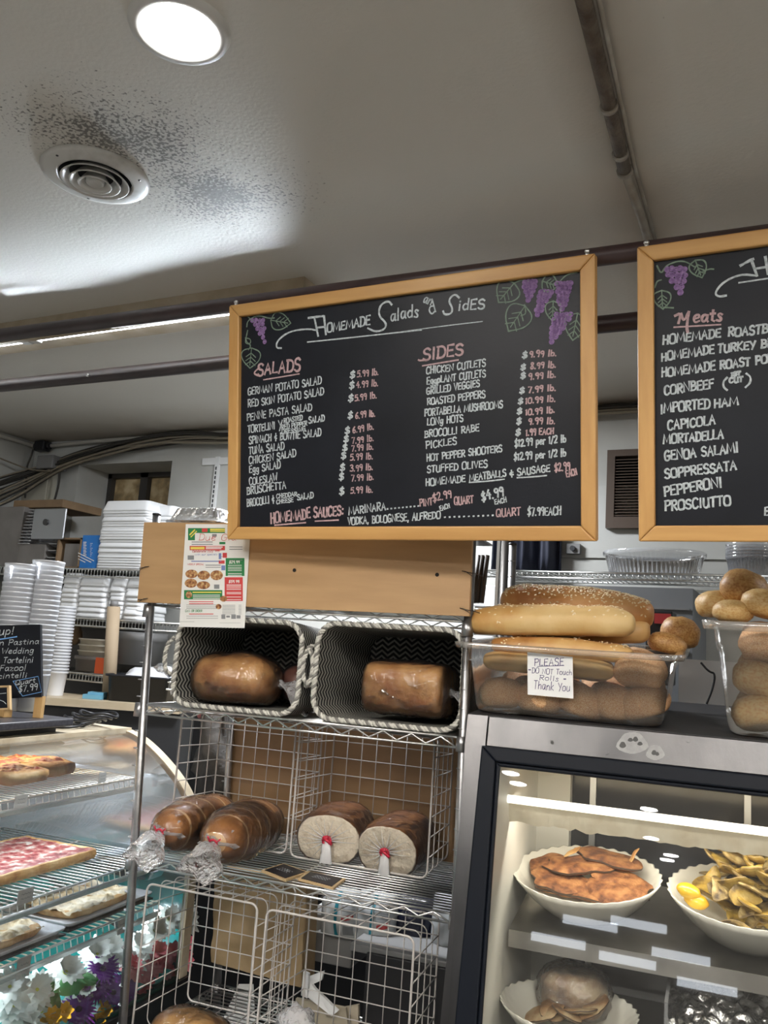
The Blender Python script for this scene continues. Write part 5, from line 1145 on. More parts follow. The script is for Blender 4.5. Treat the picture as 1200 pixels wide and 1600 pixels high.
stick('pale long loaf seen through the upper wall of the wide clear tub', XA(-.222, .05, .132), XA(.115, .05, .124), .055, .034, CRUSTP, 0, 13)
stick('dusted long loaf in the middle of the wide clear tub behind the note', XA(-.214, .155, .13), XA(.10, .155, .12), .05, .042, CRUSTM, 0, 14)
gB = 'rolls inside the tall clear tub'; lb_ = 'pale bread roll inside the tall clear tub at the right edge'
for a, b, c in [(-.145, .06, .05), (-.145, .055, .125), (-.135, .06, .205), (-.04, .06, .05), (-.03, .06, .13), (-.02, .065, .205), (.07, .06, .06), (.08, .07, .15), (.17, .07, .08), (-.13, .18, .06), (-.13, .18, .15), (-.02, .18, .06), (-.02, .18, .15), (-.13, .18, .22), (0, .18, .22), (.1, .18, .2), (-.12, .32, .1), (0, .32, .1), (-.10, .33, .2), (.02, .33, .2)]:
    roll(XB(a, b, c), lb_, CRUSTP if c < .17 else CRUSTM, gB, .066, .056, .044, (random.uniform(-.4, .4), random.uniform(-.4, .4), random.uniform(0, 3)))
gT = 'rolls heaped on the tall clear tub'
roll(PR(1162, 921, .12), 'golden brown roll on top of the heap in the tall tub', CRUSTG, gT, .058, .055, .048, (.5, .3, 0)); roll(PR(1122, 946, .14), 'pale roll at the left of the heap in the tall tub', CRUSTP, gT, .055, .05, .038, (0, 0, .4)); roll(PR(1196, 945, .06), 'pale roll at the front of the heap in the tall tub', CRUSTP, gT, .058, .05, .038, (0, .2, .2)); roll(PR(1145, 956, .06), 'pale roll tucked low in front of the heap in the tall tub', CRUSTP, gT, .05, .045, .03, (0, 0, 1))
# ------------------------------------------------------------------ curved glass pizza case on the left
SH1_ = .95
PF, PVE, PV0 = -.028, .45, -1.15                          # front plane, far end, near end
CURV = [(-.90, 1.113), (-.44, 1.113), (-.345, 1.106), (-.275, 1.079), (-.185, 1.022), (-.115, .965), (-.072, .915), (-.043, .872), (-.032, .82), (PF, .74), (PF, .33)]
cp = chaikin([V((a, b, 0)) for a, b in CURV], 2)
pc = thing('pizza_display_case', 'curved glass counter case with wire shelves of pizza and flowers, lower left', 'display case', W(-.45, (PV0+PVE)/2, 0))
BASEM = mat('dark_case_base', (.012, .016, .018), .4)
MIRR = mat('mirror_steel_panel', (.74, .77, .82), .12, .72, bump=(7, .10)); CREAMT = mat('cream_edge_trim', (.62, .55, .42), .4, noise_s=16, col2=(.48, .40, .28))
mb = MB(); mb.prism([W(p.x, PVE, p.y) for p in cp]+[W(-.90, PVE, .33)], RV*.012); mb.build('end_panel', MIRR, pc)
mb = MB(); off = []
for i, p in enumerate(cp):
    t_ = cp[min(i+1, len(cp)-1)]-cp[max(i-1, 0)]; n_ = V((t_.y, -t_.x, 0)).normalized(); off.append((p-n_*.004, p+n_*.016))
for i in range(len(cp)-1):
    a, b = off[i]; c_, d_ = off[i+1]
    mb.hexa([W(a.x, PVE-.03, a.y), W(b.x*1.0, PVE-.03, b.y), W(b.x, PVE+.014, b.y), W(a.x, PVE+.014, a.y), W(c_.x, PVE-.03, c_.y), W(d_.x, PVE-.03, d_.y), W(d_.x, PVE+.014, d_.y), W(c_.x, PVE+.014, c_.y)])
mb.build('curved_trim', CREAMT, pc)
i0 = next(i for i, p in enumerate(cp) if p.x > -.36)
mb = MB(); mb.loft([[W(p.x, v, p.y) for p in cp[i0:]] for v in [lerp(PV0, PVE-.03, k/12) for k in range(13)]], cap=False, closed=False); mb.build('curved_glass', GLASS, pc)
mb = MB(lambda a, b, c: W(a, b, c)); mb.box(-.90, -.35, PV0, PVE, 1.10, 1.118); mb.build('case_top', CREAMT, pc)
mb = MB(lambda a, b, c: W(a, b, c)); mb.box(-.90, PF+.004, PV0, PVE+.012, .03, .31); mb.build('base', BASEM, pc)
mb = MB(lambda a, b, c: W(a, b, c)); mb.box(-.03+PF, PF+.012, PV0, PVE+.012, .31, .328); mb.build('base_trim', STEEL, pc)
mb = MB(lambda a, b, c: W(a, b, c)); mb.box(-.92, -.90, PV0, PVE, SH1_, 1.113); mb.build('rear_panel', mat('warm_reflecting_panel', (.70, .56, .38), .25, 1.0, bump=(5, .1)), pc)
mb = MB(lambda a, b, c: W(a, b, c)); mb.box(-.90, PF, PV0-.012, PV0, .33, 1.1); mb.build('near_end_panel', MIRR, pc)
mb = MB(lambda a, b, c: W(a, b, c)); mb.box(-.92, -.90, PV0, PVE, .03, SH1_); mb.build('rear_panel_lower', mat('pale_blue_haze_panel', (.62, .68, .76), .25), pc)  # pale blue base colour stands in for the bluish haze of reflected light
def pshelf(uf, ub, z, v1, slot=.030):
    mb = MB(); r = .0032
    for zz, uu in ((z, uf), (z-.026, uf+.004), (z, ub), (z, lerp(uf, ub, .5))): mb.cyl(W(uu, PV0+.01, zz), W(uu, v1, zz), r+.0008, 8)
    n = int((v1-PV0)/.028)
    for i in range(n+1):
        v = lerp(PV0+.015, v1-.004, i/n); mb.tube([W(ub, v, z+.002), W(uf-.004, v, z+.002), W(uf+.004, v, z-.026)], .0021, 6)
    s_ = mb.build('wire_shelf', CHROME, pc); s_['label'] = 'chrome wire shelf'
    mb = MB(lambda a, b, c: W(a, b, c)); mb.box(uf+.004, uf+.0065, PV0+.02, v1-.01, z-.040, z-.024); mb.build('price_rail', ALU, s_)
    return s_
SH1, SH2, SH3 = .957, .705, .585
pshelf(-.255, -.78, SH1, .40); pshelf(-.145, -.85, SH2, .42); pshelf(-.075, -.85, SH3, .33)
TICK = mat('price_card', (.60, .60, .59), .6)
for (x, y, w, h, u) in ((33, 1252, 30, 22, -.248), (160, 1215, 22, 20, -.248), (40, 1400, 36, 24, -.138), (37, 1512, 30, 32, -.068), (228, 1330, 14, 14, -.138), (190, 1448, 22, 26, -.068)):
    c = PU(x, y, u); t = thing('price_card', 'small white price card clipped to a pizza shelf edge', 'price card', c, 'price cards in the pizza case')
    hw = w/1340*2.2/2; hh = h/1340*2.2/2
    mb = MB(); mb.hexa([c-RV*hw-V((0, 0, hh)), c+RV*hw-V((0, 0, hh)), c+RV*hw-V((0, 0, hh))-RU*.002, c-RV*hw-V((0, 0, hh))-RU*.002, c-RV*hw+V((0, 0, hh)), c+RV*hw+V((0, 0, hh)), c+RV*hw+V((0, 0, hh))-RU*.002, c-RV*hw+V((0, 0, hh))-RU*.002]); mb.build('card', TICK, t)
    P_ = Plane(c+RU*.0006, RV, (0, 0, 1)); mb = MB()
    for k in range(2): P_.ribbon(mb, [V((-hw*.6+i*hw*.12, hh*(.35-.6*k)+.002*math.sin(i*2), 0)) for i in range(11)], .0016)
    mb.build('scribble', GREYI, t)
# lamps inside the case
WARMT = mat('lit_warm_case_tube', (1, 1, 1), .4, emit=((1.0, .80, .52), 4.0)); COLDT = mat('lit_cold_case_tube', (1, 1, 1), .4, emit=((.78, .88, 1.0), 4.0))
mb = MB(); mb.cyl(W(-.70, PV0+.05, 1.085), W(-.70, PVE-.06, 1.085), .011, 12); mb.build('warm_tube', WARMT, pc)
mb = MB(); mb.cyl(W(-.80, PV0+.05, SH1-.03), W(-.80, PVE-.06, SH1-.03), .011, 12); mb.build('cold_tube', COLDT, pc)
area_lamp('warm_case_lamp', W(-.55, -.3, 1.09), (0, 0, -1), .05, 1.3, K_PIZZA*.7, (1.0, .80, .55), xdir=RU)
area_lamp('cold_case_lamp', W(-.42, -.3, SH1-.03), (RU*.25+V((0, 0, -1))), .05, 1.3, K_PIZZA*1.15, (.74, .87, 1.0), xdir=RU)
area_lamp('flower_fill_lamp', W(-.13, -.08, SH3-.035), (RU*.1+V((0, 0, -1))), .03, 1.02, K_PIZZA*.55, (.86, .95, 1.0), xdir=RU)  # unseen strip lamp added under the shelf to brighten the flowers
# food in it
PIZC = mat('pizza_sauce_and_cheese', (.5, .1, .05), .5, noise_s=30, col2=[(.17, .014, .010), (.28, .04, .02), (.48, .26, .10), (.58, .42, .24)], detail=6, lo=.34, hi=.66, bump=(60, .6, .01))
PIZM = mat('tomato_sauce_with_melted_cheese', (.5, .1, .05), .42, noise_s=30, col2=[(.13, .012, .014), (.26, .035, .035), (.36, .17, .14), (.50, .45, .39)], detail=8, lo=.36, hi=.64, bump=(60, .6, .01))
PIZW = mat('white_cheese_topping', (.75, .68, .52), .45, noise_s=22, col2=[(.45, .30, .13), (.70, .58, .36), (.78, .71, .56)], detail=6, lo=.3, hi=.6, bump=(50, .7, .012))
DOUGH = mat('baked_pizza_dough', (.52, .31, .12), .6, noise_s=14, col2=[(.30, .13, .04), (.52, .31, .12), (.60, .42, .21)], bump=(50, .4))
def sheet_pizza(lab, u0_, u1_, v0, v1, z, top, th=.022, seed=1, r=.02):
    cu, cv = (u0_+u1_)/2, (v0+v1)/2; t = thing('sheet_pizza', lab, 'pizza', W(cu, cv, z))
    w, l = u1_-u0_, v1-v0; base = rrect(w, l, r)
    def rg(k, dz): return [W(cu+p[0]*k, cv+p[1]*k, z+dz+.0022*noise.noise(V((p[0]*40, p[1]*40, seed)))) for p in base]
    mb = MB(); mb.loft([rg(.985, 0), rg(1.0, th*.5), rg(.99, th*1.05), rg(.965, th*1.25), rg(.94, th*.95)], cap=True); mb.build('crust', DOUGH, t)
    mb = MB(); mb.grid(lambda a, b: W(cu+(a-.5)*w*.93, cv+(b-.5)*l*.95, z+th*.95+.004+.004*noise.noise(V((a*w*60, b*l*60, seed)))+.0025*noise.noise(V((a*w*150, b*l*150, seed)))), 44, 70); mb.build('topping', top, t)
sheet_pizza('rectangular tomato pizza with melted cheese on the middle wire shelf', -.60, -.285, -.55, .262, SH2+.006, PIZM, .024, 2)
for i, (du, dv, rz) in enumerate([(-.52, .17, .1), (-.47, -.02, -.05), (-.50, -.22, .15), (-.62, .06, .2)]):
    c = W(du, dv, SH1+.005); t = thing('pizza_slice', ['folded tomato pizza slice at the far right end of the top wire shelf', 'tomato pizza slice second from the far end of the top wire shelf', 'tomato pizza slice at the left photo edge on the top wire shelf', 'tomato pizza slice behind the others on the top wire shelf'][i], 'pizza slice', c, 'pizza slices on the top shelf')
    M = frame(c, RU*math.cos(rz)+RV*math.sin(rz)); mb = MB(M)
    base = rrect(.24, .19, .045)
    def rg(k, dz): return [V((p[0]*k*(1+.08*noise.noise(V((p[0]*12, p[1]*12, i)))), p[1]*k, dz+.010*noise.noise(V((p[0]*14, p[1]*14, i*3)))+.008*(1 if dz > .015 else 0))) for p in base]
    mb.loft([rg(.96, .012), rg(1.0, .022), rg(.98, .036), rg(.88, .040)]); mb.build('crust', DOUGH, t)
    mb = MB(M); mb.grid(lambda a, b: V(((a-.5)*.205, (b-.5)*.155, .050+.014*noise.noise(V(((a-.5)*.24*14, (b-.5)*.19*14, i*3)))+.006*noise.noise(V((a*13, b*13, i)))-.02*max(0, (abs(a-.5)-.38)*4)**2-.02*max(0, (abs(b-.5)-.36)*4)**2)), 30, 26); mb.build('topping', PIZC, t)
LINERP = mat('white_tray_liner', (.74, .76, .80), .45, bump=(30, .3)); TRAYM = mat('dark_baking_tray', (.05, .05, .055), .35, .6)
for i, (u0_, u1_, v0, v1, lab) in enumerate([(-.37, -.105, -.075, .335, 'lined tray of white cheese pizza on the lowest wire shelf, behind the rack post'), (-.37, -.095, -.52, -.095, 'lined tray of white cheese pizza on the lowest wire shelf, at the left photo edge')]):
    t = thing('lined_tray', lab, 'tray', W((u0_+u1_)/2, (v0+v1)/2, SH3+.005), 'lined trays on the lowest pizza shelf')
    mb = MB(lambda a, b, c: W(a, b, c)); mb.box(u0_, u1_, v0, v1, SH3+.005, SH3+.010); mb.build('tray_base', TRAYM, t)
    cu, cv = (u0_+u1_)/2, (v0+v1)/2; base = rrect(u1_-u0_, v1-v0, .018); mb = MB()
    mb.loft([[W(cu+p[0]*k, cv+p[1]*k, SH3+dz) for p in base] for k, dz in ((.90, .012), (.93, .018), (1.0, .028), (1.015, .028), (1.0, .022))], cap=False); lo = [W(cu+p[0]*.93, cv+p[1]*.93, SH3+.014) for p in base]; mb.add(lo, [tuple(range(len(lo)))]); mb.build('paper_liner', LINERP, t)
    c = W(cu, cv+.01, SH3+.016); t = thing('white_pizza', ['lumpy white cheese pizza piece in the lined tray behind the rack post', 'lumpy white cheese pizza piece in the lined tray at the left photo edge'][i], 'pizza slice', c, 'white pizza pieces in the lined trays')
    L_, w_ = (v1-v0)*.80, (u1_-u0_)*.72; base = rrect(w_, L_, .05)
    mb = MB(); mb.loft([[W(cu+p[0]*k*(1+.15*noise.noise(V((p[0]*20, p[1]*20, i+5)))), cv+.01+p[1]*k*(1+.08*noise.noise(V((p[1]*20, p[0]*20, i)))), SH3+dz) for p in base] for k, dz in ((.95, .016), (1, .026), (.96, .034))]); mb.build('crust', DOUGH, t)
    mb = MB(); mb.grid(lambda a, b: W(cu+(a-.5)*w_*.95*(1-.3*max(0, abs(b-.5)-.35)), cv+.01+(b-.5)*L_*.97, SH3+.040+.012*noise.noise(V((a*5, b*8, i)))+.006*noise.noise(V((a*14, b*22, i)))-.05*max(0, abs(a-.5)-.38)-.05*max(0, abs(b-.5)-.42)), 34, 50); mb.build('topping', PIZW, t)
GREENP = mat('green_basil_bits', (.05, .12, .03), .6)
t = thing('silver_tray', 'empty silver tray at the far end of the lowest pizza shelf', 'tray', W(-.25, .395, SH3+.06)); mb = MB(); base = rrect(.30, .10, .02); mb.loft([[W(-.27+p[0]*k, .385+p[1]*k, SH3+dz) for p in base] for k, dz in ((.85, .055), (.9, .058), (1, .085), (1.04, .085))], cap=False); lo = [W(-.27+p[0]*.86, .385+p[1]*.86, SH3+.056) for p in base]; mb.add(lo, [tuple(range(len(lo)))]); mb.build('tray_shell', STEEL, t)
# teal cloth and artificial flowers on the bottom deck
TEAL = mat('teal_satin_cloth', (.0, .42, .40), .35, spec=.6); o = MB().grid(lambda a, b: W(lerp(-.85, PF-.012, a), lerp(PV0+.02, PVE-.02, b), lerp(.60, .352, a**1.2)+.016*noise.noise(V((a*9, b*15, 2)))+.012*math.sin(b*60+6*noise.noise(V((a*4, b*6, 0))))*(.4+.6*a)*.6), 50, 120).build('teal_cloth', TEAL)
tag(o, 'rumpled teal satin cloth under the flowers at the bottom of the pizza case', 'cloth')
DECK = mat('dark_green_deck', (.01, .10, .08), .5); MBd = MB(lambda a, b, c: W(a, b, c)); MBd.box(-.90, PF-.002, PV0, PVE, .328, .336); MBd.build('deck', DECK, pc)
def petal_flower(c, R, n, layers, matp, matc, lab, group, cat='flower', nrm=(0, 0, 1), wide=.30, cup=.35, seed=0, name='artificial_flower'):
    z = V(nrm).normalized(); x = (RU-z*RU.dot(z)).normalized(); y = z.cross(x)
    t = thing(name, lab, cat, c, group); rnd = random.Random(seed); mb = MB()
    for l in range(layers):
        rr = R*(1-.22*l); up_a = cup*(l+.3)
        for i in range(n):
            a = 2*PI*(i+.5*l+rnd.uniform(-.15, .15))/n; d = x*math.cos(a)+y*math.sin(a); s_ = z.cross(d); rl = rr*rnd.uniform(.85, 1.1)
            pts = []
            for j in range(5):
                k = j/4; w_ = R*wide*math.sin(PI*(.12+.83*k))*1.05; h_ = rl*(up_a*k-.25*k*k)+.004*l
                b_ = V(c)+d*rl*k+z*h_
                pts += [b_-s_*w_+z*.12*w_, b_, b_+s_*w_+z*.12*w_]
            mb.add(pts, [f for j in range(4) for f in ((j*3, j*3+1, j*3+4, j*3+3), (j*3+1, j*3+2, j*3+5, j*3+4))], 0, True)
    mb.build('petals', matp, t)
    mb = MB(); blob(mb, V(c)+z*.006, R*.17, R*.17, R*.14, 12, 0, .1, 1); mb.build('flower_center', matc, t)
FWH = mat('white_silk_petal', (.82, .86, .84), .6); FPU = mat('purple_silk_petal', (.12, .015, .22), .6); FYE = mat('yellow_silk_petal', (.80, .45, .02), .6); FPK = mat('pink_silk_petal', (.70, .13, .18), .6, noise_s=12, col2=(.80, .32, .34)); FLG = mat('green_silk_leaf', (.05, .20, .06), .6); FCY = mat('yellow_green_flower_center', (.50, .55, .10), .7); FCD = mat('dark_flower_center', (.03, .01, .04), .7)
NRM = RU*.8-RV*.5+V((0, 0, .75))
def fl(x, y, u, R, kind, seed):
    c = PU(x, y, u); d = dict(seed=seed, nrm=NRM+V((random.uniform(-.3, .3), random.uniform(-.3, .3), random.uniform(-.2, .3))))
    if kind == 'w': petal_flower(c, R, 14, 3, FWH, FCY, 'white silk flower in the garland at the bottom of the pizza case', 'white silk flowers', wide=.20, cup=.6, **d)
    if kind == 'p': petal_flower(c, R, 26, 2, FPU, FCD, 'purple silk daisy among white flowers at the bottom of the pizza case', 'purple silk daisies', wide=.085, cup=.3, **d)
    if kind == 'y': petal_flower(c, R, 8, 2, FYE, FYE, 'yellow silk flower below the purple daisies in the pizza case', 'yellow silk flowers', wide=.3, cup=.9, **d)
    if kind == 'k': petal_flower(c, R, 11, 3, FPK, FPK, 'pink silk flower at the far right end of the pizza case garland', 'pink silk flowers', wide=.26, cup=.7, **d)
random.seed(3)
for i, q in enumerate([(20, 1575), (55, 1548), (62, 1585), (100, 1522), (125, 1545), (150, 1495), (30, 1600), (172, 1490), (15, 1545)]): fl(*q, -.10, .062, 'w', i)
for i, q in enumerate([(215, 1480), (240, 1455), (262, 1438), (285, 1420), (205, 1502), (290, 1440)]): fl(*q, -.10, .055, 'w', 20+i)
for i, q in enumerate([(122, 1578), (150, 1540), (175, 1552), (160, 1515), (195, 1545)]): fl(*q, -.065, .058, 'p', 40+i)
for i, q in enumerate([(80, 1592), (98, 1582), (150, 1592), (160, 1580)]): fl(*q, -.055, .030, 'y', 50+i)
for i, q in enumerate([(205, 1515), (222, 1535), (240, 1510), (255, 1522), (270, 1490), (285, 1475), (285, 1500), (212, 1550), (262, 1535), (245, 1490)]): fl(*q, -.075, .042, 'k', 60+i)
for i, (x, y, r) in enumerate([(108, 1540, .05), (80, 1568, .05), (118, 1535, .04), (140, 1530, .035), (75, 1545, .03)]):
    c = PU(x, y, -.07); M = frame(c, RU*.5+RV*.6*math.cos(i*2)+V((0, 0, .6*math.sin(i*2))), NRM); mb = MB(M)
    mb.grid(lambda a, b: V(((a-.5)*2*r, (b-.5)*1.1*r*math.sin(PI*min(1, a*.9+.08)), .006*math.cos(PI*(b-.5))-.02*(a-.5)**2)), 10, 6); tag(mb.build('silk_leaf', FLG, None, c), 'green silk leaf between the white and purple flowers', 'leaf', 'green silk leaves')

# ------------------------------------------------------------------ dark slab on top of the pizza case with its signs
SLABM = mat('dark_laminate_counter', (.035, .036, .045), .35, noise_s=90, col2=(.06, .06, .07))
ZS = 1.166
c0, c1 = uvz(PU(117, 1123, -.35)), None
mb = MB(lambda a, b, c: W(a, b, c)); mb.box(-.95, -.35, PV0-.2, .135, 1.140, ZS); o = mb.build('counter_slab', SLABM); bevel(o, .006, 3); tag(o, 'dark laminate slab lying on top of the pizza case, under the soup sign', 'countertop')
mb = MB(lambda a, b, c: W(a, b, c)); mb.box(-.93, -.40, PV0-.15, .11, 1.119, 1.139); tag(mb.build('counter_riser', BASEM), 'dark riser strip between the pizza case and the counter slab', 'riser')
SV = .02                                                  # the soup sign stands here, facing the shop
sg = PR(67, 1090, SV)
SP = Plane(sg+V((0, 0, 0)), RU*.985+RV*.05, V((0, 0, 1))+RV*.10)
t = thing('soup_sign', 'small black chalkboard soup menu on wooden feet, left photo edge', 'sign', PR(40, 1100, SV))
def sp(x, y): return SP.px(x, y)
q = [sp(-110, 1097), sp(66, 1089), sp(64, 976), sp(-110, 980)]
mb = MB(); mb.hexa([SP.at(p.x, p.y, -.006) for p in q]+[SP.at(p.x, p.y, .004) for p in q]); mb.build('black_board', SLATE, t)
FOOTW = wood('sign_foot_wood', (.52, .34, .15), (.44, .27, .11), 'Z', 6)
for (x, y0, y1, vv) in ((61, 1088, 1112, .0), (40, 1090, 1103, .06), (-80, 1090, 1118, 0)):
    a, b = sp(x-6, y0), sp(x+6, y0); zt = SP.at(a.x, a.y).z
    mb = MB(); p, p2 = SP.at(a.x, a.y), SP.at(b.x, b.y); p += RV*vv; p2 += RV*vv
    mb.hexa([V((p.x, p.y, ZS+.001)), V((p2.x, p2.y, ZS+.001)), V((p2.x, p2.y, ZS+.001))+RV*.014, V((p.x, p.y, ZS+.001))+RV*.014, p, p2, p2+RV*.014, p+RV*.014]); mb.build('wooden_foot', FOOTW, t)
def ST(mb, txt, a, b, cap, w=.0028, m=0): pa, pb = sp(a[0]/8.43, 940+a[1]/8.43), sp(b[0]/8.43, 940+b[1]/8.43); SP.p0 += SP.n*.0042; SP.text(mb, txt, pa, pb, (sp(a[0]/8.43, 940+(a[1]-cap)/8.43)-pa).length, w, m, jit=.03); SP.p0 -= SP.n*.0042
mb = MB()
ST(mb, 'So', (-160, 440), (-20, 440), 90, .004); ST(mb, 'up!', (0, 440), (190, 430), 100, .004); ST(mb, 'Chicken Pastina', (-340, 590), (520, 560), 70); ST(mb, 'Italian Wedding', (-340, 700), (450, 680), 72); ST(mb, 'Chicken Tortelini', (-340, 815), (445, 805), 75); ST(mb, 'Pasta Fazool', (-340, 920), (350, 910), 75); ST(mb, 'Capaccintelli', (-340, 1030), (365, 1000), 65)
ST(mb, 'Quart', (220, 1100), (475, 1065), 60); ST(mb, '$7.99', (260, 1200), (505, 1160), 85, .0036)
mb.build('chalk_lettering', CHALKW, t)
mb = MB(); SP.p0 += SP.n*.0042
P8 = lambda x, y: sp(x/8.43, 940+y/8.43)
SP.ribbon(mb, [P8(-100, 510), P8(60, 490), P8(225, 462)], .0045); SP.ribbon(mb, [P8(175, 1050), P8(505, 985), P8(550, 1190), P8(300, 1245), P8(175, 1050)], .0026)
SP.p0 -= SP.n*.0042; mb.build('blue_underline', CHALKB, t)
# small framed sign in front of it
SV2 = -.06
SP2 = Plane(PR(10, 1110, SV2), RU, V((0, 0, 1))+RV*.12); s2 = SP2.px
t = thing('small_framed_sign', 'tiny wood-framed chalk sign in front of the soup sign', 'sign', PR(0, 1116, SV2))
def bx2(mb, pts, h0, h1): q = [s2(*p) for p in pts]; mb.hexa([SP2.at(p.x, p.y, h0) for p in q]+[SP2.at(p.x, p.y, h1) for p in q])
mb = MB(); bx2(mb, [(-60, 1112), (14, 1108), (13, 1076), (-60, 1078)], -.004, .0); mb.build('chalk_face', SLATE, t)
mb = MB(); bx2(mb, [(-62, 1113), (17, 1109), (17, 1106), (-62, 1110)], -.005, .005); bx2(mb, [(-62, 1077), (16, 1074), (16, 1071), (-62, 1074)], -.005, .005); bx2(mb, [(13.5, 1109), (17, 1109), (16, 1072), (12.5, 1072)], -.005, .005); mb.build('frame', TAGW, t)
mb = MB(); SP2.p0 += SP2.n*.001; SP2.ribbon(mb, [s2(-10, 1086), s2(0, 1084), s2(10, 1083)], .002); SP2.ribbon(mb, [s2(-6, 1092), s2(6, 1096), s2(10, 1100)], .002); mb.build('chalk_scribble', CHALKW, t)
mb = MB(); p = s2(3, 1112); pp = SP2.at(p.x, p.y); mb.hexa([V((pp.x-.012, pp.y, ZS+.001)), V((pp.x+.012, pp.y, ZS+.001)), V((pp.x+.012, pp.y+.03, ZS+.001)), V((pp.x-.012, pp.y+.03, ZS+.001)), pp+V((-.012, -.004, .006)), pp+V((.012, -.004, .006)), pp+V((.012, .03, .006)), pp+V((-.012, .03, .006))]); mb.build('wooden_foot', FOOTW, t)
# ------------------------------------------------------------------ stacks of deli tubs on the slab
def stack(profile, base, n, step, label, group, mat_, name='deli_cup', cat='deli cup', square=None, flip=False):
    mb = MB(); 
    if square: 
        w, l, r = square; b_ = rrect(w, l, r); mb.loft([[V((p[0]*k, p[1]*k, z)) for p in b_] for k, z in profile], cap=False)
        k, z = profile[0]; lo = [V((p[0]*k, p[1]*k, z)) for p in b_]; mb.add(lo, [tuple(range(len(lo)-1, -1, -1))])
    else: mb.lathe(profile, (0, 0, 0), 24)
    o = mb.build(name, mat_, None, (0, 0, 0)); tag(o, label, cat, group); o.location = base; o.rotation_euler = (0, 0, RA)
    for i in range(1, n):
        c = o.copy(); COL.objects.link(c); c.location = V(base)+V((random.uniform(-.0012, .0012), random.uniform(-.0012, .0012), step*i)); 
    return o
CP = [(.0005, .0), (.047, 0), (.049, .003), (.0555, .122), (.0566, .123), (.0566, .128), (.056, .129)]
cupv = .13
for x, lab, ztop in ((50, 'frosted deli cup in the taller stack beside the soup sign', 876), (8, 'frosted deli cup in the shorter stack at the left photo edge', 881)):
    p = PR(x, 1075, cupv+.07 if x == 50 else cupv); top = PR(x, ztop, uvz(p)[1]).z
    n = 24; st = (top-.129-ZS)/(n-1)
    stack(CP, V((p.x, p.y, ZS)), n, st, lab, 'stacked deli cups' + (' beside the sign' if x == 50 else ' at the photo edge'), CUPP)
p = PR(86, 1075, .36); top = PR(86, 946, .36).z
# the pale counter behind the slab
WCT = wood('pale_butcher_block', (.60, .50, .36), (.52, .42, .28), 'X', 4, .4)
zb = 1.128
qa, qb = PZ(62, 1089, zb), PZ(232, 1101, zb); dn = (qb-qa).normalized(); bk = V((-dn.y, dn.x, 0))
qa = qa-dn*.6; qb = qb+dn*.15
mb = MB(); mb.prism([V((p.x, p.y, zb-.035)) for p in (qa, qb, qb+bk*.40, qa+bk*.40)], (0, 0, .035)); o = mb.build('pale_worktop', WCT); tag(o, 'pale wooden worktop behind the bread rack and pizza case', 'countertop')
mb = MB(); mb.prism([V((p.x, p.y, 0)) for p in (qa+bk*.04, qb+bk*.04, qb+bk*.38, qa+bk*.38)], (0, 0, zb-.036)); tag(mb.build('work_counter_cabinet', mat('dark_cabinet', (.03, .03, .032), .5)), 'dark cabinet under the pale worktop', 'cabinet')
def onc(x, y, z=zb): return PZ(x, y, z)
def cdist(x, y): # point on the worktop at pixel column x, a set way back
    return hit(x, y, qa+bk*.16, bk)
p = cdist(86, 1070); top = hit(86, 946, p, bk).z
stack([(.0005, 0), (.042, 0), (.0435, .003), (.052, .11), (.057, .112), (.057, .121)], V((p.x, p.y, zb)), 22, (top-.121-zb)/21, 'white ridged deli cup in the tall stack just right of the soup sign', 'stack of white ridged cups', mat('white_deli_plastic', (.78, .80, .84), .35, spec=.5), 'deli_cup')
# paper roll, black bin, blue pad
p = hit(174, 1053, qa+bk*.20, bk); tp = hit(178, 948, qa+bk*.20, bk); rr = 9.5/1340*(p-CAM).length
t = thing('paper_roll', 'tan paper roll standing upright on the pale worktop', 'paper roll', (p.x, p.y, zb)); mb = MB(); mb.cyl((p.x, p.y, zb), (tp.x, tp.y, tp.z), rr, 24); mb.build('paper', mat('tan_kraft_paper', (.40, .31, .21), .75), t)
mb = MB(); mb.cyl((tp.x, tp.y, tp.z), (tp.x, tp.y, tp.z+.03), rr*.6, 18); mb.build('core', GREYPLAS, t)
def boxpx(pts, v_dir, depth, z0=None): pass
def pbox(mb, x0, x1, y0, y1, Y, depth, m=0, z0=None):       # box whose front face spans these columns / rows at wall distance Y
    a, b = PY(x0, y1, Y), PY(x1, y1, Y); c = PY((x0+x1)/2, y0, Y); zz = a.z if z0 is None else z0
    zz = (a.z+b.z)/2 if z0 is None else z0
    mb.box(min(a.x, b.x), max(a.x, b.x), Y, Y+depth, zz, c.z, m); return (a.x+b.x)/2, zz, c.z
p0, p1 = hit(160, 1086, qa+bk*.05, bk), hit(262, 1092, qa+bk*.05, bk); zt = hit(200, 1055, qa+bk*.05, bk).z
t = thing('black_food_bin', 'black rectangular bin on the pale worktop behind the rack post', 'food bin', ((p0+p1)/2).to_tuple()[:2]+(zb,))
mb = MB(); c = (p0+p1)/2+bk*.12; c.z = zb; w = (p1-p0).length; base = rrect(w, .22, .03); M = frame(c, dn)
mb = MB(M); mb.loft([[V((q[0]*k, q[1]*k, z)) for q in base] for k, z in ((.88, .001), (.96, zt-zb-.012), (1.05, zt-zb-.010), (1.05, zt-zb), (.96, zt-zb), (.85, .01))], cap=True); mb.build('bin_body', DARKM, t)
t = thing('white_bag', 'white plastic bag bulging out of the black bin', 'plastic bag', c+V((0, 0, .02)))
mb = MB(M); blob(mb, V((.03, .0, .085)), w*.46, .10, .085, 24, 0, .22, 6); mb.build('bag_film', mat('white_plastic_bag', (.74, .76, .80), .35, bump=(20, .5)), t)
mb = MB(M); blob(mb, V((.10, .02, .15)), .07, .06, .05, 18, 0, .3, 9); tag(mb.build('foil_package', FOIL, None), 'crumpled foil package on the white bag behind the rope basket', 'foil package')
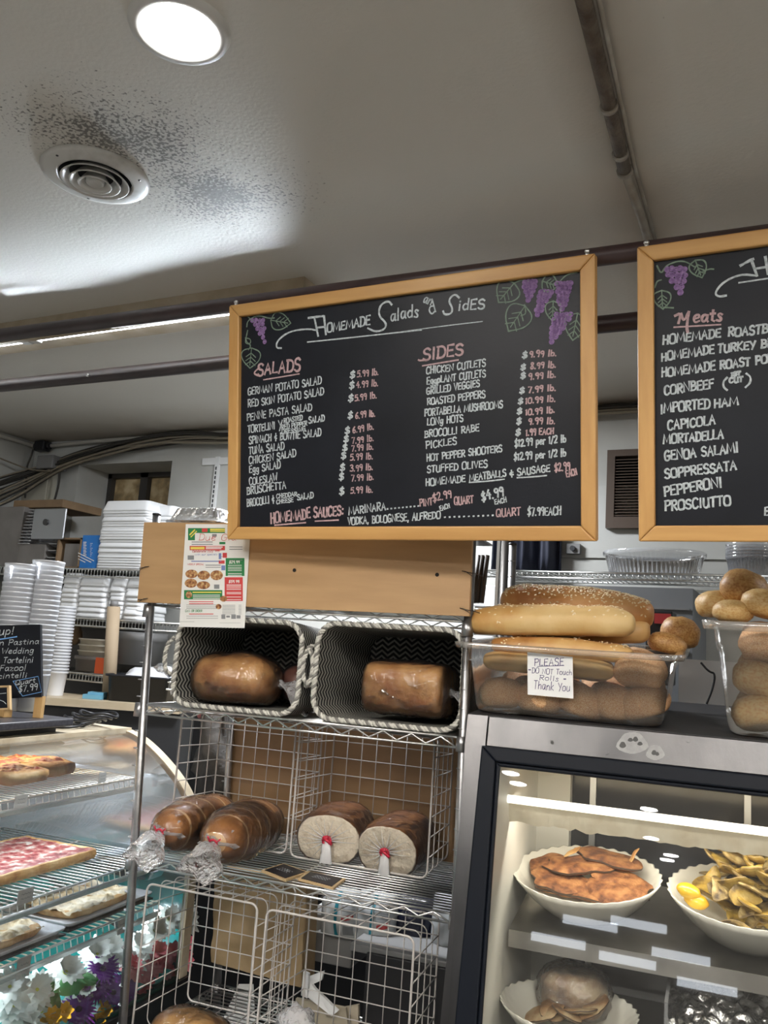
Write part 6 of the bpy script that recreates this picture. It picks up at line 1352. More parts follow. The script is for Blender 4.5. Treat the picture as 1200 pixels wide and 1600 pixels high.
p = hit(146, 1078, qa+bk*.08, bk); mb = MB(frame(V((p.x, p.y, zb)), dn)); mb.box(-.05, .045, 0, .08, .001, .022); mb.box(-.03, .045, .012, .08, .0225, .034); tag(mb.build('blue_sponge', mat('pale_blue_pad', (.14, .36, .50), .7)), 'pale blue pad on the worktop left of the black bin', 'cleaning pad')
# cables on top of the pizza case
t = thing('black_cable_coil', 'tangle of black cable on the pizza case beside the dark slab', 'cable', W(-.5, .30, 1.118)); mb = MB()
for k in range(5): mb.tube([W(-.52+.07*k*.4+.07*math.cos(a), .33+.09*math.sin(a)*(1-.1*k), 1.127+.010*k+.006*math.sin(3*a+k)) for a in [2*PI*i/24 for i in range(24)]], .005, 6, closed=True)
mb.tube(chaikin([W(-.45, .33, 1.135), W(-.40, .20, 1.125), W(-.5, .15, 1.125), W(-.7, .3, 1.124)], 2), .005, 6); mb.build('cable', DARKM, t)
# dark bag hanging behind the rack, at the end of the pizza case
CLOTHD = mat('dark_quilted_cloth', (.035, .032, .030), .7, noise_s=9, col2=(.07, .062, .055), bump=(26, .6))
c = W(.02, .74, .99); t = thing('dark_jacket', 'dark jacket hanging behind the bread rack and the end of the pizza case', 'jacket', W(.02, .74, .70))
mb = MB(); blob(mb, c, .26, .12, .22, 40, 0, .30, 4, pw=2.6); mb.build('jacket_body', CLOTHD, t)
mb = MB(); mb.tube(chaikin([c+RU*-.15-RV*.09+V((0, 0, .20)), c+RU*-.12-RV*.13+V((0, 0, .08)), c+RU*-.05-RV*.13+V((0, 0, -.02)), c+RU*.0-RV*.11+V((0, 0, -.16))], 2), .05, 12); mb.build('sleeve', mat('grey_black_sleeve', (.11, .10, .09), .7, noise_s=18, col2=(.05, .045, .04), bump=(40, .5)), t)
mb = MB(); mb.tube(chaikin([c+RU*-.24-RV*.05+V((0, 0, .17)), c+RU*-.16-RV*.10+V((0, 0, .22)), c+RU*-.06-RV*.12+V((0, 0, .20))], 2), .010, 8); mb.build('pink_edge', mat('pink_trim', (.55, .20, .20), .6), t)

# ------------------------------------------------------------------ shelving on the back wall, left
SY = 3.40
def wshelf(name, lab, xa, xb, y_l, y_r, Y=SY, depth=.42, group=None, bot=12):
    a, b = PY(xa, y_l, Y), PY(xb, y_r, Y); z = (a.z+b.z)/2; c = PY((xa+xb)/2, (y_l+y_r)/2+bot, Y); zd = z-c.z
    x0, x1 = a.x, b.x
    t = thing(name, lab, 'shelf', ((x0+x1)/2, Y+depth/2, z-zd), group)
    mb = MB()
    for zz in (z, z-zd): mb.cyl((x0, Y, zz), (x1, Y, zz), .005, 8); mb.cyl((x0, Y+depth, zz), (x1, Y+depth, zz), .005, 8)
    for x in (x0, x1): mb.cyl((x, Y, z), (x, Y+depth, z), .005, 8)
    mb.build('frame_wires', CHROME, t)
    mb = MB(); n = int((x1-x0)/.022)
    for i in range(n+1): x = lerp(x0, x1, i/n); mb.tube([(x, Y+depth, z+.002), (x, Y-.002, z+.002), (x, Y-.002, z-zd)], .0024, 5)
    mb.build('deck_wires', CHROME, t)
    return z+.005, x0, x1
zA, xa0, xa1 = wshelf('wall_wire_shelf', 'upper wire shelf on the back wall holding boxes and tall foam stacks', -60, 300, 884, 893, group='wire shelves on the left back wall')
zB, _, _ = wshelf('wall_wire_shelf', 'middle wire shelf on the back wall holding the row of low foam stacks', -60, 300, 960, 970, group='wire shelves on the left back wall')
zC, _, _ = wshelf('wall_wire_shelf', 'lowest wire shelf on the back wall holding stacked tubs and pans', -60, 300, 1045, 1056, group='wire shelves on the left back wall')
t = thing('shelf_upright', 'steel upright carrying the wire shelves on the left back wall', 'shelf upright', (xa1-.02, SY+.40, 0)); mb = MB(); mb.cyl((xa1-.01, SY+.40, 0), (xa1-.01, SY+.40, zA), .013, 12); mb.cyl((xa0+.02, SY+.40, 0), (xa0+.02, SY+.40, zA), .013, 12); mb.build('post', POSTM, t)
random.seed(11)
def foam_stack(x0, x1, ytop, zb_, Y, depth, n, label, group, slantx=0.0):
    a, b = PY(x0, 870, Y), PY(x1, 870, Y); top = PY((x0+x1)/2, ytop, Y).z; w = b.x-a.x; step = (top-zb_-.06)/(n-1)
    bs = rrect(w, depth, .03); mb = MB(); mb.loft([[V((q[0]*k, q[1]*k, z)) for q in bs] for k, z in ((1, 0), (1.0, .012), (.99, .014), (.90, .058), (.86, .060))], cap=True)
    o = mb.build('foam_container', FOAM, None, (0, 0, 0)); tag(o, label, 'foam container', group); o.location = ((a.x+b.x)/2, Y+depth/2, zb_+.001)
    for i in range(1, n): c = o.copy(); COL.objects.link(c); c.location = (o.location.x+random.uniform(-.004, .004), o.location.y+random.uniform(-.003, .003), zb_+.001+step*i)
foam_stack(149, 225, 782, zA, SY+.02, .24, 23, 'white foam container in the tallest stack under the grimy window', 'tallest foam stack')
foam_stack(226, 262, 790, zA, SY+.10, .2, 14, 'white foam container in the stack half hidden behind the wooden board', 'foam stack behind the board')
foam_stack(100, 128, 895, zB, SY+.02, .22, 8, 'white foam container in the leftmost low stack on the middle shelf', 'leftmost low foam stack')
foam_stack(127, 172, 899, zB, SY+.02, .24, 7, 'white foam container in the second low stack on the middle shelf', 'second low foam stack')
foam_stack(175, 200, 900, zB, SY+.02, .22, 8, 'white foam container in the third low stack on the middle shelf', 'third low foam stack')
foam_stack(200, 228, 901, zB, SY+.02, .22, 8, 'white foam container in the rightmost low stack on the middle shelf', 'rightmost low foam stack')
BLUEB = mat('blue_carton', (.02, .17, .52), .5)
t = thing('blue_carton', 'blue carton with white stripes on the upper wall shelf', 'box', (PY(134, 870, SY).x, SY, zA)); mb = MB(); mb.box(PY(119, 870, SY).x, PY(150, 870, SY).x, SY+.03, SY+.26, zA+.001, PY(134, 835, SY).z); mb.build('carton', BLUEB, t)
Pb = Plane((0, SY+.0295, 0), (1, 0, 0), (0, 0, 1)); mb = MB(); bp_ = lambda x, y: Pb.px(x/3.243, 560+y/3.243)
Pb.ribbon(mb, [bp_(398, 986), bp_(476, 1026)], .006); Pb.ribbon(mb, [bp_(398, 1001), bp_(462, 1033)], .006); Pb.ribbon(mb, [bp_(398, 1016), bp_(432, 1033)], .005)

for k in range(9):
    y = 932+k*8; Pb.ribbon(mb, [bp_(424, y), bp_(438-3*(k % 2), y)], .005); Pb.ribbon(mb, [bp_(458, y+6), bp_(470-4*(k % 3), y+6)], .0025)
mb.build('printed_stripes', PAPERW, t)
t = thing('open_brown_carton', 'open brown carton holding a grey block left of the blue carton', 'box', (PY(98, 880, SY).x, SY, zA)); xl, xr, zt = PY(79, 880, SY).x, PY(117, 880, SY).x, PY(98, 839, SY).z
mb = MB(); 
for bx_ in ((xl, xr, SY+.03, SY+.25, zA+.001, zA+.008), (xl, xl+.012, SY+.03, SY+.25, zA+.001, zt), (xr-.012, xr, SY+.03, SY+.25, zA+.001, zt), (xl, xr, SY+.24, SY+.25, zA, zt), (xl, xr, SY+.03, SY+.25, zt-.008, zt)): mb.box(*bx_)
mb.build('carton', CARD, t)
mb = MB(); mb.box(xl+.04, xr-.02, SY+.05, SY+.22, zA+.009, zt-.03); tag(mb.build('grey_block', GREYCARD), 'grey packet inside the open brown carton', 'packet')
def gbox(x0, x1, y0, yb, Y, depth, m, name, lab, cat, group=None, zb_=None):
    mb = MB(); zb_ = PY(x0, yb, Y).z if zb_ is None else zb_; mb.box(PY(x0, 850, Y).x, PY(x1, 850, Y).x, Y, Y+depth, zb_+.001, PY((x0+x1)/2, y0, Y).z); o = mb.build(name, m); bevel(o, .004); return tag(o, lab, cat, group)
gbox(-40, 30, 792, 882, SY+.03, .3, GREYCARD, 'grey_carton', 'large grey carton at the left photo edge on the upper wall shelf', 'box', zb_=zA)
gbox(30, 72, 850, 882, SY+.03, .3, GREYCARD, 'grey_carton', 'low grey carton under the stack of foil pans on the wall shelf', 'box', zb_=zA)
gbox(12, 90, 781, 796, SY+.06, .3, CARD, 'flat_carton', 'flat brown carton lid on top of the grey carton and foil pans', 'box', zb_=PY(30, 794, SY+.06).z)
# stack of foil pans seen edge-on, and one square pan facing out
t = None; x0, x1 = PY(28, 840, SY).x, PY(46, 840, SY).x
zt, zl_ = PY(42, 797, SY).z, PY(28, 875, SY).z
for i in range(12):
    z = lerp(PY(40, 850, SY).z, zt, i/11); mb = MB(); bs = rrect(.10, .22, .02); cx_ = PY(lerp(32, 43, i/11), 840, SY).x
    mb.loft([[V((cx_+q[0]*k, SY+.13+q[1]*k, z+dz)) for q in bs] for k, dz in ((.8, -.008), (.96, .004), (1.03, .005), (1.03, .008), (.95, .007))]); tag(mb.build('foil_pan', FOIL), 'shiny foil pan in the crinkled stack beside the grey carton', 'foil pan', 'foil pans stacked on the wall shelf')
for i in range(4):
    z = lerp(zA+.012, PY(75, 850, SY).z, i/3); mb = MB(); bs = rrect(.07, .20, .02); cx_ = PY(74, 850, SY).x
    mb.loft([[V((cx_+q[0]*k, SY+.13+q[1]*k, z+dz)) for q in bs] for k, dz in ((.8, -.008), (.96, .004), (1.03, .005), (1.03, .008), (.95, .007))]); tag(mb.build('foil_pan', FOIL), 'shiny foil pan in the short stack under the square steel lid', 'foil pan', 'short stack of foil pans')
t = thing('square_steel_lid', 'square steel lid standing on edge on the upper wall shelf', 'lid', (PY(75, 840, SY).x, SY+.02, PY(75, 842, SY).z)); mb = MB(); mb.box(PY(49, 820, SY).x, PY(99, 820, SY).x, SY+.005, SY+.02, PY(75, 842, SY).z, PY(75, 794, SY).z); bevel(mb.build('plate', mat('dull_lid_steel', (.50, .52, .55), .38, 1.0, bump=(9, .2)), t), .006); c = PY(72, 816, SY+.004); mb = MB(); mb.cyl(c, c-V((0, .008, 0)), .018, 16); mb.build('knob', STEEL, t)
# things on the middle and low shelves
gbox(74, 99, 905, 928, SY+.05, .2, mat('black_cloth_pile', (.012, .012, .014), .9), 'black_cloth', 'black cloth folded left of the low foam stacks', 'cloth', zb_=PY(80, 928, SY+.05).z)
gbox(74, 98, 929, 944, SY+.05, .2, PAPERW, 'white_packet', 'white packet under the black cloth on the middle shelf', 'packet', zb_=zB)
def tubst(x0, x1, y0, yb, n, lab, group, m, Y=SY+.03):
    a, b = PY(x0, yb, Y), PY(x1, yb, Y); top = PY((x0+x1)/2, y0, Y).z; r = (b.x-a.x)/2; z0 = max(a.z, zC+.001); st = (top-z0)/n
    mb = MB(); mb.lathe([(.0005, 0), (r*.9, 0), (r*.94, st*.72), (r, st*.74), (r, st*.98), (.0005, st*.99)], (0, 0, 0), 28); o = mb.build('round_tub', m, None, (0, 0, 0)); tag(o, lab, 'tub', group); o.location = ((a.x+b.x)/2, Y+r, z0)
    for i in range(1, n): c = o.copy(); COL.objects.link(c); c.location = o.location+V((0, 0, st*i))
    return z0+st*n
BEIGE = mat('beige_tub_plastic', (.52, .48, .40), .5); TAUPE = mat('taupe_tub_plastic', (.20, .18, .17), .5)
z_ = tubst(98, 152, 1024, 1046, 1, 'wide taupe tub at the bottom of the tub stack on the lowest wall shelf', None, TAUPE)
tubst(106, 153, 997, 1023, 3, 'beige round tub in the stack on the taupe tub', 'beige tubs on the lowest shelf', BEIGE)
tubst(156, 220, 985, 1035, 1, 'large grey pot behind the paper roll on the lowest wall shelf', None, GREYPLAS)
mb = MB(); blob(mb, PY(114, 990, SY+.15), .05, .05, .06, 18, 0, .3, 4); tag(mb.build('brown_paper_bundle', CARD), 'rumpled brown paper bundle behind the beige tubs', 'paper bundle')
c = PY(155, 1037, SY); mb = MB(); mb.box(c.x-.03, c.x+.035, SY+.002, SY+.03, zC+.002, c.z+.03); tag(mb.build('orange_box', mat('orange_carton', (.75, .12, .03), .5)), 'small orange carton on the lowest wall shelf', 'box')
mb = MB(); mb.box(PY(75, 960, Y1-.02).x-.8, PY(240, 960, Y1-.02).x, Y1-.012, Y1-.002, .9, PY(100, 892, Y1-.02).z); tag(mb.build('dark_backing_board', mat('dark_backing', (.10, .095, .09), .7)), 'dark board behind the wall shelves', 'board')

# foil pan on the wooden board, panel, boxes, cables
c = PR(300, 816, .04); t = thing('foil_roasting_pan', 'shiny foil pan upside down on top of the wooden board', 'foil pan', c); ww = (PR(346, 817, .04)-PR(258, 815, .04)).length; bs = rrect(ww, .22, .03); hh = (PR(300, 792, .04)-PR(300, 816, .04)).length
def fr_(k, z): return [c+RU*(q[0]*k*(1-.035*abs(math.sin(i*2.2)) if 0 < z < hh*.98 else q[0]*0+k*1) if False else q[0]*k)+RV*(.10+q[1]*k)+V((0, 0, z))+V((0, 0, 0)) for i, q in enumerate(bs)]
mb = MB()
def flute(k, z, amt): return [c+RU*(q[0]*k*(1-amt*(i % 2)))+RV*(.10+q[1]*k*(1-amt*1.5*(i % 2)))+V((0, 0, z)) for i, q in enumerate(bs)]
mb.loft([flute(1.0, 0, 0), flute(1.02, .004, 0), flute(1.0, .007, 0), flute(.92, .010, .0), flute(.86, hh*.5, .03), flute(.78, hh*.95, .03), flute(.74, hh, 0)], smooth=False); mb.build('pan_shell', FOIL, t)
t = thing('shelf_top_bar', 'steel bar bridging the rack posts behind the wooden board', 'steel bar', W(.5, .1, 1.58))
mb = MB(lambda a, b, c_: W(a, b, c_)); mb.box(.0, 1.0, .02, .30, 1.795, 1.80); mb.build('shelf_plate', STEEL, t)
t = thing('electrical_panel', 'beige electrical panel door on the back wall under the cables', 'electrical panel', (PY(65, 800, Y1).x, Y1-.01, PY(65, 785, Y1).z)); xa, xb, za, zb2 = PY(44, 760, Y1).x, PY(88, 760, Y1).x, PY(65, 784, Y1).z, PY(65, 738, Y1).z
mb = MB(); mb.box(xa, xb, Y1-.05, Y1-.001, za-.1, zb2); mb.build('panel_box', mat('beige_enamel', (.50, .48, .40), .5), t); mb = MB(); mb.box(xa+.02, xb-.02, Y1-.058, Y1-.0505, za-.08, zb2-.04); bevel(mb.build('panel_door', mat('beige_enamel', (.5, .48, .4)), t), .004)
mb = MB(); mb.box(PY(80, 730, Y1).x, PY(105, 730, Y1).x, Y1-.12, Y1-.002, PY(92, 738, Y1).z, PY(92, 718, Y1).z); bevel(mb.build('junction_box', GREYPLAS), .006); tag(bpy.data.objects['junction_box'], 'dark grey junction box under the cable bundle', 'junction box')
DKC = mat('old_black_cable', (.03, .027, .022), .6); TNC = mat('old_tan_cable', (.22, .19, .14), .6); WHC = mat('painted_conduit', (.42, .40, .36), .5)
def cable(name, lab, pts, r, m, Y=None, cat='cable', group=None, k=2):
    q = [PY(x, y, Y1-.02-(.004*j % .05 if Y is None else Y)) for j, (x, y) in enumerate(pts)]
    q = [p if p.x > X0+.05 else hit(x, y, (X0+.05+(Y or 0)*.5, 0, 0), V((1, 0, 0))) for p, (x, y) in zip(q, pts)]
    q = [V((p.x, p.y, min(p.z, ZC-r-.002))) for p in q]
    mb = MB(); mb.tube(chaikin(q, k), r, 7, 0); return tag(mb.build(name, m), lab, cat, group)
cable('wall_conduit', 'pale conduit along the top of the back wall left of the menu board', [(75, 697), (140, 690), (250, 682), (380, 674), (520, 664), (700, 655), (930, 636), (1010, 630)], .013, WHC, .02, 'conduit')
random.seed(2)
for i in range(13):
    dy = (i-6)*3.6
    pts = [(-30, 778+dy*1.2+random.uniform(-4, 4)), (30, 755+dy*.9+random.uniform(-4, 4)), (75, 735+dy*.5), (120, 717+dy*.4+random.uniform(-3, 3)), (180, 700+dy*.35+random.uniform(-3, 3)), (240, 688+dy*.35+random.uniform(-4, 4)), (300, 683+dy*.4+random.uniform(-4, 4)), (370, 686+dy*.35), (600, 664+dy*.25), (930, 641+dy*.3), (1020, 636+dy*.3)]
    cable('wall_cable', 'old cable in the drooping bundle along the top of the back wall', pts, random.choice([.006, .008, .005]), random.choice([DKC, DKC, TNC]), .035+.012*(i % 4), group='cable bundle on the back wall')
cable('wall_cable', 'thin pale cable sagging below the bundle at the left', [(-10, 712), (25, 726), (50, 735), (80, 736)], .005, TNC, .10)
cable('drop_cable', 'dark cable hanging down left of the electrical panel', [(52, 702), (48, 715), (41, 730), (41, 760), (39, 778)], .006, DKC, .09)
cable('drop_cable', 'dark cable dropping from the junction box', [(93, 738), (92, 755), (88, 772), (84, 785)], .007, DKC, .06)
t = thing('conduit_fitting', 'black conduit fitting in the upper left wall corner', 'fitting', PY(66, 700, Y1-.05)); c = PY(66, 697, Y1-.05); mb = MB(); mb.box(c.x-.045, c.x+.045, c.y-.03, c.y+.03, c.z-.035, c.z+.03); bevel(mb.build('fitting_body', DARKM, t), .008)
for dx in (-.06, .05): mb = MB(); mb.cyl(c+V((dx, 0, 0)), c+V((dx+.02, 0, 0)), .022, 12); mb.build('coupling', DARKM, t)
a_ = c+V((-.06, 0, 0)); mb = MB(); mb.tube([a_, V((X0+.03, Y1-.10, ZC-.03)), V((X0+.03, Y1-.9, ZC-.03)), V((X0+.03, 2.0, ZC-.03))], .013, 8); tag(mb.build('wall_conduit', WHC), 'pale conduit running along the top of the left wall', 'conduit')
# shelf standard on the back wall
t = thing('slotted_shelf_standard', 'white slotted shelf standard on the back wall left of the menu board', 'shelf standard', PY(332, 800, Y1)); a, b = PY(337, 715, Y1), PY(331, 830, Y1); mb = MB(); mb.box(b.x-.012, b.x+.014, Y1-.02, Y1-.001, b.z, a.z); mb.build('rail', PAPERW, t); mb = MB(); mb.box(a.x-.08, a.x+.25, Y1-.016, Y1-.003, a.z-.045, a.z-.005); mb.build('cross_rail', PAPERW, t)
mb = MB(); 
for i in range(14): z = lerp(b.z, a.z-.05, i/14); mb.box(b.x-.004, b.x+.004, Y1-.0215, Y1-.0202, z, z+.018)
mb.build('slot_marks', DARKM, t)
# ------------------------------------------------------------------ back wall, right of the big board
t = thing('wall_louver', 'brown louvered vent in the back wall between the two menu boards', 'vent louver', (PY(980, 830, Y1).x+.2, Y1-.03, PY(975, 822, Y1).z)); x0, x1 = PY(949, 760, Y1-.03).x, PY(1100, 760, Y1-.03).x; z1, z0 = PY(970, 704, Y1-.03).z, PY(970, 826, Y1-.03).z
LOUV = mat('brown_louver', (.075, .05, .035), .5); mb = MB()
for bx_ in ((x0, x0+.035, z0, z1), (x1-.035, x1, z0, z1), (x0+.0352, x1-.0352, z1-.03, z1), (x0+.0352, x1-.0352, z0, z0+.05)): mb.box(bx_[0], bx_[1], Y1-.05, Y1-.002, bx_[2], bx_[3])
mb.build('frame', LOUV, t)
n = 20
for i in range(n):
    z = lerp(z0+.055, z1-.035, i/n); mb = MB(); mb.hexa([(x0+.035, Y1-.046, z), (x1-.035, Y1-.046, z), (x1-.035, Y1-.012, z+.012), (x0+.035, Y1-.012, z+.012), (x0+.035, Y1-.046, z+.003), (x1-.035, Y1-.046, z+.003), (x1-.035, Y1-.012, z+.015), (x0+.035, Y1-.012, z+.015)]); mb.build('slat', LOUV, t)
mb = MB(); mb.box(x0+.035, x1-.035, Y1-.010, Y1-.004, z0+.05, z1-.03); mb.build('dark_backing', HOLE, t)
RY = 3.38
zR, rx0, rx1 = wshelf('wire_wall_shelf', 'long white wire shelf behind the bread, carrying clear trays', 752, 1215, 893, 899, Y=RY, depth=.40, bot=10)
t = thing('shelf_post', 'dark steel post of the wire shelf behind the long loaves', 'shelf post', (PY(788, 900, RY-.02).x, RY-.02, 0)); x = PY(788, 900, RY-.02).x; mb = MB(); mb.cyl((x, RY-.02, 0), (x, RY-.02, 2.12), .020, 14); mb.build('post', mat('dark_steel_post', (.06, .055, .05), .4, .8), t); mb = MB(); mb.box(x-.034, x-.021, RY-.03, RY-.012, .2, 2.12); mb.build('bright_edge', CHROME, t)
def dome(x0, x1, y0, yb, lab, cat='clear tray', Y=RY+.04, n=64, group='clear trays on the long shelf', nst=1, st=0.0):
    a, b = PY(x0, yb, Y), PY(x1, yb, Y); top = PY((x0+x1)/2, y0, Y).z; R = (b.x-a.x)/2; H = (top-zR-st*(nst-1)); c = V(((a.x+b.x)/2, Y+R*.75, zR+.002))
    mb = MB(); mod = lambda aa, i, r, z: (r*(1+.022*math.cos(aa*n) if 0 < i < 4 else r/r*1) if False else r*(1+(.02*math.cos(aa*n) if i in (1, 2, 3) else 0)), z)
    mb.lathe([(.0005, .0), (R*.82, 0), (R*.84, .006), (R*.93, H*.80), (R*.99, H*.82), (R, H*.95), (R*.98, H)], (0, 0, 0), n*4, 0, mod); 
    o = mb.build('clear_party_tray', DOMEP, None, (0, 0, 0)); o.location = c; o.scale = (1, .75, 1); tag(o, lab, cat, group)
    for i in range(1, nst): q = o.copy(); COL.objects.link(q); q.location = c+V((0, 0, st*i))
dome(929, 1098, 856, 892, 'wide ribbed clear plastic tray on the long wire shelf between the boards')
dome(1130, 1225, 846, 893, 'ribbed clear plastic tub in the stack at the right end of the long wire shelf', nst=5, st=.012, n=50, group='clear tubs at the shelf end')
NAVY = mat('dark_blue_cloth', (.018, .022, .040), .75, noise_s=6, col2=(.03, .034, .055), bump=(8, .4))
t = thing('hanging_dark_cloth', 'dark blue folded cloth hanging behind the wire shelf under the big menu board', 'cloth', (PY(835, 885, Y1-.1).x, Y1-.10, PY(835, 890, Y1-.1).z)); xa, xb = PY(768, 870, Y1-.1).x, PY(872, 870, Y1-.1).x; za = PY(820, 891, Y1-.1).z
mb = MB(); N_ = 60; rings = []
for j in range(9):
    z = lerp(za, za+.55, j/8); f = []
    for i in range(N_+1): k = i/N_; f.append(V((lerp(xa, xb, k), Y1-.10+.035*math.sin(k*21)+.012*math.sin(k*47+j*.2), z)))
    rings.append(f+[p+V((0, .03, 0)) for p in reversed(f)])
mb.loft(rings); mb.build('folds', NAVY, t)
mb = MB(); mb.box(PY(880, 850, Y1).x, PY(1010, 850, Y1).x+.6, Y1-.012, Y1-.002, PY(930, 872, Y1).z, PY(930, 845, Y1).z+.25); o = mb.build('wall_plate_board', PAINT); tag(o, 'pale board on the back wall with an outlet, under the louver', 'board')
t = thing('wall_outlet', 'dark outlet on the pale board behind the long loaves', 'outlet', PY(897, 858, Y1-.03)); c = PY(897, 858, Y1-.02); mb = MB(); mb.box(c.x-.03, c.x+.03, c.y-.02, c.y+.004, c.z-.022, c.z+.022); mb.build('outlet_cover', GREYPLAS, t)
mb = MB(); mb.cyl((c.x, c.y-.02, c.z), (c.x, c.y-.035, c.z), .012, 10); mb.build('plug', DARKM, t)
# worktop and appliances below the long shelf
GREYP = mat('grey_back_panel', (.18, .19, .20), .5)
t = thing('grey_steel_cabinet', 'grey steel cabinet against the back wall behind the clear tubs', 'cabinet', (PY(1000, 1000, 3.3).x, 3.3, 0)); xa, xb = PY(868, 940, 3.35).x, PY(1082, 940, 3.35).x
mb = MB(); mb.box(xa, xb, 3.36, Y1-.02, .9, PY(1000, 905, 3.36).z-.03); mb.build('cabinet_body', GREYP, t)
for fz in (.25, .5, .75): mb = MB(); zz = lerp(1.45, PY(1000, 905, 3.36).z-.03, fz); mb.box(xa+.01, xb-.01, 3.352, 3.36, zz-.003, zz+.003); mb.build('panel_seam', GREYPLAS, t)
mb = MB(); mb.box(xa, xb+.9, 2.95, Y1-.02, 0, .9); mb.build('cabinet_base', GREYP, t)
xq, xr_ = PY(742, 930, 3.45).x, PY(792, 930, 3.45).x
for i, (p, q, y0, y1) in enumerate([(744, 790, 912, 950)]):
    t = thing('white_wrapped_stack', 'stack of white wrapped goods below the wire shelf, left of the dark post', 'packet', (PY(766, 945, 3.45).x, 3.45, 1.55)); mb = MB(); mb.box(xq, xr_, 3.45, 3.7, 1.3, PY(766, 914, 3.45).z); bevel(mb.build('packet_body', PAPERW, t), .006); 
    for k in range(5): mb = MB(); zz = 1.56+.028*k; mb.box(xq-.002, xr_+.002, 3.446, 3.45, zz, zz+.004); mb.build('packet_edge', GREYI, t)
for i, (x, y) in enumerate([(757, 884), (764, 884), (752, 880)]):
    c0_, c1_ = PR(x-3, 868, .46), PR(x-12, 942, .44); mb = MB(); mb.tube([c0_, c1_], .009, 10); tag(mb.build('hanging_tool_handle', mat('dark_handle', (.05, .035, .025), .5)), ['dark handle hanging beside the wooden board end, leftmost', 'dark handle hanging beside the wooden board end, rightmost', 'dark handle hanging beside the wooden board end, middle'][i] if i != 1 else 'dark handle hanging beside the wooden board end, rightmost', 'tool', 'tool handles beside the board')
t = thing('red_cash_drawer', 'dark box with a red front behind the roll at the tub corner', 'box', PR(1030, 985, .9)); c = PR(1032, 970, .9); mb = MB(); mb.box(c.x-.05, c.x+.04, c.y, c.y+.1, c.z-.22, c.z+.035); bevel(mb.build('box_body', DARKM, t), .005); mb = MB(); mb.box(c.x-.02, c.x+.035, c.y-.004, c.y, c.z-.01, c.z+.025); mb.build('red_front', RED, t)
cA_ = [PR(x, y, .80) for x, y in ((1095, 1035), (1108, 1050), (1118, 1052), (1114, 1075), (1104, 1100))]; mb = MB(); mb.tube(chaikin(cA_, 2), .0035, 6); tag(mb.build('power_cable', DARKM), 'thin black cord hanging between the two clear tubs', 'cable')
t = thing('white_wall_panel', 'white panel standing behind the gap between the clear tubs', 'panel', PR(1105, 1095, .85)); mb = MB(lambda a, b, c_: W(a, b, c_)); q0 = uvz(PR(1085, 1060, .85)); q1 = uvz(PR(1135, 1060, .85)); mb.box(q0[0]-.05, q1[0]+.3, .85, .87, 1.0, 1.50); mb.build('panel_sheet', PAPERW, t)

# ------------------------------------------------------------------ low things behind the rack
KRAFT = mat('brown_kraft_bag', (.37, .26, .14), .75, noise_s=7, col2=(.30, .205, .105), bump=(9, .5))
t = thing('brown_paper_bag', 'large brown paper bag standing behind the lower left grid basket', 'paper bag', PR(405, 1530, .48))
fq_ = [PR(330, 1503, .48), PR(470, 1543, .48), PR(478, 1385, .48), PR(336, 1360, .48)]
mb = MB(); mb.grid(lambda a, b: lerp(lerp(fq_[0], fq_[1], a), lerp(fq_[3], fq_[2], a), b)+RV*(.012*noise.noise(V((a*3, b*4, 2)))+.006*noise.noise(V((a*9, b*9, 1)))), 24, 28); mb.build('front_face', KRAFT, t)
mb = MB(); mb.prism([fq_[0]+RV*.012, fq_[1]+RV*.012, fq_[2]+RV*.012, fq_[3]+RV*.012], RV*.09); mb.build('bag_body', KRAFT, t)
FLOURW = mat('grey_white_flour_sack', (.50, .52, .53), .6, noise_s=7, col2=(.42, .44, .45), bump=(12, .5)); TEALS = mat('teal_stripe_print', (.01, .20, .27), .5); PRINTR = mat('red_print', (.45, .05, .05), .5)
def sack(x0, x1, y0, y1, v, lab, stripe=True, m=FLOURW, red=True, dark=False):
    c0_, c1_, t0 = PR(x0, y1, v), PR(x1, y1, v), PR((x0+x1)/2, y0, v); w = (c1_-c0_).length; h = t0.z-(c0_.z+c1_.z)/2; c = (c0_+c1_)/2; M = frame(c, RU)
    t = thing('flour_sack', lab, 'flour sack', c, 'sacks behind the rack')
    def P_(k, f, s_): return V((k*w/2*(1-.05*math.sin(PI*f)**2*0+.03*noise.noise(V((f*5, x0, k)))), s_*(.055*math.sin(PI*min(1, .12+f*.86))**.6)*(1-abs(k)**4*.6)+.055+.008*noise.noise(V((k*3+x0, f*5, s_))), f*h))
    NX, NZ = 14, 18; mb = MB(M); mb.loft([[P_(-1+2*i/NX, j/NZ, -1) for i in range(NX+1)]+[P_(1-2*i/NX, j/NZ, 1) for i in range(NX+1)] for j in range(NZ+1)]); mb.build('sack_body', m, t)
    if stripe:
        mb = MB(M); mb.grid(lambda a, b: P_(lerp(-.12, .06, a), lerp(.02, .98, b), -1)+V((0, -.002, 0)), 2, 18); mb.build('teal_stripe', TEALS, t)
        mb = MB(M); mb.grid(lambda a, b: P_(lerp(.28, .82, a), lerp(.40, .50, b)+.06*a, -1)+V((0, -.002, 0)), 6, 2); mb.build('red_print', PRINTR, t)
        mb = MB(M)
        for k in range(7): mb.grid(lambda a, b, k=k: P_(lerp(.25, .85, a), .60+.045*k+.010*b, -1)+V((0, -.002, 0)), 6, 1)
        mb.grid(lambda a, b: P_(lerp(.35, .85, a), lerp(.10, .30, b), -1)+V((0, -.002, 0)), 6, 2); mb.build('printed_lines', GREYI, t)
sack(493, 552, 1392, 1468, .62, 'white flour sack with teal stripe, left of the two behind the rack')
sack(550, 606, 1398, 1490, .58, 'white flour sack with teal stripe, right of the two behind the rack')
sack(606, 668, 1405, 1490, .64, 'dark plastic sack between the white flour sacks', False, mat('dark_blue_plastic', (.012, .013, .03), .25, bump=(22, .7)))
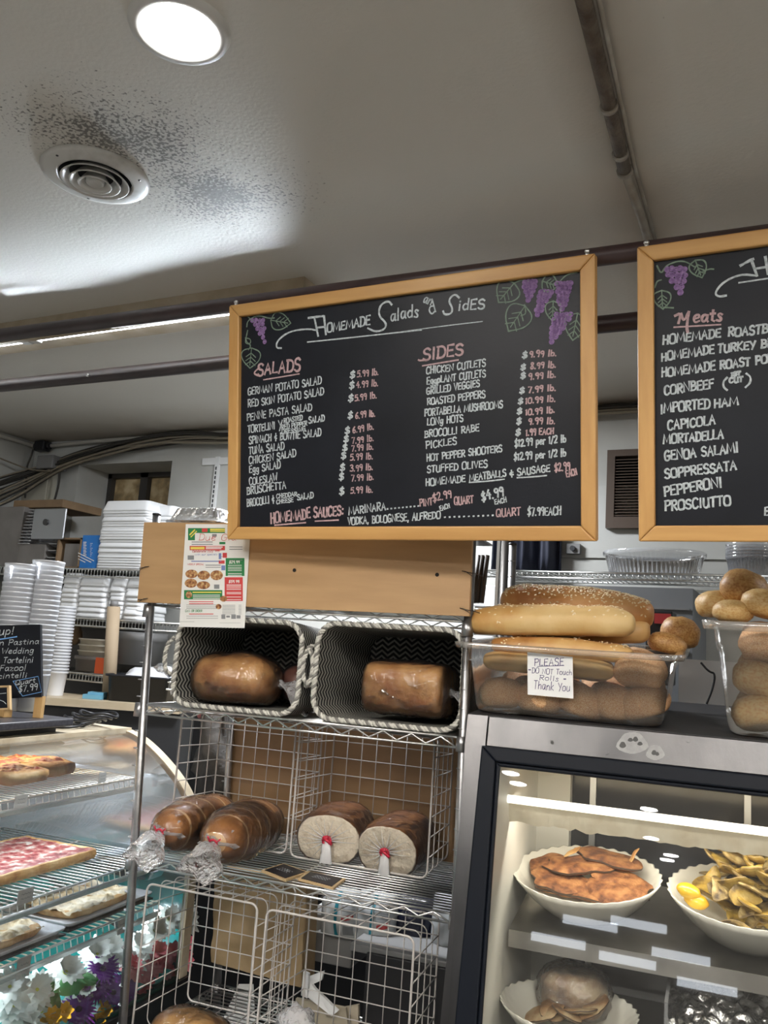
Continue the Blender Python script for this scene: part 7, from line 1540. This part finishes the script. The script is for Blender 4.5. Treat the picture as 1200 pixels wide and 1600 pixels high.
sack(667, 720, 1405, 1500, .60, 'white flour sack with no stripe beside the cold case', False)
def rbox(x0, x1, y0, y1, v, d, m, name, lab, cat):
    a, b = PR(x0, y1, v), PR(x1, y1, v); t0 = PR((x0+x1)/2, y0, v); u0_, u1_ = uvz(a)[0], uvz(b)[0]; mb = MB(lambda p, q, r: W(p, q, r)); mb.box(u0_, u1_, v, v+d, (a.z+b.z)/2, t0.z); o = mb.build(name, m); bevel(o, .004); return tag(o, lab, cat)
rbox(562, 720, 1502, 1640, .46, .25, mat('black_crate', (.012, .012, .014), .5), 'black_crate', 'black crate behind the lower right grid basket', 'crate')
rbox(545, 720, 1490, 1503, .47, .30, GREYPLAS, 'grey_shelf_board', 'grey board under the flour sacks on the black crate', 'shelf board')
rbox(490, 548, 1460, 1508, .66, .2, GREYPLAS, 'grey_carton', 'grey carton under the left flour sack', 'box')
rbox(476, 500, 1425, 1465, .70, .15, PAPERW, 'white_carton', 'small white carton left of the flour sacks', 'box')
rbox(250, 720, 1112, 1640, .98, .03, mat('black_back_void', (.008, .008, .009), .9), 'dark_backdrop', 'black sheet for the dark void behind the lower half of the bread rack', 'backdrop')  # plain black sheet stands in for the dark void behind the rack
q = [PR(x, y, v) for x, y, v in ((372, 1540, .55), (395, 1540, .55), (398, 1600, .42), (345, 1600, .42))]; mb = MB(); mb.prism(q, V((0, 0, .004))+RV*.004); tag(mb.build('white_paper_strip', PAPERW), 'pale paper strip hanging below the brown paper bag', 'paper')
t = thing('crumpled_packing', 'heap of pale cardboard and white packing between the two low grid baskets', 'packing', PR(500, 1600, .40)); PACK = mat('pale_packing_card', (.42, .37, .28), .75)
for k, (pts, v, m_) in enumerate([([(462, 1560), (540, 1575), (548, 1640), (455, 1640)], .40, PACK), ([(480, 1528), (492, 1545), (528, 1580), (518, 1588), (478, 1556)], .375, PAPERW), ([(474, 1518), (482, 1522), (480, 1560), (470, 1555)], .37, PAPERW), ([(478, 1528), (505, 1518), (502, 1532), (484, 1540)], .385, PAPERW), ([(505, 1580), (560, 1570), (560, 1640), (500, 1640)], .43, PACK)]):
    mb = MB(); mb.prism([PR(x, y, v+.01*math.sin(x)) for x, y in pts][::-1], RV*.012); mb.build('packing_piece', m_, t)
t = thing('clear_bag_heap', 'crumpled clear plastic bag low beside the golden loaf', 'plastic bag', PR(455, 1600, .15)); mb = MB(); blob(mb, PR(462, 1602, .17), .055, .05, .045, 26, 0, .45, 5); mb.build('bag_film', BAGMILK, t)
